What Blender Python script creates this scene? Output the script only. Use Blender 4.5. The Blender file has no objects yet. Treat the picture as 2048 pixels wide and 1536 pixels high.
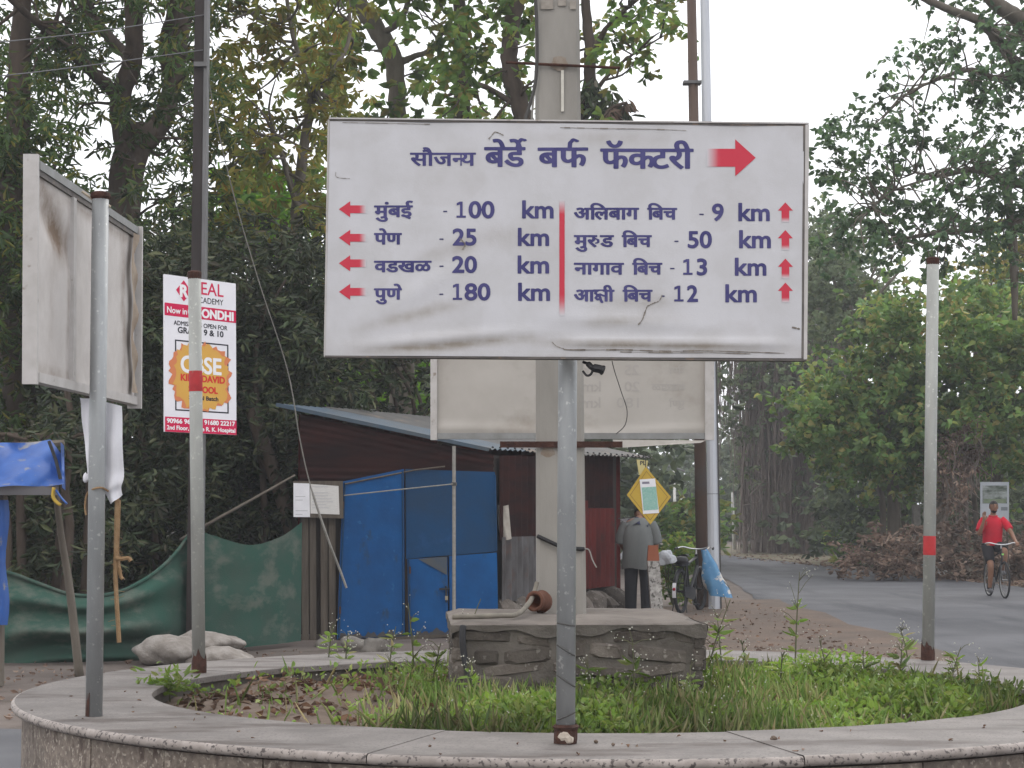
import bpy, bmesh, math, random
import numpy as np
from mathutils import Vector, Matrix

random.seed(7)
rng = np.random.default_rng(11)
SC = bpy.context.scene
COL = SC.collection
PI = math.pi

# ------------------------------------------------------------------ camera
F = 3800.0                       # focal length in photo pixels (photo 2048 x 1536)
CX, CY, HORIZON = 1024.0, 768.0, 1030.0
CAM_H = 1.52
PITCH = math.atan((HORIZON - CY) / F)
cam_data = bpy.data.cameras.new('camera')
cam_data.sensor_width = 36.0
cam_data.lens = 36.0 * F / 2048.0
cam_data.clip_start = 0.1
cam_data.clip_end = 3000.0
cam = bpy.data.objects.new('camera', cam_data)
cam.location = (0, 0, CAM_H)
cam.rotation_euler = (PI / 2 + PITCH, 0, 0)
COL.objects.link(cam)
SC.camera = cam

# ------------------------------------------------------------------ sky, sun, exposure
SUN_EL, SUN_AZ = math.radians(42), math.radians(200)
world = bpy.data.worlds.new('World')
SC.world = world
world.use_nodes = True
wn, wl = world.node_tree.nodes, world.node_tree.links
bg = wn['Background']
sky = wn.new('ShaderNodeTexSky')
sky.sky_type = 'NISHITA'
sky.sun_disc = False
sky.sun_elevation = SUN_EL
sky.sun_rotation = SUN_AZ
sky.dust_density = 6.0
sky.air_density = 1.5
# thin even overcast: the clear sky mostly veiled by white cloud
mixc = wn.new('ShaderNodeMix')
mixc.data_type = 'RGBA'
mixc.inputs[0].default_value = 0.86
wl.new(sky.outputs[0], mixc.inputs[6])
mixc.inputs[7].default_value = (11.9, 11.95, 12.3, 1)
wl.new(mixc.outputs[2], bg.inputs[0])
bg.inputs[1].default_value = 0.10
sun_data = bpy.data.lights.new('sun', 'SUN')
sun_data.energy = 0.6
sun_data.angle = math.radians(25)
sun_data.color = (1.0, 0.95, 0.88)
sun = bpy.data.objects.new('sun', sun_data)
sun.rotation_euler = (PI / 2 - SUN_EL, 0, PI - SUN_AZ + PI)
COL.objects.link(sun)
SC.view_settings.view_transform = 'Standard'
SC.view_settings.look = 'None'
SC.view_settings.gamma = 1.0
SC.view_settings.use_curve_mapping = False
SC.view_settings.exposure = 0.60
SC.cycles.max_bounces = 6
SC.cycles.transparent_max_bounces = 8
SC.cycles.volume_bounces = 0

# ------------------------------------------------------------------ pixel helpers
_ct, _st = math.cos(PITCH), math.sin(PITCH)
def ray(u, v):
    a, b = (u - CX) / F, (CY - v) / F
    return Vector((a, _ct - _st * b, _st + _ct * b))
def P(u, v, Y):
    """point seen at photo pixel (u, v) whose distance along the ground from the camera is Y"""
    d = ray(u, v)
    return Vector((0, 0, CAM_H)) + d * (Y / d.y)
def G(u, v, z=0.0):
    """point seen at pixel (u, v) on the level z"""
    d = ray(u, v)
    return Vector((0, 0, CAM_H)) + d * ((z - CAM_H) / d.z)
def XAT(u, Y):
    return (u - CX) / F * Y

# ------------------------------------------------------------------ object helpers
def thing(name, label, cat, loc=(0, 0, 0), rot=(0, 0, 0), group=None):
    o = bpy.data.objects.new(name, None)
    o.empty_display_size = 0.1
    COL.objects.link(o)
    o.location = loc
    o.rotation_euler = rot
    o['label'] = label
    o['category'] = cat
    if group: o['group'] = group
    return o
def tag(o, label=None, cat=None, group=None, kind=None):
    if label: o['label'] = label
    if cat: o['category'] = cat
    if group: o['group'] = group
    if kind: o['kind'] = kind
    return o
def root_of(o):
    while o.parent is not None: o = o.parent
    return o
def link_mesh(name, me, mat=None, parent=None, local=False):
    """me holds world coordinates unless local; parts go under parent, lone meshes get their origin at their base"""
    if mat is not None and len(me.materials) == 0:
        me.materials.append(mat)
    o = bpy.data.objects.new(name, me)
    COL.objects.link(o)
    if parent is not None:
        o.parent = parent
        if not local:
            L = root_of(parent).location
            me.transform(Matrix.Translation(-Vector(L)))
    elif not local:
        n = len(me.vertices)
        co = np.empty(n * 3); me.vertices.foreach_get('co', co); co = co.reshape(-1, 3)
        b = Vector(((co[:, 0].min() + co[:, 0].max()) / 2, (co[:, 1].min() + co[:, 1].max()) / 2, co[:, 2].min()))
        me.transform(Matrix.Translation(-b))
        o.location = b
    return o
def copy_tree(o, parent=None):
    c = o.copy(); COL.objects.link(c)
    c.parent = parent
    for ch in list(o.children):
        copy_tree(ch, c)
    return c

def frame_from(d):
    d = Vector(d).normalized()
    up = Vector((0, 0, 1)) if abs(d.z) < 0.95 else Vector((1, 0, 0))
    x = d.cross(up).normalized()
    return x, x.cross(d).normalized()

class MB:
    def __init__(s):
        s.v, s.f = [], []
    def add(s, vs, fs):
        n = len(s.v)
        s.v.extend([tuple(q) for q in vs]); s.f.extend([tuple(i + n for i in q) for q in fs])
        return s
    def box(s, c, size, rot=None, taper=1.0):
        hx, hy, hz = size[0] / 2, size[1] / 2, size[2] / 2
        vs = []
        for sx, sy, sz in ((-1,-1,-1),(1,-1,-1),(1,1,-1),(-1,1,-1),(-1,-1,1),(1,-1,1),(1,1,1),(-1,1,1)):
            k = taper if sz > 0 else 1
            p = Vector((sx * hx * k, sy * hy * k, sz * hz))
            if rot is not None: p = rot @ p
            vs.append(p + Vector(c))
        return s.add(vs, [(0,3,2,1),(4,5,6,7),(0,1,5,4),(1,2,6,5),(2,3,7,6),(3,0,4,7)])
    def hexa(s, q):
        """eight corners: four below then four above"""
        return s.add(q, [(0,3,2,1),(4,5,6,7),(0,1,5,4),(1,2,6,5),(2,3,7,6),(3,0,4,7)])
    def tube(s, pts, r, seg=8, cap=True, closed=False, flat=1.0):
        pts = [Vector(p) for p in pts]
        n = len(pts)
        rs = [r] * n if not hasattr(r, '__len__') else list(r)
        vs, fs = [], []
        px = None
        for i, p in enumerate(pts):
            if closed: d = pts[(i + 1) % n] - pts[i - 1]
            elif i == 0: d = pts[1] - pts[0]
            elif i == n - 1: d = pts[-1] - pts[-2]
            else: d = pts[i + 1] - pts[i - 1]
            if d.length < 1e-9: d = Vector((0, 0, 1))
            d.normalize()
            if px is None:
                x, y = frame_from(d)
            else:
                x = px - d * px.dot(d)
                if x.length < 1e-6: x, _ = frame_from(d)
                x.normalize(); y = x.cross(d)
            px = x
            for k in range(seg):
                a = 2 * PI * k / seg
                vs.append(p + (x * math.cos(a) + y * math.sin(a) * flat) * rs[i])
        m = n if closed else n - 1
        for i in range(m):
            j = (i + 1) % n
            for k in range(seg):
                l = (k + 1) % seg
                fs.append((i * seg + k, i * seg + l, j * seg + l, j * seg + k))
        if cap and not closed:
            fs.append(tuple(range(seg - 1, -1, -1)))
            fs.append(tuple(range((n - 1) * seg, n * seg)))
        return s.add(vs, fs)
    def lathe(s, prof, c=(0, 0, 0), axis=(0, 0, 1), seg=16):
        c = Vector(c); ax = Vector(axis).normalized(); x, y = frame_from(ax)
        vs, fs = [], []
        for r, h in prof:
            for k in range(seg):
                a = 2 * PI * k / seg
                vs.append(c + ax * h + (x * math.cos(a) + y * math.sin(a)) * r)
        for i in range(len(prof) - 1):
            for k in range(seg):
                l = (k + 1) % seg
                fs.append((i * seg + k, i * seg + l, (i + 1) * seg + l, (i + 1) * seg + k))
        return s.add(vs, fs)
    def grid(s, fn, nu, nv):
        vs, fs = [], []
        for j in range(nv + 1):
            for i in range(nu + 1):
                vs.append(fn(i / nu, j / nv))
        for j in range(nv):
            for i in range(nu):
                a = j * (nu + 1) + i
                fs.append((a, a + 1, a + nu + 2, a + nu + 1))
        return s.add(vs, fs)
    def slab(s, outline, nrm, th):
        """flat outline (3-D points, counter-clockwise seen from nrm) given thickness th behind it"""
        n = len(outline); nrm = Vector(nrm).normalized()
        f = [Vector(p) for p in outline]; b = [p - nrm * th for p in f]
        fs = [tuple(range(n)), tuple(range(2 * n - 1, n - 1, -1))]
        for i in range(n):
            j = (i + 1) % n
            fs.append((i, i + n, j + n, j))
        return s.add(f + b, fs)
    def blob(s, c, r, noise=0.15, seed=0, sub=2, squash=None):
        bm = bmesh.new()
        bmesh.ops.create_icosphere(bm, subdivisions=sub, radius=1)
        q = np.random.default_rng(seed)
        w = q.normal(size=(5, 3)); ph = q.uniform(0, 6.28, 5)
        bm.verts.index_update()
        vs = []
        for v in bm.verts:
            k = 1 + noise * sum(math.sin(2.2 * Vector(w[i]).dot(v.co) + ph[i]) for i in range(5)) / 2.2
            p = v.co * k
            vs.append(Vector(c) + Vector((p.x * r[0], p.y * r[1], p.z * r[2])))
        fs = [tuple(x.index for x in f.verts) for f in bm.faces]
        bm.free()
        return s.add(vs, fs)
    def mesh(s, name, smooth=False):
        me = bpy.data.meshes.new(name)
        me.from_pydata(s.v, [], s.f)
        me.validate(clean_customdata=False)
        if smooth: me.shade_smooth()
        me.update()
        return me
    def build(s, name, mat, parent=None, smooth=False, local=False, bevel=0.0):
        me = s.mesh(name, smooth)
        if bevel > 0:
            bm = bmesh.new(); bm.from_mesh(me)
            bmesh.ops.remove_doubles(bm, verts=bm.verts, dist=1e-5)
            bmesh.ops.bevel(bm, geom=list(bm.edges), offset=bevel, segments=2, affect='EDGES', clamp_overlap=True)
            bm.to_mesh(me); bm.free()
        o = link_mesh(name, me, mat, parent, local)
        return o

def smooth_path(pts, n=6):
    """Catmull-Rom through pts"""
    pts = [Vector(p) for p in pts]
    if len(pts) < 3: return pts
    out = []
    for i in range(len(pts) - 1):
        p0 = pts[max(i - 1, 0)]; p1 = pts[i]; p2 = pts[i + 1]; p3 = pts[min(i + 2, len(pts) - 1)]
        for k in range(n):
            t = k / n
            out.append(0.5 * ((2 * p1) + (p2 - p0) * t + (2 * p0 - 5 * p1 + 4 * p2 - p3) * t * t + (3 * p1 - p0 - 3 * p2 + p3) * t ** 3))
    out.append(pts[-1])
    return out
def lerp(a, b, t): return a + (b - a) * t

# ------------------------------------------------------------------ materials
def hexc(r, g, b):
    f = lambda c: (c / 255 / 12.92) if c / 255 <= 0.04045 else ((c / 255 + 0.055) / 1.055) ** 2.4
    return (f(r), f(g), f(b), 1)
def c4(c): return (c[0], c[1], c[2], 1)
_mc = {}
def M(name, c1, c2=None, scale=6.0, rough=0.8, metal=0.0, bump=0.0, bscale=None, detail=6.0, stretch=(1, 1, 1),
      spots=None, spot_scale=30.0, spot_cut=0.6, spot_soft=0.08, stain=None, stain_scale=2.0, stain_cut=0.55, stain_soft=0.15, stain_stretch=(1, 1, 1), lo=0.35, hi=0.65, spec=0.3, coords='Position', objvar=0.0):
    if name in _mc: return _mc[name]
    m = bpy.data.materials.new(name); m.use_nodes = True
    n, l = m.node_tree.nodes, m.node_tree.links
    b = n['Principled BSDF']
    b.inputs['Roughness'].default_value = rough
    b.inputs['Metallic'].default_value = metal
    b.inputs['Specular IOR Level'].default_value = spec
    if coords == 'Position':
        src = n.new('ShaderNodeNewGeometry').outputs['Position']
    else:
        src = n.new('ShaderNodeTexCoord').outputs[coords]
    def noise(sc, st=(1, 1, 1), det=detail, rgh=0.6):
        mp = n.new('ShaderNodeMapping'); mp.inputs['Scale'].default_value = st
        l.new(src, mp.inputs['Vector'])
        t = n.new('ShaderNodeTexNoise'); t.inputs['Scale'].default_value = sc
        t.inputs['Detail'].default_value = det; t.inputs['Roughness'].default_value = rgh
        l.new(mp.outputs[0], t.inputs['Vector'])
        return t.outputs['Fac']
    def rng_(fac, a, bb):
        r = n.new('ShaderNodeMapRange'); r.inputs[1].default_value = a; r.inputs[2].default_value = bb
        l.new(fac, r.inputs[0]); return r.outputs[0]
    def mix(fac, A, B):
        x = n.new('ShaderNodeMix'); x.data_type = 'RGBA'
        l.new(fac, x.inputs[0])
        for i, q in ((6, A), (7, B)):
            if isinstance(q, tuple): x.inputs[i].default_value = q
            else: l.new(q, x.inputs[i])
        return x.outputs[2]
    col = c4(c1)
    if c2 is not None:
        col = mix(rng_(noise(scale, stretch), lo, hi), c4(c1), c4(c2))
    if stain is not None:
        col = mix(rng_(noise(stain_scale, stain_stretch, 5, 0.65), stain_cut, stain_cut + stain_soft), col, c4(stain))
    if spots is not None:
        col = mix(rng_(noise(spot_scale, (1, 1, 1), 3, 0.5), spot_cut, spot_cut + spot_soft), col, c4(spots))
    if objvar > 0 and not isinstance(col, tuple):
        oi = n.new('ShaderNodeObjectInfo'); mr = n.new('ShaderNodeMapRange'); mr.inputs[3].default_value = 1 - objvar; mr.inputs[4].default_value = 1 + objvar
        l.new(oi.outputs['Random'], mr.inputs[0]); hs = n.new('ShaderNodeHueSaturation'); l.new(mr.outputs[0], hs.inputs['Value']); l.new(col, hs.inputs['Color']); col = hs.outputs[0]
    if isinstance(col, tuple): b.inputs['Base Color'].default_value = col
    else: l.new(col, b.inputs['Base Color'])
    if bump > 0:
        bp = n.new('ShaderNodeBump'); bp.inputs['Strength'].default_value = min(1, bump); bp.inputs['Distance'].default_value = 0.02
        l.new(noise(bscale or scale * 3, stretch, 8, 0.65), bp.inputs['Height'])
        l.new(bp.outputs[0], b.inputs['Normal'])
    _mc[name] = m
    return m

def leaf_mat(name, cols, trans=0.35, rough=0.5):
    """leaf colours picked per leaf, some light passing through"""
    if name in _mc: return _mc[name]
    m = bpy.data.materials.new(name); m.use_nodes = True
    n, l = m.node_tree.nodes, m.node_tree.links
    b = n['Principled BSDF']; out = n['Material Output']
    b.inputs['Roughness'].default_value = rough
    b.inputs['Specular IOR Level'].default_value = 0.22
    g = n.new('ShaderNodeNewGeometry')
    cr = n.new('ShaderNodeValToRGB'); cr.color_ramp.interpolation = 'LINEAR'
    el = cr.color_ramp.elements
    while len(el) < len(cols): el.new(0.5)
    for i, c in enumerate(cols):
        el[i].position = i / max(1, len(cols) - 1); el[i].color = c4(c)
    l.new(g.outputs['Random Per Island'], cr.inputs[0])
    # whole sprays differ in age and tint
    tn = n.new('ShaderNodeTexNoise'); tn.inputs['Scale'].default_value = 1.1; tn.inputs['Detail'].default_value = 2.0
    l.new(g.outputs['Position'], tn.inputs['Vector'])
    mr = n.new('ShaderNodeMapRange'); mr.inputs[1].default_value = 0.36; mr.inputs[2].default_value = 0.64; mr.inputs[3].default_value = 0.50; mr.inputs[4].default_value = 1.65
    l.new(tn.outputs['Fac'], mr.inputs[0])
    h0 = n.new('ShaderNodeHueSaturation'); l.new(cr.outputs[0], h0.inputs['Color']); l.new(mr.outputs[0], h0.inputs['Value'])
    cr = h0
    t = n.new('ShaderNodeBsdfTranslucent')
    hs = n.new('ShaderNodeHueSaturation'); hs.inputs['Saturation'].default_value = 1.15; hs.inputs['Value'].default_value = 1.5
    hs.inputs['Hue'].default_value = 0.485
    l.new(cr.outputs[0], b.inputs['Base Color']); l.new(cr.outputs[0], hs.inputs['Color'])
    l.new(hs.outputs[0], t.inputs['Color'])
    mx = n.new('ShaderNodeMixShader'); mx.inputs[0].default_value = trans
    l.new(b.outputs[0], mx.inputs[1]); l.new(t.outputs[0], mx.inputs[2])
    l.new(mx.outputs[0], out.inputs['Surface'])
    _mc[name] = m
    return m

def dirt_mat(name, c1, c2, dirt, rough=0.6):
    """cloth with stains whose place and shape is the mesh attribute 'dirt'"""
    if name in _mc: return _mc[name]
    m = bpy.data.materials.new(name); m.use_nodes = True
    n, l = m.node_tree.nodes, m.node_tree.links
    b = n['Principled BSDF']; b.inputs['Roughness'].default_value = rough; b.inputs['Specular IOR Level'].default_value = 0.3
    g = n.new('ShaderNodeNewGeometry')
    def nz(s, d=6):
        t = n.new('ShaderNodeTexNoise'); t.inputs['Scale'].default_value = s; t.inputs['Detail'].default_value = d; t.inputs['Roughness'].default_value = .65
        l.new(g.outputs['Position'], t.inputs['Vector']); return t.outputs['Fac']
    x = n.new('ShaderNodeMix'); x.data_type = 'RGBA'; x.inputs[6].default_value = c4(c1); x.inputs[7].default_value = c4(c2)
    r = n.new('ShaderNodeMapRange'); r.inputs[1].default_value = .4; r.inputs[2].default_value = .62; l.new(nz(5), r.inputs[0]); l.new(r.outputs[0], x.inputs[0])
    a = n.new('ShaderNodeAttribute'); a.attribute_name = 'dirt'
    r2 = n.new('ShaderNodeMapRange'); r2.inputs[1].default_value = .25; r2.inputs[2].default_value = .65; r2.inputs[3].default_value = .35; r2.inputs[4].default_value = 1.25; l.new(nz(9), r2.inputs[0])
    mu = n.new('ShaderNodeMath'); mu.operation = 'MULTIPLY'; mu.use_clamp = True; l.new(a.outputs['Fac'], mu.inputs[0]); l.new(r2.outputs[0], mu.inputs[1])
    y = n.new('ShaderNodeMix'); y.data_type = 'RGBA'; l.new(mu.outputs[0], y.inputs[0]); l.new(x.outputs[2], y.inputs[6]); y.inputs[7].default_value = c4(dirt)
    l.new(y.outputs[2], b.inputs['Base Color'])
    # fine weave of the flex
    bp = n.new('ShaderNodeBump'); bp.inputs['Strength'].default_value = .12; bp.inputs['Distance'].default_value = .004; l.new(nz(160, 2), bp.inputs['Height']); l.new(bp.outputs[0], b.inputs['Normal'])
    _mc[name] = m
    return m
def set_dirt(o, nu, nv, fn):
    at = o.data.attributes.new('dirt', 'FLOAT', 'POINT')
    at.data.foreach_set('value', np.array([max(0.0, min(1.0, fn(i / nu, j / nv))) for j in range(nv + 1) for i in range(nu + 1)], dtype=np.float32))

def paint_mat(name):
    """flat print whose ink is a colour attribute"""
    if name in _mc: return _mc[name]
    m = bpy.data.materials.new(name); m.use_nodes = True
    n, l = m.node_tree.nodes, m.node_tree.links
    a = n.new('ShaderNodeAttribute'); a.attribute_name = 'ink'
    l.new(a.outputs['Color'], n['Principled BSDF'].inputs['Base Color'])
    n['Principled BSDF'].inputs['Roughness'].default_value = 0.6
    n['Principled BSDF'].inputs['Specular IOR Level'].default_value = 0.25
    _mc[name] = m
    return m
# ------------------------------------------------------------------ lettering: glyph outlines -> distance field -> flat mesh
_gc = {}
def glyph(s):
    """outline polylines of a string in em units from the built-in font"""
    if s in _gc: return _gc[s]
    c = bpy.data.curves.new('outline', 'FONT'); c.body = s; c.size = 1.0
    o = bpy.data.objects.new('outline', c); COL.objects.link(o)
    bpy.context.view_layer.update()
    dg = bpy.context.evaluated_depsgraph_get()
    cu = o.evaluated_get(dg).to_curve(dg)
    polys = []
    for sp in cu.splines:
        bp = sp.bezier_points
        pl = []
        for i in range(len(bp)):
            a, b = bp[i], bp[(i + 1) % len(bp)]
            for k in range(5):
                t = k / 5; q = 1 - t
                p = a.co * q ** 3 + a.handle_right * 3 * q * q * t + b.handle_left * 3 * q * t * t + b.co * t ** 3
                pl.append((p.x, p.y))
        if len(pl) > 2: polys.append(np.array(pl))
    o.evaluated_get(dg).to_curve_clear()
    bpy.data.objects.remove(o); bpy.data.curves.remove(c)
    _gc[s] = polys
    return polys
def bbox(polys):
    a = np.concatenate(polys); return a[:, 0].min(), a[:, 0].max(), a[:, 1].min(), a[:, 1].max()

HEAD = None
def word_shape(parts):
    """parts of one word, laid on a pen. returns (outlines, strokes) in em units and the pen's end.
    'X' a letter; ('<', c) sign with its stem on the right of the pen; ('>', c) sign whose arc reaches over the next letter;
    ('^', c, dx, dy) mark placed over, ('_', c, dx, dy) mark placed under the last letter; ('half', c, f) letter cut at fraction f;
    ('stroke', [(x, y)...], r) drawn from the last letter's left edge"""
    out, strokes, pen = [], [], 0.0
    last = (0.0, 0.0)
    for p in parts:
        if isinstance(p, str):
            g = glyph(p); x0, x1, y0, y1 = bbox(g)
            out += [q + np.array([pen - x0, 0]) for q in g]
            last = (pen, pen + x1 - x0); pen += x1 - x0 - 0.012
        elif p[0] == 'half':
            g = glyph(p[1]); x0, x1, y0, y1 = bbox(g); w = (x1 - x0) * p[2]
            for q in g:
                q = q.copy(); q[:, 0] = np.minimum(q[:, 0], x0 + w)
                out.append(q + np.array([pen - x0, 0]))
            last = (pen, pen + w); pen += w - 0.02
        elif p[0] == '<':
            g = glyph(p[1]); x0, x1, y0, y1 = bbox(g); adv = p[2] if len(p) > 2 else 0.26
            out += [q + np.array([pen + adv - x1, 0]) for q in g]
            last = (pen, pen + adv); pen += adv - 0.012
        elif p[0] == '>':
            g = glyph(p[1]); x0, x1, y0, y1 = bbox(g); adv = p[2] if len(p) > 2 else 0.22
            out += [q + np.array([pen - x0, 0]) for q in g]
            pen += adv
        elif p[0] in '^_':
            g = glyph(p[1]); x0, x1, y0, y1 = bbox(g)
            out += [q + np.array([last[1] + p[2] - x1, p[3]]) for q in g]
        elif p[0] == 'stroke':
            strokes.append((np.array(p[1]) + np.array([last[0], 0]), p[2]))
        elif p[0] == 'adv':
            last = (pen, pen + p[1]); pen += p[1]
    return out, strokes, pen

def field_of(polys, strokes, X, Y, rx, ky):
    f = np.full(X.shape, 1e3)
    for q in [('p', g) for g in polys and [polys]] + [('s', s) for s in strokes]:
        if q[0] == 'p':
            segs = []
            for pl in q[1]:
                nx = np.roll(pl, -1, axis=0)
                segs.append(np.concatenate([pl, nx], axis=1))
            S = np.concatenate(segs)
            wind = np.zeros(X.shape, int); d2 = np.full(X.shape, 1e9)
            for ax, ay, bx, by in S:
                x0, x1 = min(ax, bx) - 3.5 * rx - 6, max(ax, bx) + 3.5 * rx + 6
                if ay != by:
                    up = (ay <= Y) & (by > Y); dn = (ay > Y) & (by <= Y)
                    cr = (bx - ax) * (Y - ay) - (by - ay) * (X - ax)
                    wind += (up & (cr > 0)).astype(int) - (dn & (cr < 0)).astype(int)
                dx, dy = bx - ax, (by - ay) * ky
                L = dx * dx + dy * dy + 1e-12
                t = np.clip(((X - ax) * dx + (Y - ay) * ky * dy) / L, 0, 1)
                d2 = np.minimum(d2, (X - ax - t * dx) ** 2 + ((Y - ay) * ky - t * dy) ** 2)
            d = np.sqrt(d2)
            f = np.minimum(f, np.where(wind != 0, -d, d) - rx)
        else:
            pl, r = q[1]
            for (ax, ay), (bx, by) in zip(pl[:-1], pl[1:]):
                dx, dy = bx - ax, (by - ay) * ky
                L = dx * dx + dy * dy + 1e-12
                t = np.clip(((X - ax) * dx + (Y - ay) * ky * dy) / L, 0, 1)
                f = np.minimum(f, np.sqrt((X - ax - t * dx) ** 2 + ((Y - ay) * ky - t * dy) ** 2) - r - rx)
    return f

def field_mesh(f, xs, ys, place, mb, run=8):
    """fill of f < 0 on the grid xs, ys"""
    ny, nx = f.shape
    ins = f < 0
    for j in range(ny - 1):
        c = ins[j, :-1].astype(int) + ins[j, 1:] + ins[j + 1, :-1] + ins[j + 1, 1:]
        i = 0
        nz = np.nonzero(c)[0]
        if len(nz) == 0: continue
        k = 0
        while k < len(nz):
            i = nz[k]
            if c[i] == 4:
                e = i
                while e + 1 < nx - 1 and c[e + 1] == 4 and e + 1 - i < run: e += 1
                q = [(xs[i], ys[j]), (xs[e + 1], ys[j]), (xs[e + 1], ys[j + 1]), (xs[i], ys[j + 1])]
                k += e - i + 1
            else:
                cs = ((i, j), (i + 1, j), (i + 1, j + 1), (i, j + 1))
                q = []
                for a in range(4):
                    A, B = cs[a], cs[(a + 1) % 4]
                    fa, fb = f[A[1], A[0]], f[B[1], B[0]]
                    if fa < 0: q.append((xs[A[0]], ys[A[1]]))
                    if (fa < 0) != (fb < 0):
                        t = fa / (fa - fb)
                        q.append((lerp(xs[A[0]], xs[B[0]], t), lerp(ys[A[1]], ys[B[1]], t)))
                k += 1
            if len(q) >= 3:
                # photo v runs down: reverse for a face turned to the viewer
                mb.add([place(x, y) for x, y in reversed(q)], [tuple(range(len(q)))])

def write_word(mb, place, parts, x0, x1, ytop, ybase, rx=1.6, ky=2.0, step=0.7, top_em=None, mirror=False):
    """letters set between pixel columns x0..x1; ytop is the head line (or cap height) and ybase the base line, in pixels"""
    if isinstance(parts, str):
        polys, strokes = glyph(parts), []
        a0, a1, b0, b1 = bbox(polys)
        htop = top_em if top_em else b1
        bx0, bx1, base = a0, a1, 0.0
    else:
        polys, strokes, pen = word_shape(parts)
        g = bbox(glyph('\u093e')); htop = g[3]
        a = np.concatenate(polys)
        bx0, bx1, base = min(0.0, a[:, 0].min()), max(pen, a[:, 0].max()), 0.0
    sx = (x1 - x0 - 2 * rx) / (bx1 - bx0); sy = (ybase - ytop) / (htop - base)
    T = lambda q: np.stack([x0 + rx + (q[:, 0] - bx0) * sx, ybase - (q[:, 1] - base) * sy], axis=1)
    pp = [T(q) for q in polys]; st = [(T(q), r * sx) for q, r in strokes]
    allp = np.concatenate(pp + [q for q, _ in st])
    xs = np.arange(allp[:, 0].min() - 6, allp[:, 0].max() + 7, step)
    ys = np.arange(allp[:, 1].min() - 6, allp[:, 1].max() + 7, step)
    X, Y = np.meshgrid(xs, ys)
    f = field_of(pp, st, X, Y, rx, ky)
    field_mesh(f, xs, ys, place, mb)
    return mb

DEV = {
 'saujanya': ['स', ('<', 'ौ'), 'ज', ('half', 'न', 0.62), 'य'],
 'berde': ['ब', ('^', 'े', -0.02, 0), 'ड', ('^', 'े', -0.10, 0), ('stroke', [(0.40, 0.66), (0.42, 0.80), (0.50, 0.90), (0.60, 0.87)], 0.03)],
 'barf': ['ब', 'फ', ('stroke', [(0.30, 0.66), (0.31, 0.80), (0.40, 0.91), (0.50, 0.86)], 0.03)],
 'factory': ['फ', ('^', 'ॅ', -0.20, 0), ('half', 'क', 0.86), 'ट', 'र', ('<', 'ी')],
 'mumbai': ['म', ('_', 'ु', -0.06, 0), ('^', 'ं', -0.02, 0), 'ब', 'ई'],
 'pen': ['प', ('^', 'े', -0.02, 0), 'ण'],
 'vadkhal': ['व', 'ड', 'ख', 'ळ'],
 'pune': ['प', ('_', 'ु', -0.02, 0), 'ण', ('^', 'े', -0.02, 0)],
 'alibag': ['अ', ('>', 'ि'), 'ल', 'ब', 'ा', 'ग'],
 'bich': [('>', 'ि'), 'ब', 'च'],
 'murud': ['म', ('_', 'ु', -0.06, 0), 'र', ('stroke', [(0.22, 0.36), (0.36, 0.45), (0.50, 0.38), (0.50, 0.24), (0.40, 0.20)], 0.02), ('adv', 0.20), 'ड'],
 'nagav': ['न', 'ा', 'ग', 'ा', 'व'],
 'akshi': ['आ', ('adv', 0.02), ('stroke', [(0.0, 0.62), (0.50, 0.62)], 0.03), ('stroke', [(0.26, 0.62), (0.10, 0.54), (0.06, 0.44), (0.16, 0.36), (0.30, 0.40), (0.16, 0.30), (0.08, 0.18), (0.18, 0.08), (0.32, 0.16), (0.26, 0.30), (0.36, 0.36), (0.50, 0.30)], 0.035), ('stroke', [(0.30, 0.14), (0.40, -0.06)], 0.035), ('adv', 0.46), 'ा', ('<', 'ी')],
}
# ------------------------------------------------------------------ shared materials
m_dirt = M('dirt', (0.098, 0.080, 0.070), (0.155, 0.128, 0.112), scale=0.9, rough=0.95, bump=0.7, bscale=14, stain=(0.075, 0.058, 0.046), stain_scale=1.6, stain_cut=0.56, spots=(0.23, 0.205, 0.185), spot_scale=16, spot_cut=0.68)
m_asph = M('asphalt', (0.082, 0.083, 0.090), (0.125, 0.126, 0.135), scale=0.55, rough=0.88, bump=0.5, bscale=60, stain=(0.060, 0.061, 0.068), stain_scale=0.5, stain_cut=0.50, stain_stretch=(1.6, 0.18, 1), spots=(0.17, 0.17, 0.18), spot_scale=55, spot_cut=0.70)
m_asph_new = M('asphalt patch', (0.045, 0.047, 0.055), (0.062, 0.064, 0.072), scale=2, rough=0.9, bump=0.5, bscale=60)
m_verge = M('dry verge', (0.17, 0.135, 0.10), (0.115, 0.115, 0.065), scale=1.1, rough=0.95, bump=0.8, bscale=9, stain=(0.20, 0.15, 0.11), stain_scale=2.2, stain_cut=0.55)
m_rusty_dirt = M('reddish dirt', (0.145, 0.103, 0.078), (0.098, 0.078, 0.064), scale=1.2, rough=0.95, bump=0.6, bscale=18, spots=(0.26, 0.22, 0.19), spot_scale=20, spot_cut=0.66)
m_slab = M('granite coping', (0.205, 0.186, 0.174), (0.135, 0.122, 0.114), scale=3.4, rough=0.7, bump=0.10, bscale=40, stain=(0.090, 0.074, 0.066), stain_scale=1.8, stain_cut=0.535, stain_soft=0.09, stain_stretch=(0.6, 1.8, 1), spots=(0.115, 0.105, 0.10), spot_scale=85, spot_cut=0.56, objvar=0.10)
m_nosing = M('granite edge', (0.35, 0.31, 0.285), (0.24, 0.21, 0.19), scale=14, rough=0.65, bump=0.2, spots=(0.085, 0.072, 0.068), spot_scale=58, spot_cut=0.555, spot_soft=0.08)
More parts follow.
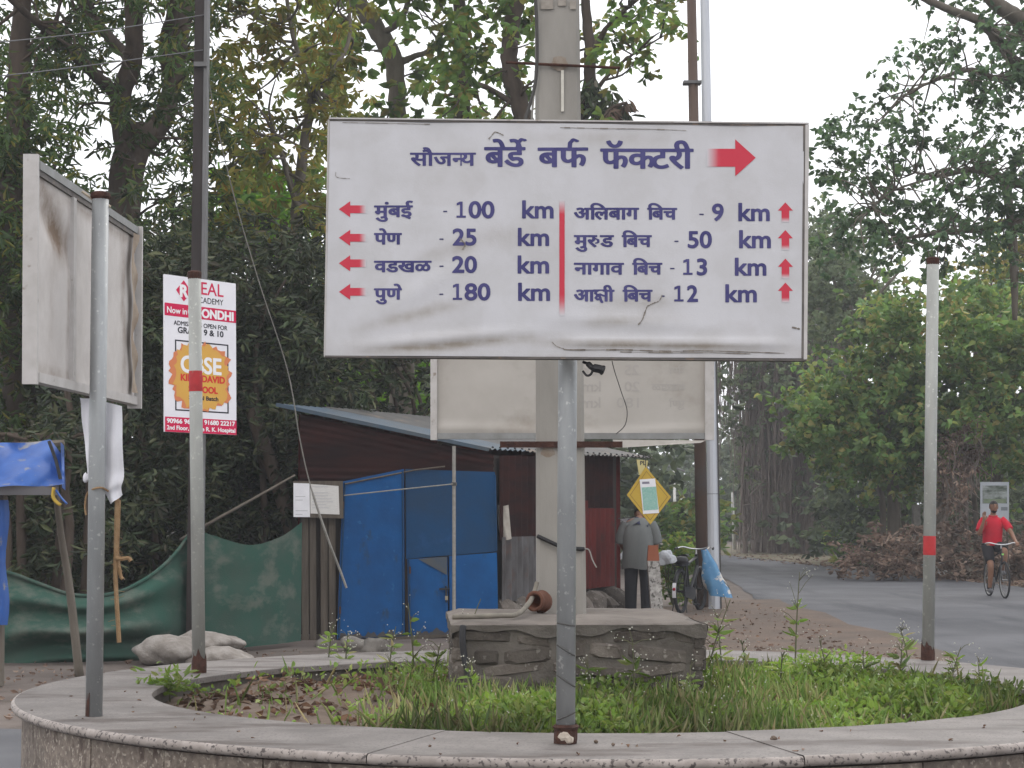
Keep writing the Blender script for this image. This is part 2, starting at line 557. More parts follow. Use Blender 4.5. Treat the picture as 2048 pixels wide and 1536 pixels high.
m_facing = M('granite facing', (0.235, 0.195, 0.16), (0.125, 0.10, 0.085), scale=30, rough=0.7, bump=0.2, stain=(0.075, 0.052, 0.043), stain_scale=11, stain_cut=0.55, stain_soft=0.10, stain_stretch=(1, 1, 0.4), spots=(0.36, 0.315, 0.265), spot_scale=48, spot_cut=0.57, objvar=0.14)
m_soil = M('planter soil', (0.115, 0.085, 0.066), (0.19, 0.145, 0.115), scale=3, rough=0.97, bump=0.9, bscale=22, stain=(0.07, 0.05, 0.038), stain_scale=3, stain_cut=0.56)
m_galv = M('galvanised pipe', (0.36, 0.375, 0.38), (0.27, 0.28, 0.285), scale=9, rough=0.5, metal=0.35, stretch=(1, 1, 0.25), bump=0.05, spots=(0.50, 0.51, 0.51), spot_scale=45, spot_cut=0.63)
m_galv_old = M('weathered pipe', (0.37, 0.38, 0.36), (0.28, 0.285, 0.27), scale=8, rough=0.6, metal=0.25, stretch=(1, 1, 0.25), bump=0.08, spots=(0.47, 0.47, 0.44), spot_scale=40, spot_cut=0.62)
m_rust = M('rust', (0.075, 0.034, 0.024), (0.040, 0.020, 0.016), scale=24, rough=0.9, bump=0.5)
m_redband = M('red band paint', (0.46, 0.035, 0.04), (0.36, 0.03, 0.035), scale=20, rough=0.6, spots=(0.30, 0.10, 0.09), spot_scale=30, spot_cut=0.64)
m_conc = M('concrete', (0.315, 0.30, 0.275), (0.24, 0.228, 0.208), scale=3.5, rough=0.85, bump=0.15, bscale=30, stretch=(1, 1, 0.3), stain=(0.215, 0.20, 0.18), stain_scale=2.4, stain_cut=0.58, stain_stretch=(1.5, 1.5, 0.3))
m_conc_stain = M('rust streak', (0.215, 0.165, 0.125), (0.30, 0.27, 0.235), scale=12, rough=0.9)
m_mortar = M('old mortar', (0.145, 0.130, 0.115), (0.092, 0.082, 0.072), scale=5, rough=0.95, bump=0.7, bscale=25, stain=(0.09, 0.078, 0.068), stain_scale=3, stain_cut=0.58)
m_rubble = M('rubble stone', (0.135, 0.118, 0.103), (0.075, 0.063, 0.054), scale=7, rough=0.95, bump=0.7, bscale=28, stain=(0.055, 0.045, 0.040), stain_scale=4, stain_cut=0.56, spots=(0.22, 0.20, 0.18), spot_scale=28, spot_cut=0.61, objvar=0.38)
m_joint = M('dark pointing', (0.045, 0.040, 0.036), rough=0.95)
m_cloth = M('flex banner', (0.70, 0.70, 0.72), (0.64, 0.635, 0.64), scale=3.2, rough=0.5, spec=0.35, stain=(0.53, 0.505, 0.47), stain_scale=1.7, stain_cut=0.60, stain_soft=0.22, spots=(0.60, 0.59, 0.585), spot_scale=60, spot_cut=0.66)
m_cloth_back = M('flex banner back', (0.43, 0.405, 0.375), (0.37, 0.345, 0.315), scale=2.4, rough=0.7, stain=(0.29, 0.26, 0.225), stain_scale=1.8, stain_cut=0.52, stain_soft=0.2)
m_cloth_side = M('flex banner reverse dirty', (0.56, 0.53, 0.51), (0.49, 0.46, 0.44), scale=1.8, rough=0.7, stain=(0.27, 0.205, 0.155), stain_scale=1.6, stain_cut=0.53, stain_soft=0.22)
m_frame_pale = M('pale frame', (0.50, 0.48, 0.47), (0.42, 0.40, 0.385), scale=10, rough=0.6, spots=(0.26, 0.22, 0.19), spot_scale=18, spot_cut=0.66)
m_frame_dark = M('dark frame', (0.095, 0.088, 0.085), (0.15, 0.135, 0.125), scale=12, rough=0.7, spots=(0.19, 0.15, 0.12), spot_scale=25, spot_cut=0.6)
m_frame_grey = M('grey steel frame', (0.27, 0.275, 0.275), (0.21, 0.21, 0.205), scale=10, rough=0.6, metal=0.2)
m_grime = M('grime', (0.13, 0.112, 0.095), (0.27, 0.245, 0.215), scale=40, rough=0.9)
m_ink = M('violet blue ink', (0.036, 0.034, 0.135), (0.066, 0.062, 0.185), scale=9, rough=0.55)
m_ghost = M('show-through print', (0.372, 0.35, 0.328), rough=0.75)
m_black = M('black rubber', (0.018, 0.018, 0.020), rough=0.6)
m_wire = M('dark wire', (0.06, 0.058, 0.055), rough=0.7)
m_wire_pale = M('pale wire', (0.27, 0.26, 0.24), (0.2, 0.19, 0.17), scale=20, rough=0.7)
m_rope = M('jute rope', (0.36, 0.24, 0.135), (0.27, 0.17, 0.09), scale=30, rough=0.95, bump=0.6, bscale=120)
m_white = M('white paper', (0.74, 0.74, 0.77), (0.66, 0.66, 0.69), scale=6, rough=0.8)
m_whitecloth = M('white cloth', (0.72, 0.72, 0.76), (0.62, 0.62, 0.66), scale=5, rough=0.85)
m_bark = M('dark bark', (0.050, 0.038, 0.030), (0.092, 0.070, 0.055), scale=5, rough=0.95, stretch=(1, 1, 0.3), bump=0.8, bscale=18)
m_bark_pale = M('pale bark', (0.16, 0.14, 0.115), (0.10, 0.085, 0.068), scale=5, rough=0.95, stretch=(1, 1, 0.3), bump=0.6, bscale=18)
m_root = M('aerial root bark', (0.12, 0.10, 0.088), (0.20, 0.165, 0.145), scale=3, rough=0.95, stretch=(1, 1, 0.15), bump=0.7)

# ------------------------------------------------------------------ ground and road
def poly_obj(name, pts, z, mat):
    bm = bmesh.new()
    vs = [bm.verts.new((p[0], p[1], z)) for p in pts]
    bm.faces.new(vs)
    bmesh.ops.triangulate(bm, faces=bm.faces[:])
    bm.normal_update()
    for f in bm.faces:
        if f.normal.z < 0: f.normal_flip()
    me = bpy.data.meshes.new(name); bm.to_mesh(me); bm.free()
    o = link_mesh(name, me, mat)
    tag(o, kind='structure')
    return o
gx = np.concatenate([np.linspace(-900, -30, 14), np.linspace(-26, 30, 70), np.linspace(36, 900, 14)])
gy = np.concatenate([np.linspace(-300, -10, 8), np.linspace(-6, 60, 90), np.linspace(66, 160, 14), np.linspace(200, 1500, 8)])
mb = MB()
for y in gy:
    for x in gx:
        h = -0.012 + 0.003 * (math.sin(x * 1.7 + y * 0.6) + math.sin(x * 0.7 - y * 1.9 + 1)) + random.uniform(-0.001, 0.001)
        mb.v.append((x, y, min(h, -0.004)))
nx = len(gx)
for j in range(len(gy) - 1):
    for i in range(nx - 1):
        a = j * nx + i
        mb.f.append((a, a + 1, a + nx + 1, a + nx))
tag(mb.build('ground', m_dirt, smooth=True), kind='structure')
def ragged(pts, n, amp, seed):
    """subdivide an open line and roughen it like a worn road edge"""
    q = random.Random(seed); out = []
    pp = smooth_path([(p[0], p[1], 0) for p in pts], n)
    for p in pp: out.append((p.x + q.uniform(-amp, amp), p.y + q.uniform(-amp, amp)))
    return out
left_edge = ragged([(-80, 13.0), (-20, 13.2), (-6, 13.5), (-2.5, 13.9), (0.5, 14.8), (3.0, 16.2), (4.2, 18.8), (4.55, 22), (4.45, 28), (4.5, 35), (5.2, 48), (4.6, 60), (2.4, 74), (-3, 90), (-16, 112), (-40, 130)], 7, 0.10, 3)
right_edge = ragged([(-36, 141), (-11, 121), (3, 96), (7.4, 76), (9.2, 60), (10.4, 47), (10.9, 40), (11.6, 34), (13.5, 29), (18, 26.5), (70, 25)], 6, 0.10, 4)
poly_obj('road', left_edge + right_edge + [(70, -25), (-80, -25)], 0.0, m_asph)
poly_obj('asphalt_patch', ragged([(3.05, 17.4), (3.7, 17.9), (4.6, 17.4), (5.6, 15.4), (6.5, 12.6), (5.4, 11.0), (3.9, 11.5), (3.0, 13.6), (2.8, 15.6)], 4, 0.05, 6), 0.010, m_asph_new)
poly_obj('road_verge', ragged([(11.0, 38.5), (10.5, 47), (9.3, 60), (7.5, 76), (3.2, 96), (8, 99), (14, 92), (22, 75), (26, 50), (24, 33), (14.5, 29.5), (12, 34)], 4, 0.16, 8), 0.006, m_verge)
poly_obj('dirt_shoulder', ragged([(4.85, 34.6), (4.78, 28.2), (4.85, 22.4), (4.55, 19.2), (3.5, 17.3), (1.8, 16.6), (1.4, 19.5), (1.2, 24), (2.4, 31), (3.6, 34)], 4, 0.12, 9), 0.004, m_rusty_dirt)

# ------------------------------------------------------------------ round planter wall with granite facing
RC = Vector((0.40, 10.02, 0)); R_OUT, R_IN, SLAB_Z, SLAB_T = 2.92, 2.14, 0.62, 0.035
def r_in(a, ea=2.25, eb=2.06): return 1 / math.sqrt((math.sin(a) / ea) ** 2 + (math.cos(a) / eb) ** 2)
def ring_pt(a, r, z): return Vector((RC.x + r * math.sin(a), RC.y - r * math.cos(a), z))
ring = thing('round_planter', 'round granite clad planter ring of the junction, overgrown with weeds inside', 'planter', RC)
mb = MB()
mb.grid(lambda a, b: ring_pt(2 * PI * a, r_in(2 * PI * a) + 0.03, b * (SLAB_Z - SLAB_T - 0.001)), 72, 1)
mb.build('inner_wall', m_mortar, ring)
MB().lathe([(R_OUT - 0.085, -0.03), (R_OUT - 0.085, SLAB_Z - SLAB_T - 0.002), (R_IN + 0.14, SLAB_Z - SLAB_T - 0.002)], RC, seg=96).build('wall_core', m_mortar, ring)
NS = 11
for k in range(NS):
    a0 = 2 * PI * (k + 0.42) / NS + 0.0007; a1 = 2 * PI * (k + 1.42) / NS - 0.0007
    mb = MB(); n = 14; dz = random.uniform(-0.002, 0.002)
    prof = [(R_IN, SLAB_Z - SLAB_T), (R_IN, SLAB_Z - 0.004), (R_IN + 0.006, SLAB_Z), (R_OUT - 0.016, SLAB_Z)]
    for i in range(n + 1):
        a = lerp(a0, a1, i / n)
        for r, z in prof: mb.v.append(tuple(ring_pt(a, r if r > 2.5 else r_in(a) + r - R_IN, z + dz)))
    q = len(prof)
    for i in range(n):
        for j in range(q - 1):
            mb.f.append((i * q + j, (i + 1) * q + j, (i + 1) * q + j + 1, i * q + j + 1))
    mb.f.append(tuple(range(q - 1, -1, -1))); mb.f.append(tuple(n * q + j for j in range(q)))
    s = mb.build('coping_slab', m_slab, ring)
    # bull-nosed edge of the slab, paler and speckled
    mb = MB(); prof = [(R_OUT - 0.016, SLAB_Z)] + [(R_OUT - 0.016 + 0.018 * math.sin(t), SLAB_Z - 0.020 + 0.020 * math.cos(t)) for t in (0.5, 1.0, 1.57, 2.1, 2.7)] + [(R_OUT - 0.02, SLAB_Z - 0.042), (R_OUT - 0.09, SLAB_Z - 0.042)]
    for i in range(n + 1):
        a = lerp(a0, a1, i / n)
        for r, z in prof: mb.v.append(tuple(ring_pt(a, r, z + dz)))
    q = len(prof)
    for i in range(n):
        for j in range(q - 1):
            mb.f.append((i * q + j, (i + 1) * q + j, (i + 1) * q + j + 1, i * q + j + 1))
    mb.build('slab_edge', m_nosing, s, smooth=True)
NP = 34
for k in range(NP):
    a0 = 2 * PI * (k + 0.3) / NP + 0.0012; a1 = 2 * PI * (k + 1.3) / NP - 0.0012
    mb = MB(); n = 5; r1 = R_OUT - 0.05 + random.uniform(-0.003, 0.002); top = SLAB_Z - 0.052
    for i in range(n + 1):
        a = lerp(a0, a1, i / n)
        for r, z in ((r1 - 0.03, -0.02), (r1, -0.02), (r1, top), (r1 - 0.03, top)): mb.v.append(tuple(ring_pt(a, r, z)))
    for i in range(n):
        for j in range(3):
            mb.f.append((i * 4 + j, (i + 1) * 4 + j, (i + 1) * 4 + j + 1, i * 4 + j + 1))
    mb.f.append((3, 2, 1, 0)); mb.f.append((n * 4, n * 4 + 1, n * 4 + 2, n * 4 + 3))
    mb.build('facing_panel', m_facing, ring)
# soil inside, mounded and uneven
SOIL = 0.555
def soil_z(x, y):
    r = math.hypot(x - RC.x, y - RC.y)
    return SOIL + 0.03 * math.sin(x * 3.1 + 1) * math.sin(y * 2.3) + 0.025 * math.sin(x * 7 + y * 5) - 0.02 * (r / R_IN) ** 2
mb = MB(); NR, NA = 22, 72
for i in range(NR + 1):
    r = (R_IN + 0.02) * i / NR
    for k in range(NA):
        a = 2 * PI * k / NA; p = ring_pt(a, (r_in(a) + .02) * i / NR, 0)
        mb.v.append((p.x, p.y, soil_z(p.x, p.y) + random.uniform(-0.008, 0.008)))
for i in range(NR):
    for k in range(NA):
        l = (k + 1) % NA
        mb.f.append((i * NA + k, (i + 1) * NA + k, (i + 1) * NA + l, i * NA + l))
tag(mb.build('soil', m_soil, smooth=True), kind='structure')

# ------------------------------------------------------------------ rubble plinth of the concrete pole
PL_C = Vector((0.305, 10.35, 0)); PL_ROT = math.radians(3.0); PL_TOP = 0.985
PL_W, PL_D = 1.30, 1.42
Rz = Matrix.Rotation(PL_ROT, 3, 'Z')
def pl(x, y, z): return PL_C + Rz @ Vector((x, y, 0)) + Vector((0, 0, z))
plinth = thing('rubble_plinth', 'grey rubble stone plinth carrying the concrete pole', 'plinth', PL_C)
MB().box(pl(0, 0, 0.62), (PL_W - 0.05, PL_D - 0.05, 0.70), Rz).build('core', m_mortar, plinth)
# weathered slab on top
mb = MB()
def top_fn(a, b):
    x, y = (a - .5) * PL_W, (b - .5) * PL_D
    e = min(a, 1 - a, b, 1 - b)
    return pl(x, y, PL_TOP + 0.012 * math.sin(9 * a + 3) * math.sin(7 * b) - (0.02 if e < 0.01 else 0) + random.uniform(-0.003, 0.003))
mb.grid(top_fn, 18, 18)
o = mb.build('top_slab', M('weathered slab', (0.185, 0.162, 0.142), (0.125, 0.108, 0.095), scale=4, rough=0.95, bump=0.5, bscale=20, stain=(0.11, 0.095, 0.08), stain_scale=3, stain_cut=0.57), plinth, smooth=True)
mb = MB()
for (x0, y0, x1, y1) in ((-1, -1, 1, -1), (1, -1, 1, 1), (1, 1, -1, 1), (-1, 1, -1, -1)):
    def fn(a, b):
        x = lerp(x0, x1, a) * PL_W / 2; y = lerp(y0, y1, a) * PL_D / 2
        return pl(x * (1 + 0.006 * math.sin(17 * a)), y * (1 + 0.006 * math.sin(13 * a + 2)), lerp(PL_TOP - 0.060 + 0.018 * math.sin(11 * a) + 0.012 * math.sin(31 * a), PL_TOP - 0.018, b) )
    mb.grid(fn, 24, 3)
mb.build('slab_rim', m_mortar, plinth, smooth=True)
# random rubble: stones in wavy courses, bulging, with recessed joints
def stone_face(origin, du, dn, width, seed):
    q = random.Random(seed)
    zt, course = PL_TOP - 0.050, 0
    while zt > 0.42:
        h = q.uniform(0.06, 0.125)
        x = -width / 2
        while x < width / 2 - 0.03:
            w = min(q.uniform(0.10, 0.36), width / 2 - x)
            if width / 2 - (x + w) < 0.08: w = width / 2 - x
            n = 10; ring_in, ring_out = [], []
            cx, cz = x + w / 2, zt - h / 2
            for i in range(n):
                a = 2 * PI * i / n + 0.15
                ex = abs(math.cos(a)) ** 0.35 * (1 if math.cos(a) > 0 else -1)
                ez = abs(math.sin(a)) ** 0.35 * (1 if math.sin(a) > 0 else -1)
                jx = q.uniform(0.955, 1.0)
                wave = 0.022 * math.sin(7 * (x + ex * w / 2) + course * 2)
                ring_out.append((cx + ex * (w / 2 - 0.002) * jx, cz + ez * (h / 2 - 0.002) * jx + wave))
            bul = q.uniform(0.006, 0.024)
            mbs = MB(); pts = []
            for k, dep in ((1.0, -0.035), (0.97, 0.002), (0.72, bul)):
                for (sx, sz) in ring_out:
                    px, pz = lerp(cx, sx, k), lerp(cz, sz, k)
                    pts.append(origin + du * px + dn * (dep + (q.uniform(-.005, .005) if dep > 0.005 else 0)) + Vector((0, 0, pz)))
            fs = []
            for r_ in range(2):
                for i in range(n):
                    j = (i + 1) % n
                    fs.append((r_ * n + i, r_ * n + j, (r_ + 1) * n + j, (r_ + 1) * n + i))
            fs.append(tuple(range(2 * n, 3 * n)))
            mbs.add(pts, fs).build('stone', m_rubble, plinth)
            x += w
        zt -= h; course += 1
ux, uy = Rz @ Vector((1, 0, 0)), Rz @ Vector((0, 1, 0))
stone_face(pl(0, -PL_D / 2 + 0.03, 0), ux, -uy, PL_W, 1)
stone_face(pl(PL_W / 2 - 0.03, 0, 0), uy, ux, PL_D, 2)
stone_face(pl(-PL_W / 2 + 0.03, 0, 0), -uy, -ux, PL_D, 3)

# ------------------------------------------------------------------ concrete pole with its bars, cable and strap
PY = 10.70
pb, pt = P(1122, 1222, PY), P(1113, -140, PY)
pole = thing('concrete_pole', 'tapered grey concrete utility pole standing on the rubble plinth', 'utility pole', (pb.x, PY, PL_TOP))
w0, w1, d0, d1 = 0.138, 0.124, 0.115, 0.10
def polebar(z):
    t = (z - pb.z) / (pt.z - pb.z)
    return lerp(pb.x, pt.x, t), lerp(w0, w1, t), lerp(d0, d1, t)
mb = MB()
for za, zb in ((PL_TOP - 0.02, pt.z),):
    xa, wa, da = polebar(za); xb, wb, db = polebar(zb); c = 0.02
    vs = []
    for x, w, d, z in ((xa, wa, da, za), (xb, wb, db, zb)):
        for sx, sy in ((-w + c, -d), (w - c, -d), (w, -d + c), (w, d - c), (w - c, d), (-w + c, d), (-w, d - c), (-w, -d + c)):
            vs.append((x + sx, PY + sy, z))
    fs = [(i, (i + 1) % 8, 8 + (i + 1) % 8, 8 + i) for i in range(8)] + [tuple(range(8, 16))]
    mb.add(vs, fs)
mb.build('shaft', m_conc, pole)
yb = PY - 0.128
a, b = P(1012, 125, yb), P(1240, 136, yb)
MB().tube([a, b], 0.0085, 6).build('iron_bar', m_rust, pole)
a, b = P(1000, 889, yb), P(1245, 889, yb)
MB().box((a + b) / 2, ((b - a).length, 0.012, 0.034)).build('iron_bar', m_rust, pole)
yc = PY - 0.108
for (u0, v0, u1, v1) in ((1102, 112, 1136, 142), (1082, 893, 1110, 915)):
    mb = MB(); cu, cv = (u0 + u1) / 2, v1
    pts = [P(cu + (u1 - u0) / 2 * math.cos(t) * (1 + .2 * math.sin(5 * t)), (v0 + v1) / 2 + (v1 - v0) / 2 * math.sin(t), yc - 0.004) for t in np.linspace(0, 2 * PI, 14, endpoint=False)]
    mb.add([p for p in pts], [tuple(range(len(pts)))]).build('rust_streak', m_conc_stain, pole)
MB().box(P(1125, 182, yc - 0.006), (0.016, 0.010, 0.235)).build('white_conduit', M('pvc strip', (0.58, 0.56, 0.50), (0.48, 0.46, 0.41), scale=30, rough=0.6), pole)
for (u, v, w, h) in ((1094, 8, 0.07, 0.06), (1124, 2, 0.045, 0.055), (1146, 10, 0.035, 0.05)):
    MB().box(P(u, v, yc - 0.004), (w, 0.003, h)).build('pasted_label', M('pasted label', (0.34, 0.31, 0.275), (0.26, 0.235, 0.205), scale=25, rough=0.9), pole)
cable = [P(1068, -60, yb), P(1073, 40, yb), P(1074, 120, yb), P(1070, 170, yb), P(1058, 215, yb - .01), P(1050, 250, yb - .02), P(1052, 320, yb - .02)]
MB().tube(smooth_path(cable, 5), 0.011, 6).build('cable', m_wire, pole)
MB().tube(smooth_path([P(1076, 60, yb), P(1070, 160, yb), P(1064, 230, yb - .01), P(1060, 300, yb - .01)], 5), 0.007, 5).build('cable', m_wire_pale, pole)
xl = polebar(P(1080, 1080, PY).z)
loop = [P(1075, 1072, PY - .118), P(1092, 1080, PY - .135), P(1120, 1092, PY - .14), P(1150, 1097, PY - .135), P(1168, 1098, PY - .118)]
MB().tube(smooth_path(loop, 4), 0.012, 6).build('strap', m_black, pole)
MB().tube(smooth_path([P(1168, 1098, PY - .118), P(1178, 1100, PY - .10), P(1185, 1120, PY - .11), P(1193, 1135, PY - .12)], 4), 0.004, 5).build('strap_end', m_wire_pale, pole)
# ------------------------------------------------------------------ front direction sign
def plane_place(p0, nrm):
    p0, nrm = Vector(p0), Vector(nrm).normalized()
    O = Vector((0, 0, CAM_H))
    k = (p0 - O).dot(nrm)
    def place(u, v, off=0.0):
        d = ray(u, v)
        return O + d * (k / d.dot(nrm)) + nrm * off
    return place
SG = Vector((0.22, 7.42, 2.6)); SGN = Vector((0.030, -1.0, 0.0)).normalized()
sg = plane_place(SG, SGN)
def wave(u, v):
    w = 0.0022 * math.sin(u * 0.011 + v * 0.006) + 0.0012 * math.sin(u * 0.031 - v * 0.017 + 1)
    c = 700 - 0.09 * (u - 760)                     # slack fold low on the left half
    if u < 1100: w += 0.009 * math.exp(-((v - c + 12) / 9) ** 2) * math.exp(-((u - 880) / 150) ** 2)
    w += 0.010 * math.exp(-((v - 684 - 0.01 * (u - 1120)) / 8) ** 2) * max(0, min(1, (u - 1110) / 60)) * max(0, min(1, (1590 - u) / 60))
    w += 0.006 * math.exp(-((v - 640 - 0.06 * (u - 1200)) / 14) ** 2) * math.exp(-((u - 1250) / 130) ** 2)
    w += 0.005 * math.exp(-((u * 0.5 + v - 1000) / 22) ** 2) * math.exp(-((u - 830) / 90) ** 2)
    return w
def sgw(u, v, off=0.0): return sg(u, v, wave(u, v) + 0.006 + off)
BT = lambda u: 243 + (u - 660) * 0.0105            # banner top, bottom, left, right in pixels
BB = lambda u: 711 + (u - 651) * 0.0062
BL_ = lambda v: 660 - (v - 240) * 0.0185
BR_ = lambda v: 1607 - (v - 250) * 0.006
base = G(1131, 1486, SLAB_Z)
fs = thing('direction_sign', 'large white direction sign with blue lettering and red arrows on a front pipe post', 'road sign', base)
def ban(a, b):
    v0 = lerp(242, 712, b); u = lerp(BL_(v0), BR_(v0), a); v = lerp(BT(u), BB(u), b)
    return sgw(u, v)
mb = MB(); mb.grid(lambda a, b: ban(a, 1 - b), 120, 60)
banner = mb.build('banner', dirt_mat('flex banner print side', (0.545, 0.545, 0.572), (0.50, 0.498, 0.515), (0.285, 0.255, 0.22)), fs, smooth=True)
def bdirt(a, b):
    u, v = 655 + a * 955, 712 - b * 470
    g = lambda x, y, sx, sy, s, tilt=0.0: s * math.exp(-((u - x) / sx) ** 2 - ((v - y - tilt * (u - x)) / sy) ** 2)
    d = g(1300, 687, 190, 7, .85, .02) + g(1240, 640, 90, 9, .35, -.06) + g(1290, 600, 60, 16, .3) + g(860, 694, 120, 7, .65, -.06) + g(1010, 677, 90, 9, .4, -.08)
    d += g(830, 630, 90, 12, .45, -.25) + g(900, 500, 60, 16, .3, -.3) + g(930, 488, 16, 20, .35) + g(1180, 270, 120, 12, .22) + g(1000, 470, 60, 22, .18) + g(700, 690, 30, 12, .15)
    d += .10 * (math.sin(u * .017 + 2) * math.sin(v * .021 + u * .004) > .35) * .6 + .12 * max(0, (v - 640) / 75)
    return d * 1.25 + .05
set_dirt(banner, 120, 60, bdirt)
cs = [sg(660, 241, -0.004), sg(1608, 251, -0.004), sg(1607, 718, -0.004), sg(651, 713, -0.004)]
MB().slab([cs[3], cs[2], cs[1], cs[0]], SGN, 0.045).build('backing', m_cloth_back, fs)
def rail(name, u0, v0, u1, v1, u2, v2, u3, v3, f, bk, mat):
    """bar between four pixel corners (clockwise from top left) from f in front of the sign plane to bk behind it"""
    q = [sg(u3, v3, f), sg(u2, v2, f), sg(u1, v1, f), sg(u0, v0, f)]
    MB().slab(q, SGN, f - bk).build(name, mat, fs)
rail('top_rail', 658, 236, 1617, 246, 1617, 249, 658, 239, 0.012, -0.052, m_frame_pale)
rail('top_lip_shadow', 660, 239.3, 1609, 249.3, 1609, 253.3, 660, 242.6, 0.007, -0.004, m_frame_dark)  # dark strip painting in the shadow under the top rail
rail('bottom_rail', 650, 711, 1613, 716.5, 1613, 722, 650, 714.5, 0.004, -0.052, m_frame_dark)
rail('side_rail', 1610, 250, 1617.5, 250, 1613.5, 719, 1606.5, 719, 0.010, -0.052, m_frame_pale)
rail('side_lip', 1605.5, 252, 1610, 252, 1606, 717, 1602, 717, 0.0085, -0.004, m_frame_dark)
rail('side_rail', 655.5, 239, 659.5, 239, 651, 713, 647.5, 713, 0.002, -0.052, m_frame_pale)
# wording
def lett(word, x0, x1, yt, yb_, rx=1.6, ky=1.9, name='lettering'):
    mb = MB()
    write_word(mb, lambda u, v: sgw(u, v, 0.0016), DEV[word] if word in DEV else word, x0, x1, yt, yb_, rx=rx, ky=ky)
    return mb.build(name, m_ink, banner)
lett('saujanya', 820, 952, 306.5, 331.5, 1.4)
lett('berde', 968, 1051, 296, 333.5, 2.3)
lett('barf', 1075, 1176, 297, 334, 2.3)
lett('factory', 1200, 1387, 299, 337, 2.3)
def one(x, yt, yb_, w=17):
    q = [[(x + w * .40, yb_, 0), (x + w * .72, yb_, 0), (x + w * .72, yt, 0), (x + w * .40, yt, 0)],
         [(x, yb_, 0), (x + w * .40, yb_, 0), (x + w * .40, yb_ - 4.2, 0), (x, yb_ - 4.2, 0)],
         [(x + w * .72, yb_, 0), (x + w * 1.1, yb_, 0), (x + w * 1.1, yb_ - 4.2, 0), (x + w * .72, yb_ - 4.2, 0)],
         [(x + w * .02, yt + 8.2, 0), (x + w * .40, yt + 5.6, 0), (x + w * .40, yt, 0), (x + w * .02, yt + 3.0, 0)]]
    mb = MB()
    for c in q: mb.add([sgw(p[0], p[1], 0.0016) for p in c], [(0, 1, 2, 3)])
    return mb.build('lettering', m_ink, banner)
def number(s, x0, x1, yt, yb_):
    rest = {'100': 937, '180': 929, '13': 1393, '12': 1373.5}.get(s)
    if rest:
        one(x0, yt, yb_); lett(s[1:], rest, x1, yt, yb_, 1.45, 1.15)
    else: lett(s, x0, x1, yt, yb_, 1.45, 1.15)
rows_l = [('mumbai', 748, 826, 412, 433.8, '100', 913, 989, 403.6, 436, 886.6, 894.4, 423.3, 1044, 1107, 402.6, 436.5, 419),
          ('pen', 748, 804, 467, 488.6, '25', 905, 953, 458.5, 490.5, 879, 887, 478.8, 1035.5, 1098, 457.5, 491.5, 476),
          ('vadkhal', 748, 863.5, 522.6, 544.2, '20', 904, 954, 513.7, 545.4, 879, 887, 533, 1035, 1098, 512.5, 546.4, 527),
          ('pune', 748, 804, 577.8, 599.2, '180', 905.6, 981, 568, 600.3, 879, 886.6, 588.8, 1036, 1100, 567, 601, 584)]
rows_r = [('alibag', 1147.4, 1278, 416.8, 438.9, 1294, 1354, '9', 1423.4, 1447, 408.6, 441.4, 1398.5, 1407, 429, 1476, 1539, 407.5, 441.8, 405.3),
          ('murud', 1147.4, 1228, 471.4, 493.7, 1243, 1303.5, '50', 1375, 1423.5, 463.2, 495.5, 1348.5, 1356.6, 482.8, 1477.5, 1541, 462, 496, 460.7),
          ('nagav', 1147.4, 1248, 526.7, 548.8, 1264, 1324.5, '13', 1366, 1414, 518.3, 550, 1340, 1348.5, 537.4, 1469, 1532, 517, 550.8, 517.8),
          ('akshi', 1147.4, 1229, 580.5, 602.6, 1245, 1305, '12', 1348, 1395.5, 571.7, 603.4, 1322, 1328.7, 592.5, 1450, 1513, 570, 604, 565.8)]
RED, PAPER = (0.52, 0.040, 0.068), (0.535, 0.535, 0.56)
def ink_mesh(name, quads, place, parent, mat=None):
    """quads: lists of (u, v, t) with t = how far the ink has faded to the paper"""
    mb = MB(); cols = []
    for q in quads:
        q = [p if len(p) == 4 else (p[0], p[1], p[2], RED) for p in q]
        mb.add([place(p[0], p[1]) for p in q], [tuple(range(len(q)))])
        for p in q: cols.append(tuple(lerp(p[3][i], PAPER[i], p[2]) for i in range(3)) + (1,))
    me = mb.mesh(name)
    at = me.color_attributes.new('ink', 'FLOAT_COLOR', 'POINT')
    at.data.foreach_set('color', np.array(cols, dtype=np.float32).ravel())
    return link_mesh(name, me, mat or paint_mat('printed ink'), parent)
def arrow(x_tail, x_neck, x_tip, yc, hs, hh, vert=False):
    quads = []; n = 10
    def pt(a, b, t): return (b, a, t) if vert else (a, b, t)
    L = abs(x_neck - x_tail)
    for i in range(n):
        a, b = lerp(x_tail, x_neck, i / n), lerp(x_tail, x_neck, (i + 1) / n)
        ta, tb = max(0, 1 - abs(a - x_tail) / L / 0.42), max(0, 1 - abs(b - x_tail) / L / 0.42)
        quads.append([pt(a, yc - hs, ta), pt(a, yc + hs, ta), pt(b, yc + hs, tb), pt(b, yc - hs, tb)])
    quads.append([pt(x_neck, yc - hh, 0), pt(x_neck, yc + hh, 0), pt(x_tip, yc, 0)])
    if (x_tip < x_tail) != vert: quads = [q[::-1] for q in quads]
    ink_mesh('arrow', quads, lambda u, v: sgw(u, v, 0.0016), banner)
arrow(1413, 1470, 1511, 316, 18, 37)
for r in rows_l:
    lett(r[0], r[1], r[2], r[3], r[4])
    number(r[5], r[6], r[7], r[8], r[9])
    ink_mesh('dash', [[(r[10], r[12] + 1.4, 0, (.04, .04, .12)), (r[11], r[12] + 1.4, 0, (.04, .04, .12)), (r[11], r[12] - 1.2, 0, (.04, .04, .12)), (r[10], r[12] - 1.2, 0, (.04, .04, .12))]], lambda u, v: sgw(u, v, 0.0016), banner)
    lett('km', r[13], r[14], r[15], r[16], 1.45, 1.15)
    arrow(733, 700.5, 678, r[17], 7.8, 16)
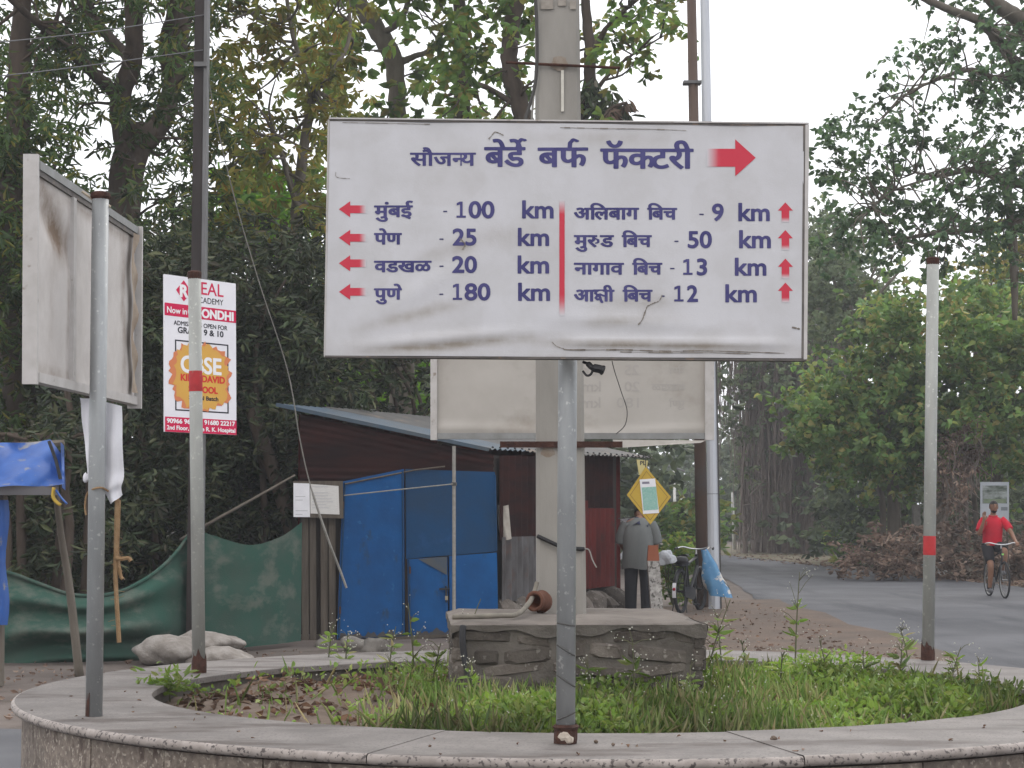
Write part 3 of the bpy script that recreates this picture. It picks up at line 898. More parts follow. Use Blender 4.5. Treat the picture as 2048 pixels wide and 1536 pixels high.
for r in rows_r:
    lett(r[0], r[1], r[2], r[3], r[4])
    lett('bich', r[5], r[6], r[3], r[4])
    number(r[7], r[8], r[9], r[10], r[11])
    ink_mesh('dash', [[(r[12], r[14] + 1.4, 0, (.04, .04, .12)), (r[13], r[14] + 1.4, 0, (.04, .04, .12)), (r[13], r[14] - 1.2, 0, (.04, .04, .12)), (r[12], r[14] - 1.2, 0, (.04, .04, .12))]], lambda u, v: sgw(u, v, 0.0016), banner)
    lett('km', r[15], r[16], r[17], r[18], 1.45, 1.15)
    arrow(r[19] + 40, r[19] + 16.5, r[19], 1570, 7.6, 15, vert=True)
# dividing rule
q = []; n = 16
for i in range(n):
    va, vb = lerp(400, 632, i / n), lerp(400, 632, (i + 1) / n)
    tf = lambda v: max(0, 1 - (v - 400) / 28, 1 - (632 - v) / 34)
    q.append([(1118.5, vb, tf(vb)), (1129, vb, tf(vb)), (1129, va, tf(va)), (1118.5, va, tf(va))])
ink_mesh('dividing_rule', q, lambda u, v: sgw(u, v, 0.0016), banner)
# slits, scratches and grime in the flex
def scratch(pts, w, seed, mat=m_grime, name='tear'):
    qq = random.Random(seed); mb = MB(); pp = smooth_path([(p[0], p[1], 0) for p in pts], 6)
    n = len(pp)
    for i in range(n - 1):
        wa = w * qq.uniform(0.3, 1.2); a, b = pp[i], pp[i + 1]
        d = (b - a); pr = Vector((-d.y, d.x, 0)).normalized() if d.length > 1e-6 else Vector((0, 1, 0))
        c = [a + pr * wa, b + pr * wa, b - pr * wa, a - pr * wa]
        mb.add([sgw(p.x, p.y, 0.0024) for p in c], [(0, 1, 2, 3)])
    mb.build(name, mat, banner)
scratch([(1126, 696), (1140, 700), (1250, 700), (1330, 703), (1400, 702), (1480, 704), (1568, 707)], 1.6, 1)
scratch([(1240, 704), (1330, 706), (1420, 706), (1500, 708)], 1.0, 2)
scratch([(1324, 590), (1318, 602), (1306, 607), (1296, 612)], 1.1, 3)
scratch([(1295, 611), (1290, 624), (1284, 640), (1276, 650)], 1.5, 4)
scratch([(1583, 655), (1592, 657), (1599, 659)], 1.8, 5)
scratch([(977, 279), (985, 270), (990, 265), (1000, 268), (1007, 272)], 1.2, 6)
scratch([(920, 478), (926, 484), (930, 490), (925, 500)], 1.8, 7)
scratch([(1120, 256), (1200, 258), (1300, 259), (1372, 262)], 1.0, 8)
scratch([(672, 345), (674, 355), (700, 358)], 0.7, 9)
scratch([(685, 246), (760, 247), (860, 249)], 0.8, 10)
scratch([(1104, 684), (1112, 692), (1124, 697)], 0.9, 11)
# post
def pipe_post(parent, u0, v0, u1, v1, Y, r=0.038, mat=m_galv, z0=SLAB_Z):
    a, b = P(u0, v0, Y), P(u1, v1, Y); a.z = z0 - 0.01
    MB().tube([a, b], r, 20).build('pipe', mat, parent, smooth=False).data.shade_smooth()
    return a, b
FY = base.y
pipe_post(fs, 1131, 1484, 1138, 260, FY, mat=m_galv)
mb = MB().lathe([(0.046, 0.0), (0.050, 0.02), (0.046, 0.05), (0.052, 0.065), (0.041, 0.075)], (base.x + .001, FY, SLAB_Z), seg=14)
mb.v = [(x + random.uniform(-.004, .004), y + random.uniform(-.004, .004), z) for x, y, z in mb.v]
mb.build('rusted_collar', m_rust, fs)
mb = MB().blob((base.x + 0.002, FY - 0.018, SLAB_Z + 0.026), (0.030, 0.040, 0.030), 0.25, 5)
mb.build('mortar_lump', M('pale mortar', (0.55, 0.49, 0.42), (0.42, 0.36, 0.30), scale=30, rough=0.95, bump=0.5), fs)
for k, (va, vb) in enumerate(((1246, 1252), (1290, 1312), (1350, 1374), (1440, 1425))):
    pa, pb_ = P(1114, va, FY - .03), P(1150, vb, FY - .03); pm = (pa + pb_) / 2; pm.y -= 0.018
    MB().tube(smooth_path([pa, pm, pb_], 4), 0.0028, 4).build('wire_wrap', m_wire, fs)
# black clip and stray wire under the sign
MB().tube(smooth_path([P(1166, 724, 7.46), P(1176, 728, 7.45), P(1184, 735, 7.44), P(1198, 738, 7.44), P(1209, 742, 7.44)], 4), [0.006] * 4 + [0.012] * 5 + [0.017] * 5 + [0.02] * 2 + [0.012], 7).build('clip', m_black, fs)
MB().tube(smooth_path([P(1166, 742, 7.45), P(1174, 751, 7.44), P(1182, 748, 7.44), P(1186, 738, 7.44)], 4), 0.005, 5).build('clip', m_black, fs)
MB().tube(smooth_path([P(1224, 722, 7.44), P(1230, 745, 7.44), P(1243, 785, 7.44), P(1254, 820, 7.44), P(1250, 850, 7.44), P(1232, 868, 7.44)], 5), 0.0018, 4).build('loose_wire', m_wire, fs)

# ------------------------------------------------------------------ rear sign, seen from behind
RY = 12.78
rsN = Vector((0.0, -1, 0)); rs_ = plane_place((0, RY, 2.5), rsN)
rbase = Vector((XAT(1124, RY + .09), RY + 0.085, SLAB_Z))
rs = thing('direction_sign', 'grey back of a direction sign half hidden behind the large white sign', 'road sign', rbase)
def rwave(u, v): return 0.004 * math.sin(u * .02 + 1) * math.sin(v * .025) + 0.014 * math.exp(-((v - 862 - 6 * math.sin(u * .012)) / 9) ** 2)
mb = MB(); mb.grid(lambda a, b: rs_(lerp(872, 1412, a), lerp(868, 600, b), rwave(lerp(872, 1412, a), lerp(868, 600, b)) - 0.02), 60, 40)
rban = mb.build('banner', m_cloth_back, rs, smooth=True)
def rrail(name, u0, v0, u1, v1, f, bk, mat, dv=0):
    q = [rs_(u0, v1 - dv, f), rs_(u1, v1 + dv, f), rs_(u1, v0 + dv, f), rs_(u0, v0 - dv, f)]
    MB().slab(q, rsN, f - bk).build(name, mat, rs)
rrail('side_rail', 861, 592, 874, 880, 0.012, -0.05, m_frame_pale)
rrail('side_rail', 1410, 592, 1428, 880, 0.012, -0.05, m_frame_pale)
rrail('bottom_rail', 874.5, 866, 1409.5, 878, 0.008, -0.05, m_frame_grey)
rrail('top_rail', 874.5, 588, 1409.5, 598, 0.008, -0.05, m_frame_grey)
rrail('backing', 873, 600, 1411, 867, -0.040, -0.046, m_cloth_back)
def rmap(u, v): return rs_(862 + (1 - (u - 651) / 961) * 566, 597 + (v - 237) / 476 * 285, 0.0)
def rplace(u, v):
    uu, vv = 862 + (1 - (u - 651) / 961) * 566, 597 + (v - 237) / 476 * 285
    return rs_(uu, vv, rwave(uu, vv) - 0.0185)
for r in rows_l[2:] + rows_l[1:2]:
    for wd, a, b, c, d, kx in ((r[0], r[1], r[2], r[3], r[4], 1.9), (r[5], r[6], r[7], r[8], r[9], 1.1), ('km', r[13], r[14], r[15], r[16], 1.1)):
        mb = MB(); write_word(mb, rplace, DEV.get(wd, wd), a, b, c, d, rx=0.6, ky=kx, step=1.2)
        mb.f = [tuple(reversed(f)) for f in mb.f]
        mb.build('show_through_print', m_ghost, rban)
for r in rows_r[1:]:
    mb = MB(); write_word(mb, rplace, DEV[r[0]], r[1], r[2], r[3], r[4], rx=0.6, step=1.2); mb.f = [tuple(reversed(f)) for f in mb.f]
    mb.build('show_through_print', m_ghost, rban)
MB().tube([rbase, rbase + Vector((0, 0, 2.5))], 0.038, 16).build('pipe', m_galv, rs).data.shade_smooth()
mb = MB(); mb.add([rs_(1225, 879, 0.004), rs_(1412, 881, 0.006), rs_(1400, 886, 0.03), rs_(1300, 892, 0.03), rs_(1232, 896, 0.02)], [(0, 4, 3, 2, 1)])
mb.build('torn_flap', m_cloth_back, rs)

# ------------------------------------------------------------------ left sign, seen edge-on from its back
lbase = G(189, 1432, SLAB_Z)
ls = thing('direction_sign', 'white sign on the left pipe post, seen sharply from the side and back', 'road sign', lbase)
YN, YF = 7.95, 9.95
def lf(a, b, off=0.0):
    """a: near to far, b: top to bottom, off towards the planter's middle"""
    n = P(lerp(77, 75, b), lerp(322, 764, b), YN); f = P(lerp(277, 275, b), lerp(457, 810, b), YF)
    p = n + (f - n) * a
    return p + Vector((off, 0, 0))
def lpan(a, b):
    s = 0.004 * math.sin(6 * a) * math.sin(5 * b)
    s -= 0.030 * math.exp(-((b - 0.13 - 0.55 * max(0, a - 0.0)) / 0.10) ** 2) * math.exp(-((a - 0.17) / 0.16) ** 2)
    return lf(lerp(0.01, 0.985, a), lerp(0.045, 0.965, b), -0.012 + s)
mb = MB().grid(lambda a, b: lpan(a, 1 - b), 50, 40)
lban = mb.build('banner', dirt_mat('flex reverse', (0.56, 0.535, 0.52), (0.50, 0.475, 0.46), (0.17, 0.12, 0.085), .75), ls, smooth=True)
def ldirt(a, b):
    b = 1 - b
    g = lambda x, y, sx, sy, s, t=0.0: s * math.exp(-((a - x) / sx) ** 2 - ((b - y - t * (a - x)) / sy) ** 2)
    d = g(.16, .17, .07, .10, .75, 1.0) + g(.20, .28, .07, .10, .8) + g(.06, .10, .05, .10, .45, 1.2) + g(.13, .62, .02, .22, .22, 2.0) + g(.28, .5, .012, .5, .35) + g(.15, .97, .2, .03, .4)
    d += g(.87, .5, .03, .6, .5) + g(.6, .05, .4, .03, .5) + .12
    return d
set_dirt(lban, 50, 40, ldirt)
def lbar(name, a0, b0, a1, b1, o0, o1, mat):
    q = [lf(a0, b1, o0), lf(a1, b1, o0), lf(a1, b1, o1), lf(a0, b1, o1), lf(a0, b0, o0), lf(a1, b0, o0), lf(a1, b0, o1), lf(a0, b0, o1)]
    MB().hexa(q).build(name, mat, ls)
lbar('backing', 0.005, 0.02, 0.99, 0.98, -0.058, -0.052, m_cloth)
lbar('top_rail', 0.008, -0.005, 0.992, 0.035, -0.05, 0.004, m_frame_grey)
lbar('top_lip_shadow', 0.012, 0.0355, 0.985, 0.06, -0.03, -0.002, m_frame_dark)  # dark strip drawn as the shadow line below this top rail
lbar('bottom_rail', 0.008, 0.955, 0.992, 1.0, -0.05, 0.004, m_frame_pale)
lbar('side_rail', -0.006, -0.03, 0.0075, 1.01, -0.062, 0.0, m_frame_pale)
lbar('side_rail', 0.9925, -0.01, 1.005, 1.02, -0.05, 0.022, m_frame_pale)
lbar('middle_bar', 0.30, 0.061, 0.325, 0.954, -0.025, 0.004, m_frame_pale)
mb = MB().grid(lambda a, b: lf(0.90 + 0.05 * a + 0.012 * math.sin(14 * b), lerp(0.94, 0.05, b), 0.012 + 0.012 * math.sin(25 * b + 2 * a) * a), 5, 24)
mb.build('torn_flap', M('dirty torn flex', (0.36, 0.30, 0.24), (0.24, 0.185, 0.14), scale=8, rough=0.9), ls, smooth=True)
lY = lbase.y
pipe_post(ls, 188, 1430, 201, 392, lY)
MB().lathe([(0.038, 0), (0.046, 0.012), (0.044, 0.03), (0.030, 0.036), (0.0, 0.037)], P(201, 397, lY) + Vector((0, 0, -0.005)), seg=14).build('rusted_cap', m_rust, ls)
for (u, v) in ((178, 393), (213, 408)):
    MB().tube([P(u - 14, v - 10, lY), P(u + 8, v + 6, lY + .01)], 0.007, 5).build('strap', M('frayed strap', (0.42, 0.36, 0.28), rough=0.9), ls)
mb = MB().lathe([(0.041, 0.0), (0.0405, 0.05), (0.0395, 0.105), (0.0385, 0.11)], (lbase.x, lY, SLAB_Z), seg=16)
mb.f = [f for i, f in enumerate(mb.f) if (i % 16) in (9, 10, 11, 12)]
mb.build('rust_patch', m_rust, ls)
# white cloth strips tied round the left post
lc = thing('cloth_banner', 'white cloth banner hanging folded below the left sign, tied to its post', 'banner', P(205, 1000, lY))
def strip(pts_l, pts_r, name, n=24):
    L = smooth_path([P(u, v, y) for u, v, y in pts_l], 6); R = smooth_path([P(u, v, y) for u, v, y in pts_r], 6); n = len(L) - 1
    mb = MB()
    def fn(a, b):
        i = min(len(L) - 1, int(round(b * n)))
        p = L[i].lerp(R[i], a); p.y += 0.012 * math.sin(a * 7 + b * 3) + 0.006 * math.sin(b * 17)
        return p
    mb.grid(fn, 8, n).build(name, m_whitecloth, lc, smooth=True)
yy = lY + 0.06
strip([(160, 796, yy), (164, 850, yy), (172, 920, yy), (174, 960, yy)], [(196, 798, yy), (194, 850, yy), (188, 920, yy), (182, 960, yy)], 'cloth')
strip([(204, 802, yy - .02), (206, 860, yy - .03), (207, 930, yy - .03), (208, 975, yy - .03), (212, 992, yy - .03), (222, 1008, yy - .03)], [(243, 812, yy - .02), (244, 870, yy - .03), (246, 930, yy - .03), (247, 958, yy - .03), (242, 975, yy - .03), (246, 990, yy - .03)], 'cloth')
MB().blob(P(171, 956, yy), (0.014, 0.012, 0.022), 0.3, 2).build('knot', m_whitecloth, lc, smooth=True)
# jute rope hanging from the knot
rp = thing('rope', 'frayed jute rope hanging beside the left post', 'rope', P(236, 1280, yy))
MB().tube(smooth_path([P(234, 995, yy), P(232, 1080, yy), P(231, 1150, yy), P(233, 1200, yy), P(236, 1250, yy), P(238, 1285, yy)], 6), 0.0105, 7).build('strand', m_rope, rp)
MB().tube(smooth_path([P(238, 1000, yy), P(236, 1060, yy + .01), P(235, 1110, yy + .01), P(241, 1150, yy), P(246, 1158, yy)], 6), 0.009, 6).build('strand', m_rope, rp)
MB().tube(smooth_path([P(232, 1116, yy - .01), P(242, 1118, yy - .02), P(256, 1116, yy - .02), P(262, 1122, yy - .02)], 4), 0.010, 6).build('knot_end', m_rope, rp)
MB().tube(smooth_path([P(172, 1030, yy - .05), P(170, 1010, yy - .05), P(176, 985, yy - .06), P(200, 975, yy - .13), P(216, 982, yy - .05)], 5), 0.005, 5).build('tie', m_rope, rp)
mb = MB()
for t in range(26):
    q0 = P(234 + random.uniform(-5, 5), random.uniform(1000, 1280), yy)
    mb.tube([q0, q0 + Vector((random.uniform(-.03, .03), random.uniform(-.02, .02), random.uniform(-.02, .02)))], 0.0012, 3)
mb.build('fray', m_rope, rp)

# ------------------------------------------------------------------ bare posts of the ring
def bare_post(label, ub, vb, ut, vt, band, rusty):
    b = G(ub, vb, SLAB_Z)
    t = thing('pipe_post', label, 'post', b, group='galvanised posts on the planter ring')
    a, c = pipe_post(t, ub, vb, ut, vt, b.y, mat=m_galv_old)
    ax = (c - a).normalized()
    MB().lathe([(0.0385, -0.03), (0.041, -0.01), (0.041, 0.01), (0.03, 0.018), (0, 0.019)], c, ax, 14).build('rusted_cap', m_rust, t)
    k0, k1 = [(P(ub, v, b.y).z - a.z) / (c.z - a.z) for v in (band[1], band[0])]
    MB().lathe([(0.0387, 0), (0.0393, 0.004), (0.0393, (k1 - k0) * (c - a).length - .004), (0.0387, (k1 - k0) * (c - a).length)], a + (c - a) * k0, ax, 20).build('red_band', m_redband, t).data.shade_smooth()
    mb = MB().lathe([(0.043, 0.0), (0.044, 0.04), (0.0405, 0.09), (0.0386, 0.12 if rusty else 0.1)], b, seg=16)
    mb.v = [(x, y, z if z < b.z + .05 else z + random.uniform(-.05, .02)) for x, y, z in mb.v]
    mb.build('rusted_foot', m_rust, t)
    return t
bare_post('bare pipe post with a red band, in front of the academy advert', 398, 1345, 389, 548, (742, 783), True)
bare_post('bare pipe post with a red band, standing apart on the right by the road', 1856, 1320, 1866, 520, (1072, 1110), True)

# ------------------------------------------------------------------ dark steel pole and the academy advert on it
DY = 20.5
db = P(395, 1309, DY); db.z = 0
dp = thing('steel_pole', 'tall dark steel utility pole behind the academy advert', 'utility pole', db)
m_darkpole = M('dark pole steel', (0.042, 0.034, 0.033), (0.030, 0.025, 0.024), scale=5, rough=0.7, metal=0.2, stretch=(1, 1, 0.2))
m_greyflange = M('grey flange', (0.17, 0.17, 0.175), (0.12, 0.12, 0.12), scale=5, rough=0.6, metal=0.2, stretch=(1, 1, 0.2))
def vbox(parent, name, u0, u1, vtop, ub0, ub1, Y, dep, mat):
    a = P(u0, vtop, Y); b = P(u1, vtop, Y); c = Vector((XAT(ub0, Y), Y, 0)); d = Vector((XAT(ub1, Y), Y, 0)); o = Vector((0, dep, 0))
    MB().hexa([c, d, d + o, c + o, a, b, b + o, a + o]).build(name, mat, parent)
vbox(dp, 'web', 392, 410, -160, 376, 398, DY, 0.14, m_darkpole)
vbox(dp, 'flange', 410.5, 417, -160, 398.5, 406, DY - 0.02, 0.18, m_greyflange)
MB().box(P(403, 132, DY + .05), (0.14, 0.20, 0.05)).build('clamp', m_greyflange, dp)
bn = Vector((math.sin(math.radians(24)), -math.cos(math.radians(24)), 0))
ab_ = plane_place(P(396, 700, DY - 0.09), bn)
adv = thing('advert_board', 'white and crimson academy advert board with an orange splash tied to the dark pole', 'advert board', P(398, 866, DY - 0.09))
TL, TR, BL2, BR2 = (328.4, 548.0), (471.6, 567.3), (329.4, 863.2), (473.0, 870.2)
def bpx(x, y):
    s, t = (x - 118) / 594, y / 1290
    u = lerp(lerp(TL[0], TR[0], s), lerp(BL2[0], BR2[0], s), t); v = lerp(lerp(TL[1], TR[1], s), lerp(BL2[1], BR2[1], s), t)
    return u, v
def ap(off): return lambda x, y: ab_(*bpx(x, y), off)
m_vinyl = M('white vinyl', (0.76, 0.76, 0.80), (0.71, 0.71, 0.76), scale=4, rough=0.45)
q = [ap(0)(118, 1290), ap(0)(712, 1290), ap(0)(712, 0), ap(0)(118, 0)]
MB().slab(q, bn, 0.05).build('panel', m_vinyl, adv)
panel = adv.children[0]
CRIM, NAVY = (0.56, 0.012, 0.075), (0.02, 0.02, 0.03)
def rect(name, x0, y0, x1, y1, col, off):
    ink_mesh(name, [[(x0, y1, 0, col), (x1, y1, 0, col), (x1, y0, 0, col), (x0, y0, 0, col)]], ap(off), panel)
def words(txt, x0, x1, yt, yb_, mat, off, rx=2.0):
    mb = MB(); write_word(mb, ap(off), txt, x0, x1, yt, yb_, rx=rx, ky=1.0, step=2.6)
    mb.build('lettering', mat, panel)
m_crim = M('crimson ink', CRIM, rough=0.5); m_navy = M('black ink', NAVY, rough=0.5); m_wink = M('white ink', (0.78, 0.78, 0.8), rough=0.5); m_rink = M('red ink', (0.58, 0.03, 0.02), rough=0.5)
rect('red_band', 120, 232, 712, 336, CRIM, 0.002)
rect('red_band', 121, 1166, 712, 1289, CRIM, 0.002)
ink_mesh('emblem', [[(280, 30, 0, CRIM), (215, 118, 0, CRIM), (280, 206, 0, CRIM), (345, 118, 0, CRIM)]], ap(0.002), panel)
words('R', 246, 318, 72, 168, m_wink, 0.004, 6)
words('EAL', 425, 610, 25, 128, m_crim, 0.002, 1)
words('ACADEMY', 368, 608, 152, 200, m_navy, 0.002, 0.5)
words('Now in', 140, 305, 262, 312, m_wink, 0.004, 1.2)
words('CHONDHI', 312, 692, 250, 320, m_wink, 0.004, 4)
words('ADMISSIONS OPEN FOR', 195, 640, 370, 406, m_navy, 0.002, 1)
words('GRADE 9 & 10', 228, 608, 420, 468, m_navy, 0.002, 2)
for (x0, y0, x1, y1) in ((205, 527, 640, 538), (205, 1100, 648, 1111), (205, 527, 216, 1111), (637, 527, 648, 1111)):
    rect('black_border', x0, y0, x1, y1, NAVY, 0.002)
qq = random.Random(4)
def splash(rx_, ry_, jag, n, col, off, cx=418, cy=815):
    pts = []
    for i in range(n):
        a = 2 * PI * i / n
        k = 1 + qq.uniform(-jag, jag)
        sq = (abs(math.cos(a)) ** 3 + abs(math.sin(a)) ** 3) ** (-1 / 3)
        pts.append((cx + rx_ * k * sq * math.cos(a) * 0.92, cy + ry_ * k * sq * math.sin(a) * 0.92, 0, col))
    tris = [[(cx, cy, 0, (col[0] * 1.02, col[1] * 1.18, col[2] * .9)), pts[(i + 1) % n], pts[i]] for i in range(n)]
    ink_mesh('orange_splash', tris, ap(off), panel)
splash(268, 292, 0.11, 70, (0.60, 0.20, 0.09), 0.0035)
splash(238, 285, 0.08, 70, (0.62, 0.34, 0.075), 0.005)
words('CBSE', 250, 590, 655, 788, m_wink, 0.007, 5)
words('KING DAVID', 250, 618, 806, 860, m_rink, 0.007, 3)
words('SCHOOL', 315, 558, 898, 950, m_rink, 0.007, 3)
words('Special Batch', 318, 562, 978, 1012, m_navy, 0.007, 1.5)
words('90966 96', 135, 330, 1180, 1216, m_wink, 0.004, 1.8)
words('91680 22217', 445, 700, 1178, 1214, m_wink, 0.004, 1.8)
words('2nd Floor, Above R. K. Hospital', 135, 702, 1236, 1270, m_wink, 0.004, 1.4)
# wires from the dark pole
for k, (pts, r, lab) in enumerate((
    ([P(408, 30, DY), P(200, 62, DY - 1), P(0, 84, DY - 2), P(-300, 108, DY - 3.5)], 0.006, 'upper of two thin overhead wires running left from the dark pole'),
    ([P(406, 100, DY), P(200, 128, DY - 1), P(0, 152, DY - 2), P(-300, 178, DY - 3.5)], 0.006, 'lower of two thin overhead wires running left from the dark pole'))):
    tag(MB().tube(smooth_path(pts, 6), r, 4).build('overhead_wire', M('overhead wire', (0.13, 0.13, 0.135), rough=0.7), None), lab, 'wire', 'overhead wires')
gw = [P(412, 120, DY), P(430, 230, DY + .3), P(470, 400, DY + .8), P(520, 570, DY + 1.2), P(575, 740, DY + 1.6), P(600, 880, DY + 1.9), P(622, 975, DY + 2.1), P(655, 1075, DY + 2.2), P(680, 1140, DY + 2.3), P(693, 1176, DY + 2.3)]
tag(MB().tube(smooth_path(gw, 6), [0.006] * 25 + [0.008] * 12 + [0.015] * 18, 6).build('stay_wire', m_wire_pale), 'long pale stay wire dangling from the dark pole to the blue shack', 'wire')
# ------------------------------------------------------------------ shack
m_roof = M('roof sheet', (0.092, 0.090, 0.088), (0.066, 0.064, 0.062), scale=2, rough=0.6, metal=0.1, stain=(0.17, 0.13, 0.10), stain_scale=2.5, stain_cut=0.56)
m_roof_blue = M('blue roof sheet', (0.055, 0.090, 0.130), (0.075, 0.092, 0.108), scale=2, rough=0.55, stain=(0.11, 0.105, 0.098), stain_scale=1.6, stain_cut=0.57)
m_red_shaded = M('shaded red sheet', (0.036, 0.013, 0.011), (0.016, 0.009, 0.009), scale=3, rough=0.9, spec=0.08, stretch=(.4, .4, 2))  # darker copy of the red sheet, eave shade put into its colour
m_redsheet = M('red corrugated sheet', (0.125, 0.020, 0.017), (0.066, 0.015, 0.013), scale=3, rough=0.8, spec=0.12, stretch=(1, 1, 0.4), stain=(0.06, 0.025, 0.02), stain_scale=3, stain_cut=0.58)
m_greysheet = M('grey corrugated sheet', (0.115, 0.112, 0.115), (0.05, 0.045, 0.045), scale=4, rough=0.7, metal=0.2, stretch=(1, 1, 0.4), stain=(0.09, 0.055, 0.045), stain_scale=3, stain_cut=0.55)
m_blue = M('blue painted steel', (0.005, 0.080, 0.245), (0.005, 0.060, 0.190), scale=2.5, rough=0.65, spec=0.12, bump=0.6, bscale=2.2, spots=(0.018, 0.10, 0.25), spot_scale=14, spot_cut=0.66, stain=(0.035, 0.045, 0.06), stain_scale=3.0, stain_cut=0.60, stain_stretch=(1.5, 1.5, .7), objvar=0.12)
m_bluedk = M('faded blue steel', (0.008, 0.050, 0.128), (0.016, 0.045, 0.095), scale=2.2, rough=0.7, spec=0.1, bump=0.6, bscale=2.2, stain=(0.02, 0.07, 0.18), stain_scale=2, stain_cut=0.58)
m_plank = M('grey weathered wood', (0.095, 0.080, 0.065), (0.06, 0.05, 0.04), scale=4, rough=0.95, stretch=(4, 4, 0.4), bump=0.4, objvar=0.25)
m_bottom = M('dark wood', (0.035, 0.028, 0.024), rough=0.9)
R1, R2, R3 = P(552, 808, 23.4), P(977, 898, 24.0), P(1302, 916, 29.5)
R4 = R1 + (R3 - R2)
sh = thing('tin_shack', 'roadside tin shack with blue steel panels and red corrugated walls', 'shack', (R2.x, R2.y, 0))
rn = (R2 - R1).cross(R4 - R1).normalized()
if rn.z < 0: rn = -rn
# roof sheets side by side, ridges running down to the eave
nsheet = 5
for k in range(nsheet):
    t0, t1 = k / nsheet, (k + 1) / nsheet + 0.012
    mb = MB()
    def fn(a, b):
        p = R1.lerp(R2, a * 1.0); e = (R4 - R1) * lerp(t0, t1, b)
        return p + e + rn * (0.012 * math.sin(b * PI * 2 * 8) + 0.004 * (k % 2) + 0.01 * math.sin(3 * a + k))
    mb.grid(fn, 10, 64)
    mb.build('roof_sheet', m_roof_blue if k < 1 else m_roof, sh, smooth=True)
d = (R2 - R1).normalized()
MB().slab([R1 + rn * .016, R1 - rn * .03, R2 - rn * .03, R2 + rn * .016], (R4 - R1).normalized() * -1, 0.02).build('barge_strip', m_roof_blue, sh)
for a in (0.3, 0.75):
    q0, q1 = R1.lerp(R2, a) - rn * 0.06 + (R4 - R1) * .02, R1.lerp(R2, a) - rn * 0.06 + (R4 - R1) * .98
    MB().tube([q0, q1], 0.035, 6).build('roof_pole', m_plank, sh)
mb = MB()
for i in range(26):
    p = R2.lerp(R3, (i + .5) / 26) + rn * 0.018
    MB().lathe([(0.0, 0.022), (0.016, 0.018), (0.018, 0.0)], p, rn, 6).build('roof_bolt', m_black, sh)
# walls
def wall_pt(A, B, t, z): return Vector((lerp(A.x, B.x, t), lerp(A.y, B.y, t), z))
A = Vector((XAT(600, 23.55), 23.55, 0)); C = Vector((XAT(993, 24.12), 24.12, 0)); D = Vector((XAT(1240, 29.4), 29.4, 0))
E_ = A + (D - C)
def roof_under(p):
    """height of the roof above the ground point p"""
    return R1.z - ((p.x - R1.x) * rn.x + (p.y - R1.y) * rn.y) / rn.z - 0.07
def corr(name, A, B, t0, t1, z0, z1, mat, ribs_v=True, pitch=0.24, amp=0.026, off=0.0):
    mb = MB(); n = (B - A).cross(Vector((0, 0, 1))).normalized()
    L = (B - A).length * (t1 - t0)
    nu = max(4, int(L / pitch * 10)) if ribs_v else 6
    def fn(a, b):
        t = lerp(t0, t1, a); p = wall_pt(A, B, t, 0)
        zt = z1 if z1 is not None else roof_under(p); z = lerp(z0, zt, b)
        ph = (L * a if ribs_v else z) / pitch * 2 * PI
        q = p + n * (amp * math.sin(ph) + off); q.z = z
        return q
    H = (z1 if z1 else 2.7) - z0
    mb.grid(fn, nu, 1 if ribs_v else max(6, int(H / pitch * 4)))
    return mb.build(name, mat, sh, smooth=True)
corr('corrugated_wall', A, C, 0.0, 0.985, 1.80, None, m_red_shaded, ribs_v=False, pitch=0.085, amp=0.018)
corr('corrugated_wall', C, D, 0.02, 0.36, 1.20, None, m_red_shaded)
corr('corrugated_wall', C, D, 0.365, 0.70, 1.72, None, m_red_shaded, off=0.0)
corr('corrugated_wall', C, D, 0.365, 0.70, 0.45, 1.73, m_redsheet, off=0.012)
corr('corrugated_wall', C, D, 0.69, 0.93, 0.45, 1.62, m_redsheet, off=0.02)
corr('corrugated_wall', C, D, 0.69, 0.93, 1.63, None, m_red_shaded, off=0.0)
corr('corrugated_wall', C, D, 0.01, 0.30, 0.42, 1.24, m_greysheet, off=0.055, amp=0.03, pitch=0.22)
corr('corrugated_wall', D, E_, 0, 1, 0.1, None, m_redsheet)
corr('corrugated_wall', E_, A, 0, 1, 0.1, None, m_redsheet)
corr('inner_wall', A, C, 0.0, 1.0, 0.05, 1.79, m_bottom, amp=0.0, off=-0.05)
corr('inner_wall', C, D, 0.0, 1.0, 0.05, None, m_bottom, amp=0.0, off=-0.06)
# grey planks at the left end
wn_ = (C - A).cross(Vector((0, 0, 1))).normalized()
FY0 = 23.45
def fpt(u, v, y=FY0): return P(u, v, y + (u - 600) / 393 * 0.55)
def fpanel(name, quad, mat, y=FY0, th=0.025, bevel=0.004):
    """front panel from pixel corners clockwise from top left"""
    q = [fpt(u, v, y) for u, v in quad]
    return MB().slab([q[3], q[2], q[1], q[0]], wn_, th).build(name, mat, sh, bevel=bevel)
for (u0, u1) in ((603, 617), (619, 632), (641, 655), (657, 671)):
    fpanel('plank', [(u0, 1030), (u1, 1032), (u1 + 1, 1284), (u0 + 1, 1284)], m_plank, FY0 + random.uniform(0.02, 0.06))
fpanel('blue_panel', [(686, 963), (808, 938), (810, 1272), (674, 1279)], m_blue, FY0 - 0.02)
up = fpanel('blue_panel', [(811, 938), (990, 944), (994, 1103), (812, 1118)], m_bluedk, FY0 + 0.02)
door = fpanel('door', [(815, 1119), (895, 1113), (897, 1268), (818, 1276)], m_blue, FY0 + 0.01)
fpanel('blue_panel', [(898, 1112), (994, 1105), (997, 1262), (900, 1268)], m_blue, FY0 + 0.015)
q = [fpt(u, v, FY0 - 0.006) for u, v in ((836, 1118), (894, 1113), (894, 1150))]
MB().add([q[2], q[1], q[0]], [(0, 1, 2)]).build('worn_patch', M('worn grey paint', (0.075, 0.078, 0.078), (0.05, 0.07, 0.10), scale=6, rough=0.8), sh)
MB().box(fpt(889, 1178, FY0 - .03), (0.13, 0.02, 0.022)).build('bolt', m_black, door)
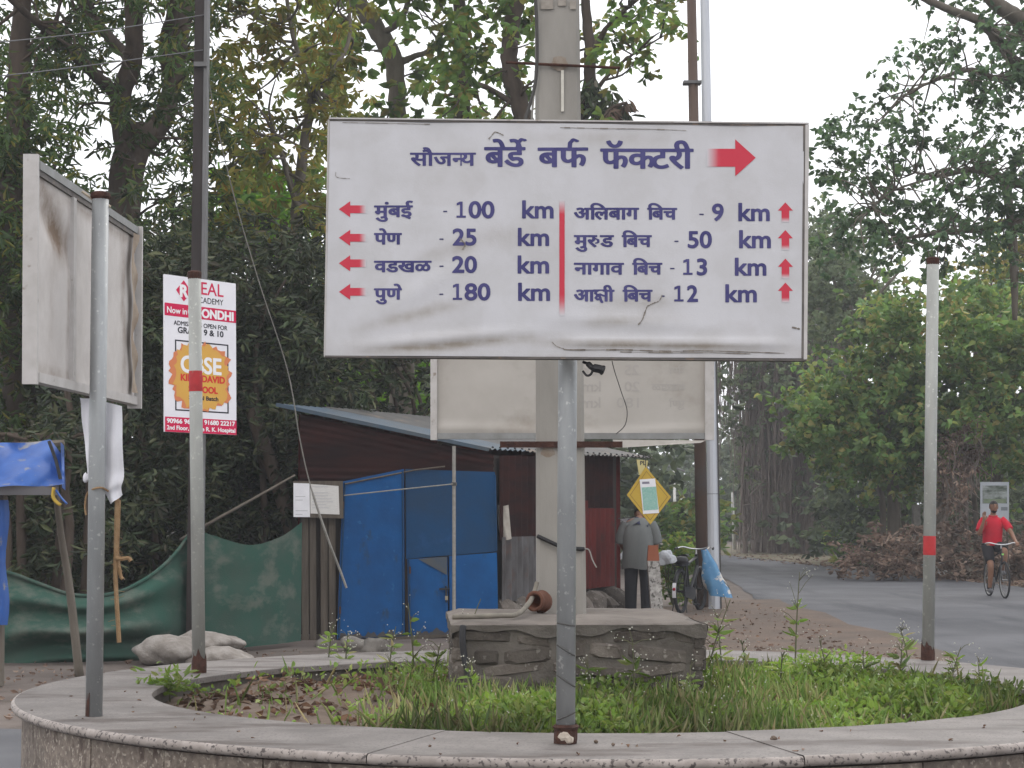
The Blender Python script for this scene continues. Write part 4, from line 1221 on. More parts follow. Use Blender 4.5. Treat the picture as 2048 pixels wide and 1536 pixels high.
MB().tube([fpt(892, 1172, FY0 - .03), fpt(893, 1205, FY0 - .03)], 0.014, 6).build('latch', m_black, door)
MB().box(fpt(893, 1196, FY0 - .045), (0.035, 0.02, 0.05)).build('padlock', M('brass', (0.30, 0.27, 0.2), rough=0.4, metal=0.7), door)
fpanel('frame_post', [(809, 940), (815, 940), (817, 1276), (811, 1276)], m_bottom, FY0 + 0.03)
fpanel('door_sill', [(780, 1274), (905, 1268), (905, 1274), (780, 1281)], m_plank, FY0 - 0.04, th=0.10)
MB().tube([fpt(690, 968, FY0 - .04), fpt(830, 940, FY0 - .02), fpt(890, 933, FY0)], 0.011, 5).build('edge_pole', m_plank, sh)
# folded edges and hinges of the steel panels, mud splashed along their foot
for (u0, v0, u1, v1) in ((690, 965, 678, 1276), (805, 942, 807, 1270), (818, 1120, 821, 1273), (990, 950, 993, 1100)):
    a, b = fpt(u0, v0, FY0 - .03), fpt(u1, v1, FY0 - .03)
    MB().tube([a, b], 0.012, 4).build('panel_edge', m_bluedk, sh)
for (u, v) in ((820, 1140), (821, 1240), (686, 1010), (680, 1220)):
    MB().tube([fpt(u, v - 7, FY0 - .04), fpt(u, v + 7, FY0 - .04)], 0.014, 6).build('hinge', m_rust, sh)
m_mud = M('splashed mud', (0.075, 0.062, 0.052), (0.05, 0.055, 0.065), scale=8, rough=0.95)
for (u0, u1, v0, sd) in ((676, 808, 1279, 1), (820, 896, 1276, 2), (901, 995, 1266, 3)):
    q = random.Random(sd); n = 22; tp_, bt_ = [], []
    for i in range(n + 1):
        u = lerp(u0, u1, i / n); vb = v0 - 7 * i / n * (sd == 1) - 8 * i / n * (sd > 1)
        tp_.append(fpt(u, vb - q.uniform(3, 15), FY0 - .026)); bt_.append(fpt(u, vb - 1, FY0 - .026))
    MB().add(bt_ + tp_, [(i, i + 1, n + 2 + i, n + 1 + i) for i in range(n)]).build('mud_splash', m_mud, sh)
# stone plinth course under the red wall
for k in range(9):
    t = 0.03 + k * 0.105; p = wall_pt(C, D, t, 0.20)
    n = (D - C).cross(Vector((0, 0, 1))).normalized()
    MB().blob(p + n * 0.10, (0.24, 0.17, 0.25), 0.22, 40 + k).build('base_stone', m_rubble, sh)
# slender pole and line in front of the door
b0 = fpt(908, 1262, FY0 - 0.55); b0.z = 0
sp = thing('slender_pole', 'thin pale prop pole in front of the blue shack door', 'pole', b0)
MB().tube([b0, fpt(908, 892, FY0 - 0.55)], 0.022, 8).build('shaft', m_wire_pale, sp)
MB().lathe([(0.034, -.02), (0.036, 0), (0.034, 0.02)], fpt(908, 968, FY0 - .55), seg=8).build('tie', m_wire, sp)
tag(MB().tube(smooth_path([fpt(688, 991, FY0 - .1), fpt(800, 979, FY0 - .35), fpt(907, 968, FY0 - .575)], 5), 0.008, 5).build('rope_line', m_wire_pale), 'pale line tied from the shack corner to the thin prop pole', 'rope')
# notice board with two papers
nb = thing('notice_board', 'small dark notice board with pasted papers on the shack corner', 'notice board', fpt(635, 1036, FY0 - .1))
q = [fpt(u, v, FY0 - .1) for u, v in ((586, 962), (686, 962), (687, 1037), (588, 1034))]
MB().slab([q[3], q[2], q[1], q[0]], wn_, 0.03).build('board', m_plank, nb)
for (qu, mt) in ((((587, 966), (619, 967), (620, 1034), (587, 1034)), m_white), (((620.5, 968), (677, 972), (679, 1029), (621, 1027)), M('newsprint', (0.60, 0.59, 0.57), (0.52, 0.51, 0.49), scale=20, rough=0.9, stretch=(1, 1, 6)))):
    q = [fpt(u, v, FY0 - .106) for u, v in qu]
    pp = MB().slab([q[3], q[2], q[1], q[0]], wn_, 0.003).build('pasted_paper', mt, nb)
    mb = MB()
    for r_ in range(9):
        v = lerp(qu[0][1] + 5, qu[3][1] - 6, r_ / 8)
        if random.random() < 0.25: continue
        u0, u1 = qu[0][0] + 4, lerp(qu[0][0], qu[1][0], random.uniform(0.55, 0.9))
        c = [fpt(u, vv, FY0 - .109) for u, vv in ((u0, v), (u1, v), (u1, v + 1.2), (u0, v + 1.2))]
        mb.add([c[3], c[2], c[1], c[0]], [(0, 1, 2, 3)])
    mb.build('print_lines', M('faint print', (0.42, 0.42, 0.44), rough=0.9), pp)
# bag hanging on the wall, bundle
wn2 = (D - C).cross(Vector((0, 0, 1))).normalized()
hb = P(1008, 1045, 24.35)
mb = MB()
outl = [(993, 1010), (1017, 1009), (1020, 1030), (1024, 1072), (1012, 1078), (998, 1074)]
def bagfn(a, b):
    v = lerp(1077, 1009, b); l = lerp(1000, 993, b); r = lerp(1023, 1017, b)
    p = P(lerp(l, r, a), v + 3 * math.sin(a * 3), 24.35); p.y -= 0.06 * math.sin(PI * a) * (1 - b * 0.75) + 0.006 * math.sin(11 * a + 7 * b)
    return p
mb.grid(bagfn, 10, 12)
def bagback(a, b):
    p = bagfn(1 - a, b); p.y = 24.36 + 0.02 * math.sin(PI * a); return p
mb.grid(bagback, 10, 12)
tag(mb.build('sack_bag', M('pale sackcloth', (0.40, 0.37, 0.33), (0.33, 0.30, 0.26), scale=12, rough=0.9), smooth=True), 'pale cloth bag hanging beside the blue door of the shack', 'bag')
# yellow diamond board with a green notice
dg_ = plane_place(P(1297, 990, 26.9), Vector((0.12, -1, 0.0)))
dN = Vector((0.12, -1, 0)).normalized()
ds = thing('diamond_board', 'yellow diamond shaped board with a green notice at the shack eave', 'board', P(1301, 1047, 26.9))
m_yel = M('mustard board', (0.50, 0.34, 0.045), (0.43, 0.29, 0.04), scale=4, rough=0.6, stain=(0.30, 0.21, 0.06), stain_scale=3, stain_cut=0.62)
dia = [(1292, 934), (1342, 994), (1301, 1049), (1254, 990)]
MB().slab([dg_(*dia[0]), dg_(*dia[3]), dg_(*dia[2]), dg_(*dia[1])], dN, 0.03).build('panel', m_yel, ds)
dpan = ds.children[0]
cx, cy = 1297, 991
for i in range(4):
    a, b = dia[i], dia[(i + 1) % 4]; f0, f1 = 0.86, 0.835
    q = [(lerp(cx, a[0], f0), lerp(cy, a[1], f0)), (lerp(cx, b[0], f0), lerp(cy, b[1], f0)), (lerp(cx, b[0], f1), lerp(cy, b[1], f1)), (lerp(cx, a[0], f1), lerp(cy, a[1], f1))]
    MB().add([dg_(u, v, 0.003) for u, v in reversed(q)], [(0, 1, 2, 3)]).build('border_line', M('brown line', (0.16, 0.10, 0.03), rough=0.7), dpan)
nq = [(1279, 959), (1310, 957), (1318, 1026), (1286, 1028)]
MB().slab([dg_(u, v, 0.009) for u, v in reversed(nq)], dN, 0.004).build('notice', m_white, ds)
gq = [(1283, 975), (1312, 973), (1316, 1019), (1287, 1021)]
MB().add([dg_(u, v, 0.0115) for u, v in reversed(gq)], [(0, 1, 2, 3)]).build('green_print', M('green print', (0.20, 0.40, 0.34), (0.30, 0.47, 0.42), scale=40, rough=0.8), ds.children[-1])
MB().add([dg_(u, v, 0.0115) for u, v in reversed([(1284, 963.5), (1298, 963), (1299, 967.5), (1284, 968)])], [(0, 1, 2, 3)]).build('heading_print', M('dark print', (0.2, 0.19, 0.24), rough=0.8), [o for o in ds.children if o.name.startswith('notice')][0])
yq = [(1274, 919), (1297, 921), (1292, 950), (1279, 950)]
MB().slab([dg_(u, v, -0.035) for u, v in reversed(yq)], dN, 0.01).build('number_plate', M('pale yellow plate', (0.50, 0.44, 0.20), rough=0.7), ds)
mb = MB(); write_word(mb, lambda u, v: dg_(u, v, -0.0335), 'PL', 1281, 1293, 922, 930, rx=0.3, ky=1, step=0.4); mb.build('lettering', m_navy, [o for o in ds.children if o.name.startswith('number_plate')][0])
MB().tube([dg_(1292, 936, -.015), dg_(1291, 908, -.015)], 0.006, 4).build('hanger', m_wire, ds)

nw = thing('newspaper_rack', 'newspapers hung in a row at the stall just left of the man in grey', 'newspapers', P(1252, 1052, 28.9))
for k, (u0, v0, u1, v1) in enumerate(((1241, 1038, 1262, 1049), (1262.5, 1036, 1278, 1047), (1240, 1050.5, 1258, 1058))):
    q = [P(u, v, 28.7 - .02 * k) for u, v in ((u0, v1 + 1.5), (u1, v1), (u1, v0 - 1.5), (u0, v0))]
    MB().slab(q, (0, -1, 0), .006).build('newspaper', M('hung newsprint', (0.34, 0.33, 0.34), (0.13, 0.13, 0.14), scale=22, rough=.9, stretch=(1, 1, 3)), nw)
MB().tube([P(1236, 1037, 28.75), P(1284, 1033, 28.75)], .006, 4).build('string', m_wire, nw)
# ------------------------------------------------------------------ tall poles behind the shack
gp = thing('lamp_pole', 'tall pale galvanised lamp pole right of the large sign', 'lamp pole', (XAT(1427, 31), 31, 0))
a, b = Vector((XAT(1427, 31), 31, -0.02)), P(1407, -160, 31)
MB().tube([a, a.lerp(b, .35), b], [0.098, 0.088, 0.072], 12).build('shaft', M('bright galvanised', (0.52, 0.54, 0.58), (0.44, 0.46, 0.50), scale=3, rough=0.45, metal=0.35, stretch=(1, 1, 0.2)), gp)
for t in (0.165, 0.60, 0.64, 0.70):
    p = a.lerp(b, t); MB().lathe([(0.092, -.012), (0.094, 0), (0.092, 0.012)], p, b - a, 12).build('band', m_wire, gp)
MB().tube([a + Vector((.10, -.05, 0)), a.lerp(b, .35) + Vector((.088, -.05, 0)), a.lerp(b, .7) + Vector((.08, -.04, 0))], 0.012, 5).build('cable', m_wire, gp)
bp_ = thing('steel_pole', 'brown rusty steel pole just left of the pale lamp pole', 'utility pole', (XAT(1404, 31.5), 31.5, 0))
a, b = Vector((XAT(1404, 31.5), 31.5, -0.02)), P(1380, -160, 31.5)
MB().tube([a, b], [0.105, 0.075], 12).build('shaft', M('brown rusty pole', (0.125, 0.085, 0.066), (0.09, 0.062, 0.05), scale=4, rough=0.85, stretch=(1, 1, 0.15), stain=(0.10, 0.095, 0.095), stain_scale=0.6, stain_cut=0.5), bp_, smooth=True)
MB().box(P(1384, 166, 31.5), (0.30, 0.22, 0.045)).build('clamp', m_greyflange, bp_)
for (u, vt, vb, Y, lab) in ((1716, 905, 1128, 58, 'thin white lamp post with a red band on the far verge'), (1350, 935, 1068, 105, 'thin pale street lamp pole seen far off right of the shack'), (1467, 985, 1092, 84, 'thin pale post standing left of the banyan roots')):
    b = Vector((XAT(u, Y), Y, 0)); t = thing('lamp_post', lab, 'lamp post', b)
    top = P(u - 2, vt, Y); r = 3.4 / F * Y
    MB().tube([b, top], [r, r * .75], 8).build('shaft', M('white post paint', (0.62, 0.62, 0.60), (0.5, 0.5, 0.47), scale=6, rough=0.7), t, smooth=True)
    if Y < 60: MB().lathe([(r * 1.02, 0), (r * 1.03, .28)], P(u, 1080, Y), seg=10).build('red_band', M('dull red band', (0.16, 0.05, 0.045), rough=0.8), t)
    if Y > 100:
        MB().tube([top + Vector((-.9, 0, .28)), top, top + Vector((.6, 0, -.2))], 0.05, 5).build('lamp_arm', m_greyflange, t)

# ------------------------------------------------------------------ things on and round the plinth
pot = thing('clay_pot', 'brown clay pot lying on its side on the plinth', 'pot', P(1080, 1222, 10.45))
ax = Vector((-0.55, -0.83, 0.08)).normalized(); pc = P(1082, 1206, 10.45); pc.z = PL_TOP + 0.062
m_clay = M('fired clay', (0.135, 0.058, 0.036), (0.10, 0.045, 0.03), scale=14, rough=0.85, bump=0.3)
MB().lathe([(0.0, -0.055), (0.035, -0.055), (0.055, -0.03), (0.06, 0.0), (0.053, 0.03), (0.045, 0.045), (0.055, 0.052), (0.057, 0.068), (0.042, 0.070), (0.032, 0.05), (0.03, -0.03), (0.0, -0.035)], pc, ax, 22).build('body', m_clay, pot, smooth=True)
MB().lathe([(0.0605, -.012), (0.064, -.004), (0.0605, 0.006)], pc, ax, 22).build('ridge', m_clay, pot, smooth=True)
hz = PL_TOP + 0.022
hose = [P(905, 1232, 9.72), P(950, 1230, 9.75), P(1000, 1226, 9.85), P(1035, 1219, 10.0), P(1058, 1206, 10.3), P(1068, 1186, 10.5), P(1074, 1165, 10.55)]
for i, p in enumerate(hose[:4]): p.z = PL_TOP + 0.018
tag(MB().tube(smooth_path(hose, 6), 0.0135, 8).build('hose', M('beige hose', (0.215, 0.195, 0.16), (0.155, 0.14, 0.115), scale=14, rough=0.75), smooth=True), 'beige hose lying across the plinth top up to the concrete pole', 'hose')
bh = [P(926, 1252, 9.58), P(925, 1280, 9.55), P(930, 1320, 9.53), P(940, 1355, 9.50), P(950, 1385, 9.46), P(957, 1412, 9.42)]
tag(MB().tube(smooth_path(bh, 6), 0.017, 8).build('black_pipe', m_black, smooth=True), 'black plastic pipe running down the front of the plinth into the weeds', 'pipe')
ml = thing('milestone', 'short whitewashed stone post beside the man in grey', 'stone post', (XAT(1311, 27.4), 27.4, 0))
a = P(1306, 1122, 27.4)
MB().hexa([Vector((a.x - .085 + .06, 27.3, 0)), Vector((a.x + .15, 27.3, 0)), Vector((a.x + .15, 27.5, 0)), Vector((a.x - .085 + .06, 27.5, 0)), Vector((a.x - .085, 27.3, a.z)), Vector((a.x + .085, 27.3, a.z)), Vector((a.x + .085, 27.5, a.z)), Vector((a.x - .085, 27.5, a.z))]).build('shaft', M('peeling whitewash', (0.46, 0.45, 0.43), (0.20, 0.19, 0.18), scale=16, rough=0.9, spots=(0.1, 0.095, 0.09), spot_scale=22, spot_cut=0.55), ml)
pt_ = P(1306, 1106, 27.4)
MB().box(pt_, (0.17, 0.15, 0.22), taper=0.8).build('red_top', M('terracotta paint', (0.25, 0.085, 0.045), rough=0.85), ml)
tag(MB().blob(P(1334, 1116, 29.4), (0.13, 0.08, 0.11), 0.35, 17, sub=3).build('plastic_bag', M('thin white plastic', (0.45, 0.47, 0.50), (0.36, 0.38, 0.41), scale=9, rough=0.5)), 'small white plastic bag behind the whitewashed stone post', 'bag')

# ------------------------------------------------------------------ sacks, rocks, net, sticks, tarp on the left
m_sack = M('grey sacking', (0.33, 0.305, 0.28), (0.215, 0.192, 0.17), scale=7, rough=0.95, bump=0.9, bscale=30, stain=(0.22, 0.19, 0.16), stain_scale=4, stain_cut=0.57)
def sack(c, r, rz, seed, label):
    q = random.Random(seed); mb = MB().blob((0, 0, 0), (1, 1, 1), 0.16, seed, sub=4)
    Rm = Matrix.Rotation(rz, 3, 'Z'); vs = []
    ph = [q.uniform(0, 6) for _ in range(6)]
    for v in mb.v:
        p = Vector(v)
        # slumped pillow: flat below, pinched at the tied ends, sharp creases running from them
        sx = abs(p.x); p.y *= 1 - 0.45 * max(0, sx - .55); p.z *= 1 - 0.5 * max(0, sx - .5)
        cr = 0.07 * (1 - 2 * abs(math.sin(p.y * 6.5 + 2.2 * p.x + ph[0]))) * sx + 0.05 * (1 - 2 * abs(math.sin(p.x * 5 + p.y * 4 + ph[1]))) + 0.03 * math.sin(p.x * 15 + ph[2]) * math.sin(p.y * 13 + ph[3])
        p.z += cr * (1 if p.z > -.3 else .2); p.y += 0.04 * math.sin(p.x * 11 + p.z * 7 + ph[4])
        p = Rm @ Vector((p.x * r[0], p.y * r[1], p.z * r[2])) + Vector(c); p.z = max(p.z, 0.001 + 0.002 * q.random())
        vs.append(tuple(p))
    mb.v = vs
    return tag(mb.build('sack', m_sack, smooth=True), label, 'sack', 'filled sacks by the green net')
s1 = Vector((XAT(345, 19.6), 19.6, 0.125)); s2 = Vector((XAT(425, 19.9), 19.9, 0.20)); s3 = Vector((XAT(446, 19.4), 19.45, 0.06))
sack(s1, (0.40, 0.28, 0.155), -0.45, 3, 'grey filled sack slumped left of the post, nearest the dangling rope')
sack(s2, (0.34, 0.24, 0.11), 0.15, 8, 'flat pale sack lying on the heap right of the post')
sack(s3, (0.32, 0.26, 0.13), 0.1, 5, 'earth coloured sack at the bottom of the heap right of the post')
for k, (u, v, Y, r, lab) in enumerate(((712, 1298, 21.6, (0.22, 0.18, 0.17), 'grey boulder under the blue panel, left of a pair'), (752, 1302, 21.4, (0.20, 0.17, 0.14), 'grey boulder under the blue panel, right of a pair'), (648, 1278, 22.3, (0.12, 0.12, 0.12), 'small stone below the grey planks of the shack'))):
    p = P(u, v, Y); r = tuple(q * .8 for q in r); p.z = r[2] * 0.25
    tag(MB().blob(p, r, 0.22, 60 + k, sub=3).build('boulder', M('grey boulder', (0.21, 0.195, 0.175), (0.13, 0.12, 0.108), scale=6, rough=0.95, bump=0.9, bscale=14, stain=(0.08, 0.07, 0.06), stain_scale=5, stain_cut=0.56), smooth=True), lab, 'stone', 'stones in front of the shack')
# green shade net
m_net = M('green shade net', (0.036, 0.088, 0.068), (0.052, 0.086, 0.070), scale=3, rough=0.95, spec=0.05, bump=0.3, bscale=70, stain=(0.105, 0.125, 0.105), stain_scale=2.4, stain_cut=0.50, stain_stretch=(1, 1, 1.8))
top = [(-60, 1128, 19.6), (20, 1146, 19.7), (80, 1168, 19.8), (150, 1190, 19.9), (230, 1186, 20.0), (300, 1152, 20.2), (350, 1108, 20.5), (388, 1056, 20.75), (430, 1072, 21.0), (500, 1090, 21.4), (560, 1074, 21.9), (604, 1044, 22.4)]
def net_part(tp, zbase, fold, nu, nv):
    pts = smooth_path([P(u, v, Y) for u, v, Y in tp], 8); n = len(pts) - 1
    def fn(a, b):
        f = a * n; i = min(n - 1, int(f)); p = pts[i].lerp(pts[i + 1], f - i)
        q = Vector((p.x, p.y, lerp(p.z, zbase, b)))
        sag = math.sin(PI * min(1, a * 1.0)) if fold else 0
        q.y += -fold * (0.12 * math.sin(b * 15 - 5.0 * (a - .5) ** 2 * 4) * sag * min(1, b * 4) + 0.25 * math.sin(PI * b) * sag) + 0.02 * math.sin(a * 23) * b
        return q
    return MB().grid(lambda a, b: fn(a, 1 - b), nu, nv)
net = thing('shade_net', 'dark green shade net strung as a low fence left of the shack', 'net', (XAT(300, 20.2), 20.2, 0))
net_part(top[:8], 0.0, 1.0, 60, 60).build('sagging_cloth', m_net, net, smooth=True)
net_part(top[7:], 0.05, 0.12, 30, 16).build('taut_cloth', m_net, net, smooth=True)
edge = smooth_path([P(u, v, Y - .02) for u, v, Y in top[:8]], 6)
MB().tube(edge, 0.022, 6).build('rolled_edge', m_net, net, smooth=True)
MB().tube([Vector((XAT(388, 20.85), 20.85, 0)), P(386, 1040, 20.85)], 0.03, 7).build('stake', m_plank, net)
for lab, pts, r in (('leaning bare stick standing between the blue tarp and the left post', [(160, 1352, 18.0), (140, 1180, 18.0), (124, 1080, 17.9), (112, 985, 17.8)], [0.045, 0.040, 0.034, 0.03]),
                    ('thin slanting dry branch behind the academy advert', [(360, 1080, 22.6), (430, 1040, 22.6), (520, 990, 22.8), (590, 950, 23.0)], [0.02, 0.02, 0.016, 0.012])):
    q = [P(*p) for p in pts]
    if pts[0][1] > 1300: q[0].z = -0.02
    tag(MB().tube(smooth_path(q, 5), list(np.interp(np.linspace(0, 3, 16), range(4), r)), 7).build('stick', m_bark_pale, smooth=True), lab, 'stick')
# blue tarp awning at the left margin
m_tarp = M('blue tarpaulin', (0.030, 0.105, 0.36), (0.022, 0.075, 0.27), scale=4, rough=0.5, stain=(0.20, 0.20, 0.215), stain_scale=3, stain_cut=0.58, stain_soft=0.05)
tp = thing('tarp_awning', 'crumpled blue tarpaulin awning of a stall at the left edge', 'awning', (XAT(-20, 17), 17, 0))
def tfn(a, b):
    u = lerp(-260, 128, a); vt = lerp(905, 893 - 16 * math.sin(min(1, a) * PI * .5) + 10 * (a > .93) * (a - .93) * 60, a); vb = lerp(990, 968, a)
    Y = lerp(17.4, 16.6, b) + 0.07 * math.sin(a * 17 + b * 5) + 0.05 * (1 - 2 * abs(math.sin(a * 9 - b * 4))) + 0.012 * math.sin(a * 41 + b * 15)
    return P(u, lerp(vt, vb, b) + 2.5 * math.sin(a * 17 + b * 5), Y)
MB().grid(lambda a, b: tfn(a, 1 - b), 130, 24).build('canopy', m_tarp, tp, smooth=True)
MB().grid(lambda a, b: P(lerp(124, 131, a) - 3 * b, lerp(975, 884, b) + 6 * a, lerp(16.6, 18.4, a)), 4, 8).build('side_flap', m_tarp, tp, smooth=True)
MB().grid(lambda a, b: P(lerp(-40, 118, a), lerp(972, 990, b), lerp(16.65, 16.7, b)), 10, 2).build('grey_hem', M('grey tarp hem', (0.25, 0.25, 0.27), rough=0.7), tp, smooth=True)
MB().grid(lambda a, b: P(lerp(-60, 15, a) + 4 * math.sin(9 * b), lerp(1250, 1000, b), 16.9 + .05 * math.sin(a * 14)), 12, 10).build('hanging_sheet', m_tarp, tp, smooth=True)
b0 = Vector((XAT(6, 17.1), 17.1, 0)); MB().tube([b0, P(0, 985, 17.1)], 0.05, 8).build('post', m_bark_pale, tp)
MB().tube([P(-200, 905, 17.9), P(128, 885, 17.9)], 0.03, 6).build('ridge_pole', m_bark_pale, tp)
b1 = Vector((XAT(-190, 17.6), 17.6, 0)); MB().tube([b1, P(-190, 900, 17.6)], 0.05, 8).build('post', m_bark_pale, tp)
MB().tube(smooth_path([P(108, 975, 16.6), P(106, 992, 16.6), P(112, 1003, 16.6), P(121, 1010, 16.6)], 4), 0.03, 6, flat=.5).build('yellow_tie', M('yellow cloth', (0.50, 0.34, 0.06), rough=0.9), tp, smooth=True)
MB().tube(smooth_path([P(112, 980, 16.58), P(122, 995, 16.58), P(134, 1008, 16.58)], 4), 0.022, 6, flat=.4).build('blue_tie', m_tarp, tp, smooth=True)
MB().tube([P(98, 882, 16.62), P(112, 920, 16.6), P(121, 958, 16.58)], 0.016, 5).build('cord', m_black, tp)
# ------------------------------------------------------------------ foliage
def nrm_(a): return a / (np.linalg.norm(a, axis=1, keepdims=True) + 1e-9)
def leaf_mesh(name, c, d, L, W, rg, fold=0.25, broad=0.35, curl=0.12):
    """one folded six-point leaf per row: base c, axis d, length L, width W"""
    n = len(c)
    d = nrm_(d); r = rg.normal(size=(n, 3)); s = nrm_(np.cross(d, r)); u = np.cross(s, d)
    L = L[:, None]; W = W[:, None]
    up = u * (W * fold)
    b0 = c; tip = c + d * L - u * L * curl
    p1 = c + d * L * broad; p2 = c + d * L * (broad + 0.36) - u * L * curl * .4
    V = np.stack([b0, p1 + s * W * .5 + up, p2 + s * W * .36 + up, tip, p2 - s * W * .36 + up, p1 - s * W * .5 + up], axis=1).reshape(-1, 3)
    me = bpy.data.meshes.new(name)
    me.vertices.add(n * 6); me.vertices.foreach_set('co', V.astype(np.float32).ravel())
    q = np.array([0, 1, 2, 3, 0, 3, 4, 5]); idx = (np.arange(n)[:, None] * 6 + q[None, :]).ravel()
    me.loops.add(n * 8); me.loops.foreach_set('vertex_index', idx.astype(np.int32))
    me.polygons.add(n * 2); me.polygons.foreach_set('loop_start', np.arange(0, n * 8, 8 // 2, dtype=np.int32))
    me.update(calc_edges=True)
    return me
def in_px(n, rg, u0, u1, v0, v1, Y0, Y1, dens=None):
    """random points whose pictures fall in a pixel window between two distances, thinned by dens(u, v)"""
    out = []
    while len(out) < n:
        u, v, Y = rg.uniform(u0, u1), rg.uniform(v0, v1), rg.uniform(Y0, Y1)
        if dens is not None and rg.random() > dens(u, v): continue
        p = P(u, v, Y)
        if p.z < 0.05: continue
        out.append(p)
    return np.array([tuple(p) for p in out])
def foliage(name, pts, rg, mat, parent, per=5, sig=0.3, nl=9, L=(0.14, 0.2), W=(0.035, 0.05), droop=0.6, spread=1.0, broad=0.4, flat=1.0, curl=0.12):
    """pts: clump centres; each clump holds rosettes of leaves"""
    k = len(pts)
    ros = np.repeat(pts, per, axis=0) + rg.normal(size=(k * per, 3)) * np.array([sig, sig, sig * flat])
    n = len(ros) * nl
    c = np.repeat(ros, nl, axis=0)
    ax = rg.normal(size=(n, 3)) * np.array([spread, spread, 0.55]); ax[:, 2] -= droop
    ax = nrm_(ax)
    c = c + ax * rg.uniform(0.0, 0.05, size=(n, 1)) + rg.normal(size=(n, 3)) * 0.03
    ok = c[:, 2] > 0.02
    c, ax = c[ok], ax[ok]; n = len(c)
    me = leaf_mesh(name, c, ax, rg.uniform(*L, n), rg.uniform(*W, n), rg, broad=broad, curl=curl)
    return link_mesh(name, me, mat, parent)
LPTS = []
def limb(mb, pts, radii, n=6, seg=8):
    q = smooth_path([P(*p) if not isinstance(p, Vector) else p for p in pts], n)
    r = np.interp(np.linspace(0, len(pts) - 1, len(q)), range(len(pts)), radii)
    q = [p + Vector((random.uniform(-1, 1), random.uniform(-1, 1), random.uniform(-1, 1))) * 0.12 * r[i] for i, p in enumerate(q)]
    mb.tube(q, list(r), seg)
    LPTS.extend(q[len(q) // 3:])
def twigs(mb, pts, rg, anchors, r=0.018, m=None):
    """thin branches from the nearest limb anchor to clump centres"""
    A = np.array([tuple(a) for a in list(anchors) + LPTS[-110:]])
    for p in pts[:m] if m else pts:
        dd_ = ((A - p) ** 2).sum(1); i = rg.choice(np.argsort(dd_)[:7]); a = Vector(A[i]); b = Vector(p)
        if (a - b).length > 1.3: continue
        mid = (a + b) / 2 + Vector(rg.normal(size=3)) * 0.12
        mb.tube(smooth_path([a, mid, b], 3), list(np.interp(range(7), [0, 6], [r * 1.6, r * .5])), 5, cap=False)

lm_mango = leaf_mat('mango leaf', [(0.034, 0.060, 0.025), (0.052, 0.091, 0.030), (0.078, 0.127, 0.037), (0.044, 0.073, 0.032), (0.169, 0.163, 0.040)], trans=0.42, rough=0.42)
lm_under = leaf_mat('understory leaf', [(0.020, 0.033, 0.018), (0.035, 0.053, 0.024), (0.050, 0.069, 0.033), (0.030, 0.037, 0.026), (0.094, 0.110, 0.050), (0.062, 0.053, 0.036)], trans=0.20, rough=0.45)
lm_yellow = leaf_mat('olive leaf', [(0.104, 0.137, 0.042), (0.156, 0.182, 0.049), (0.208, 0.189, 0.049), (0.124, 0.156, 0.049), (0.247, 0.169, 0.049)], trans=0.48)
lm_teak = leaf_mat('broad green leaf', [(0.088, 0.156, 0.048), (0.125, 0.206, 0.055), (0.081, 0.144, 0.050), (0.163, 0.219, 0.059), (0.188, 0.163, 0.059)], trans=0.5)
lm_bright = leaf_mat('bright green leaf', [(0.09, 0.20, 0.035), (0.13, 0.26, 0.04), (0.10, 0.21, 0.04)], trans=0.55)
lm_peepal = leaf_mat('peepal leaf', [(0.068, 0.119, 0.062), (0.095, 0.155, 0.072), (0.061, 0.101, 0.064), (0.108, 0.169, 0.067)], trans=0.38, rough=0.4)
lm_bush = leaf_mat('bush leaf', [(0.094, 0.169, 0.059), (0.138, 0.225, 0.071), (0.088, 0.150, 0.062), (0.175, 0.237, 0.077), (0.237, 0.213, 0.083)], trans=0.42)
lm_banyan = leaf_mat('banyan leaf', [(0.115, 0.145, 0.085), (0.095, 0.125, 0.075), (0.145, 0.165, 0.09)], trans=0.4)
lm_dry = leaf_mat('dry leaf', [(0.14, 0.095, 0.072), (0.20, 0.145, 0.11), (0.11, 0.078, 0.062), (0.25, 0.19, 0.15)], trans=0.2, rough=0.8)
lm_litter = leaf_mat('leaf litter', [(0.12, 0.068, 0.044), (0.165, 0.10, 0.065), (0.09, 0.055, 0.040), (0.21, 0.16, 0.115)], trans=0.1, rough=0.8)
lm_far = leaf_mat('far leaf', [(0.085, 0.11, 0.07), (0.12, 0.145, 0.085), (0.07, 0.092, 0.068)], trans=0.35)
lm_weed = leaf_mat('weed leaf', [(0.102, 0.180, 0.040), (0.168, 0.252, 0.057), (0.120, 0.180, 0.051), (0.216, 0.252, 0.085)], trans=0.3)
lm_grass = leaf_mat('grass blade', [(0.106, 0.175, 0.053), (0.163, 0.237, 0.071), (0.213, 0.237, 0.107), (0.300, 0.263, 0.148)], trans=0.3)
m_flower = M('tiny white flower', (0.48, 0.47, 0.41), rough=0.8)
m_stem = M('weed stem', (0.085, 0.10, 0.05), (0.12, 0.11, 0.07), scale=20, rough=0.9)

def holes(hs, base=1.0):
    def f(u, v):
        k = base
        for (hu, hv, ru, rv, s) in hs:
            k *= 1 - s * math.exp(-((u - hu) / ru) ** 2 - ((v - hv) / rv) ** 2)
        return k
    return f
g1 = np.random.default_rng(101)
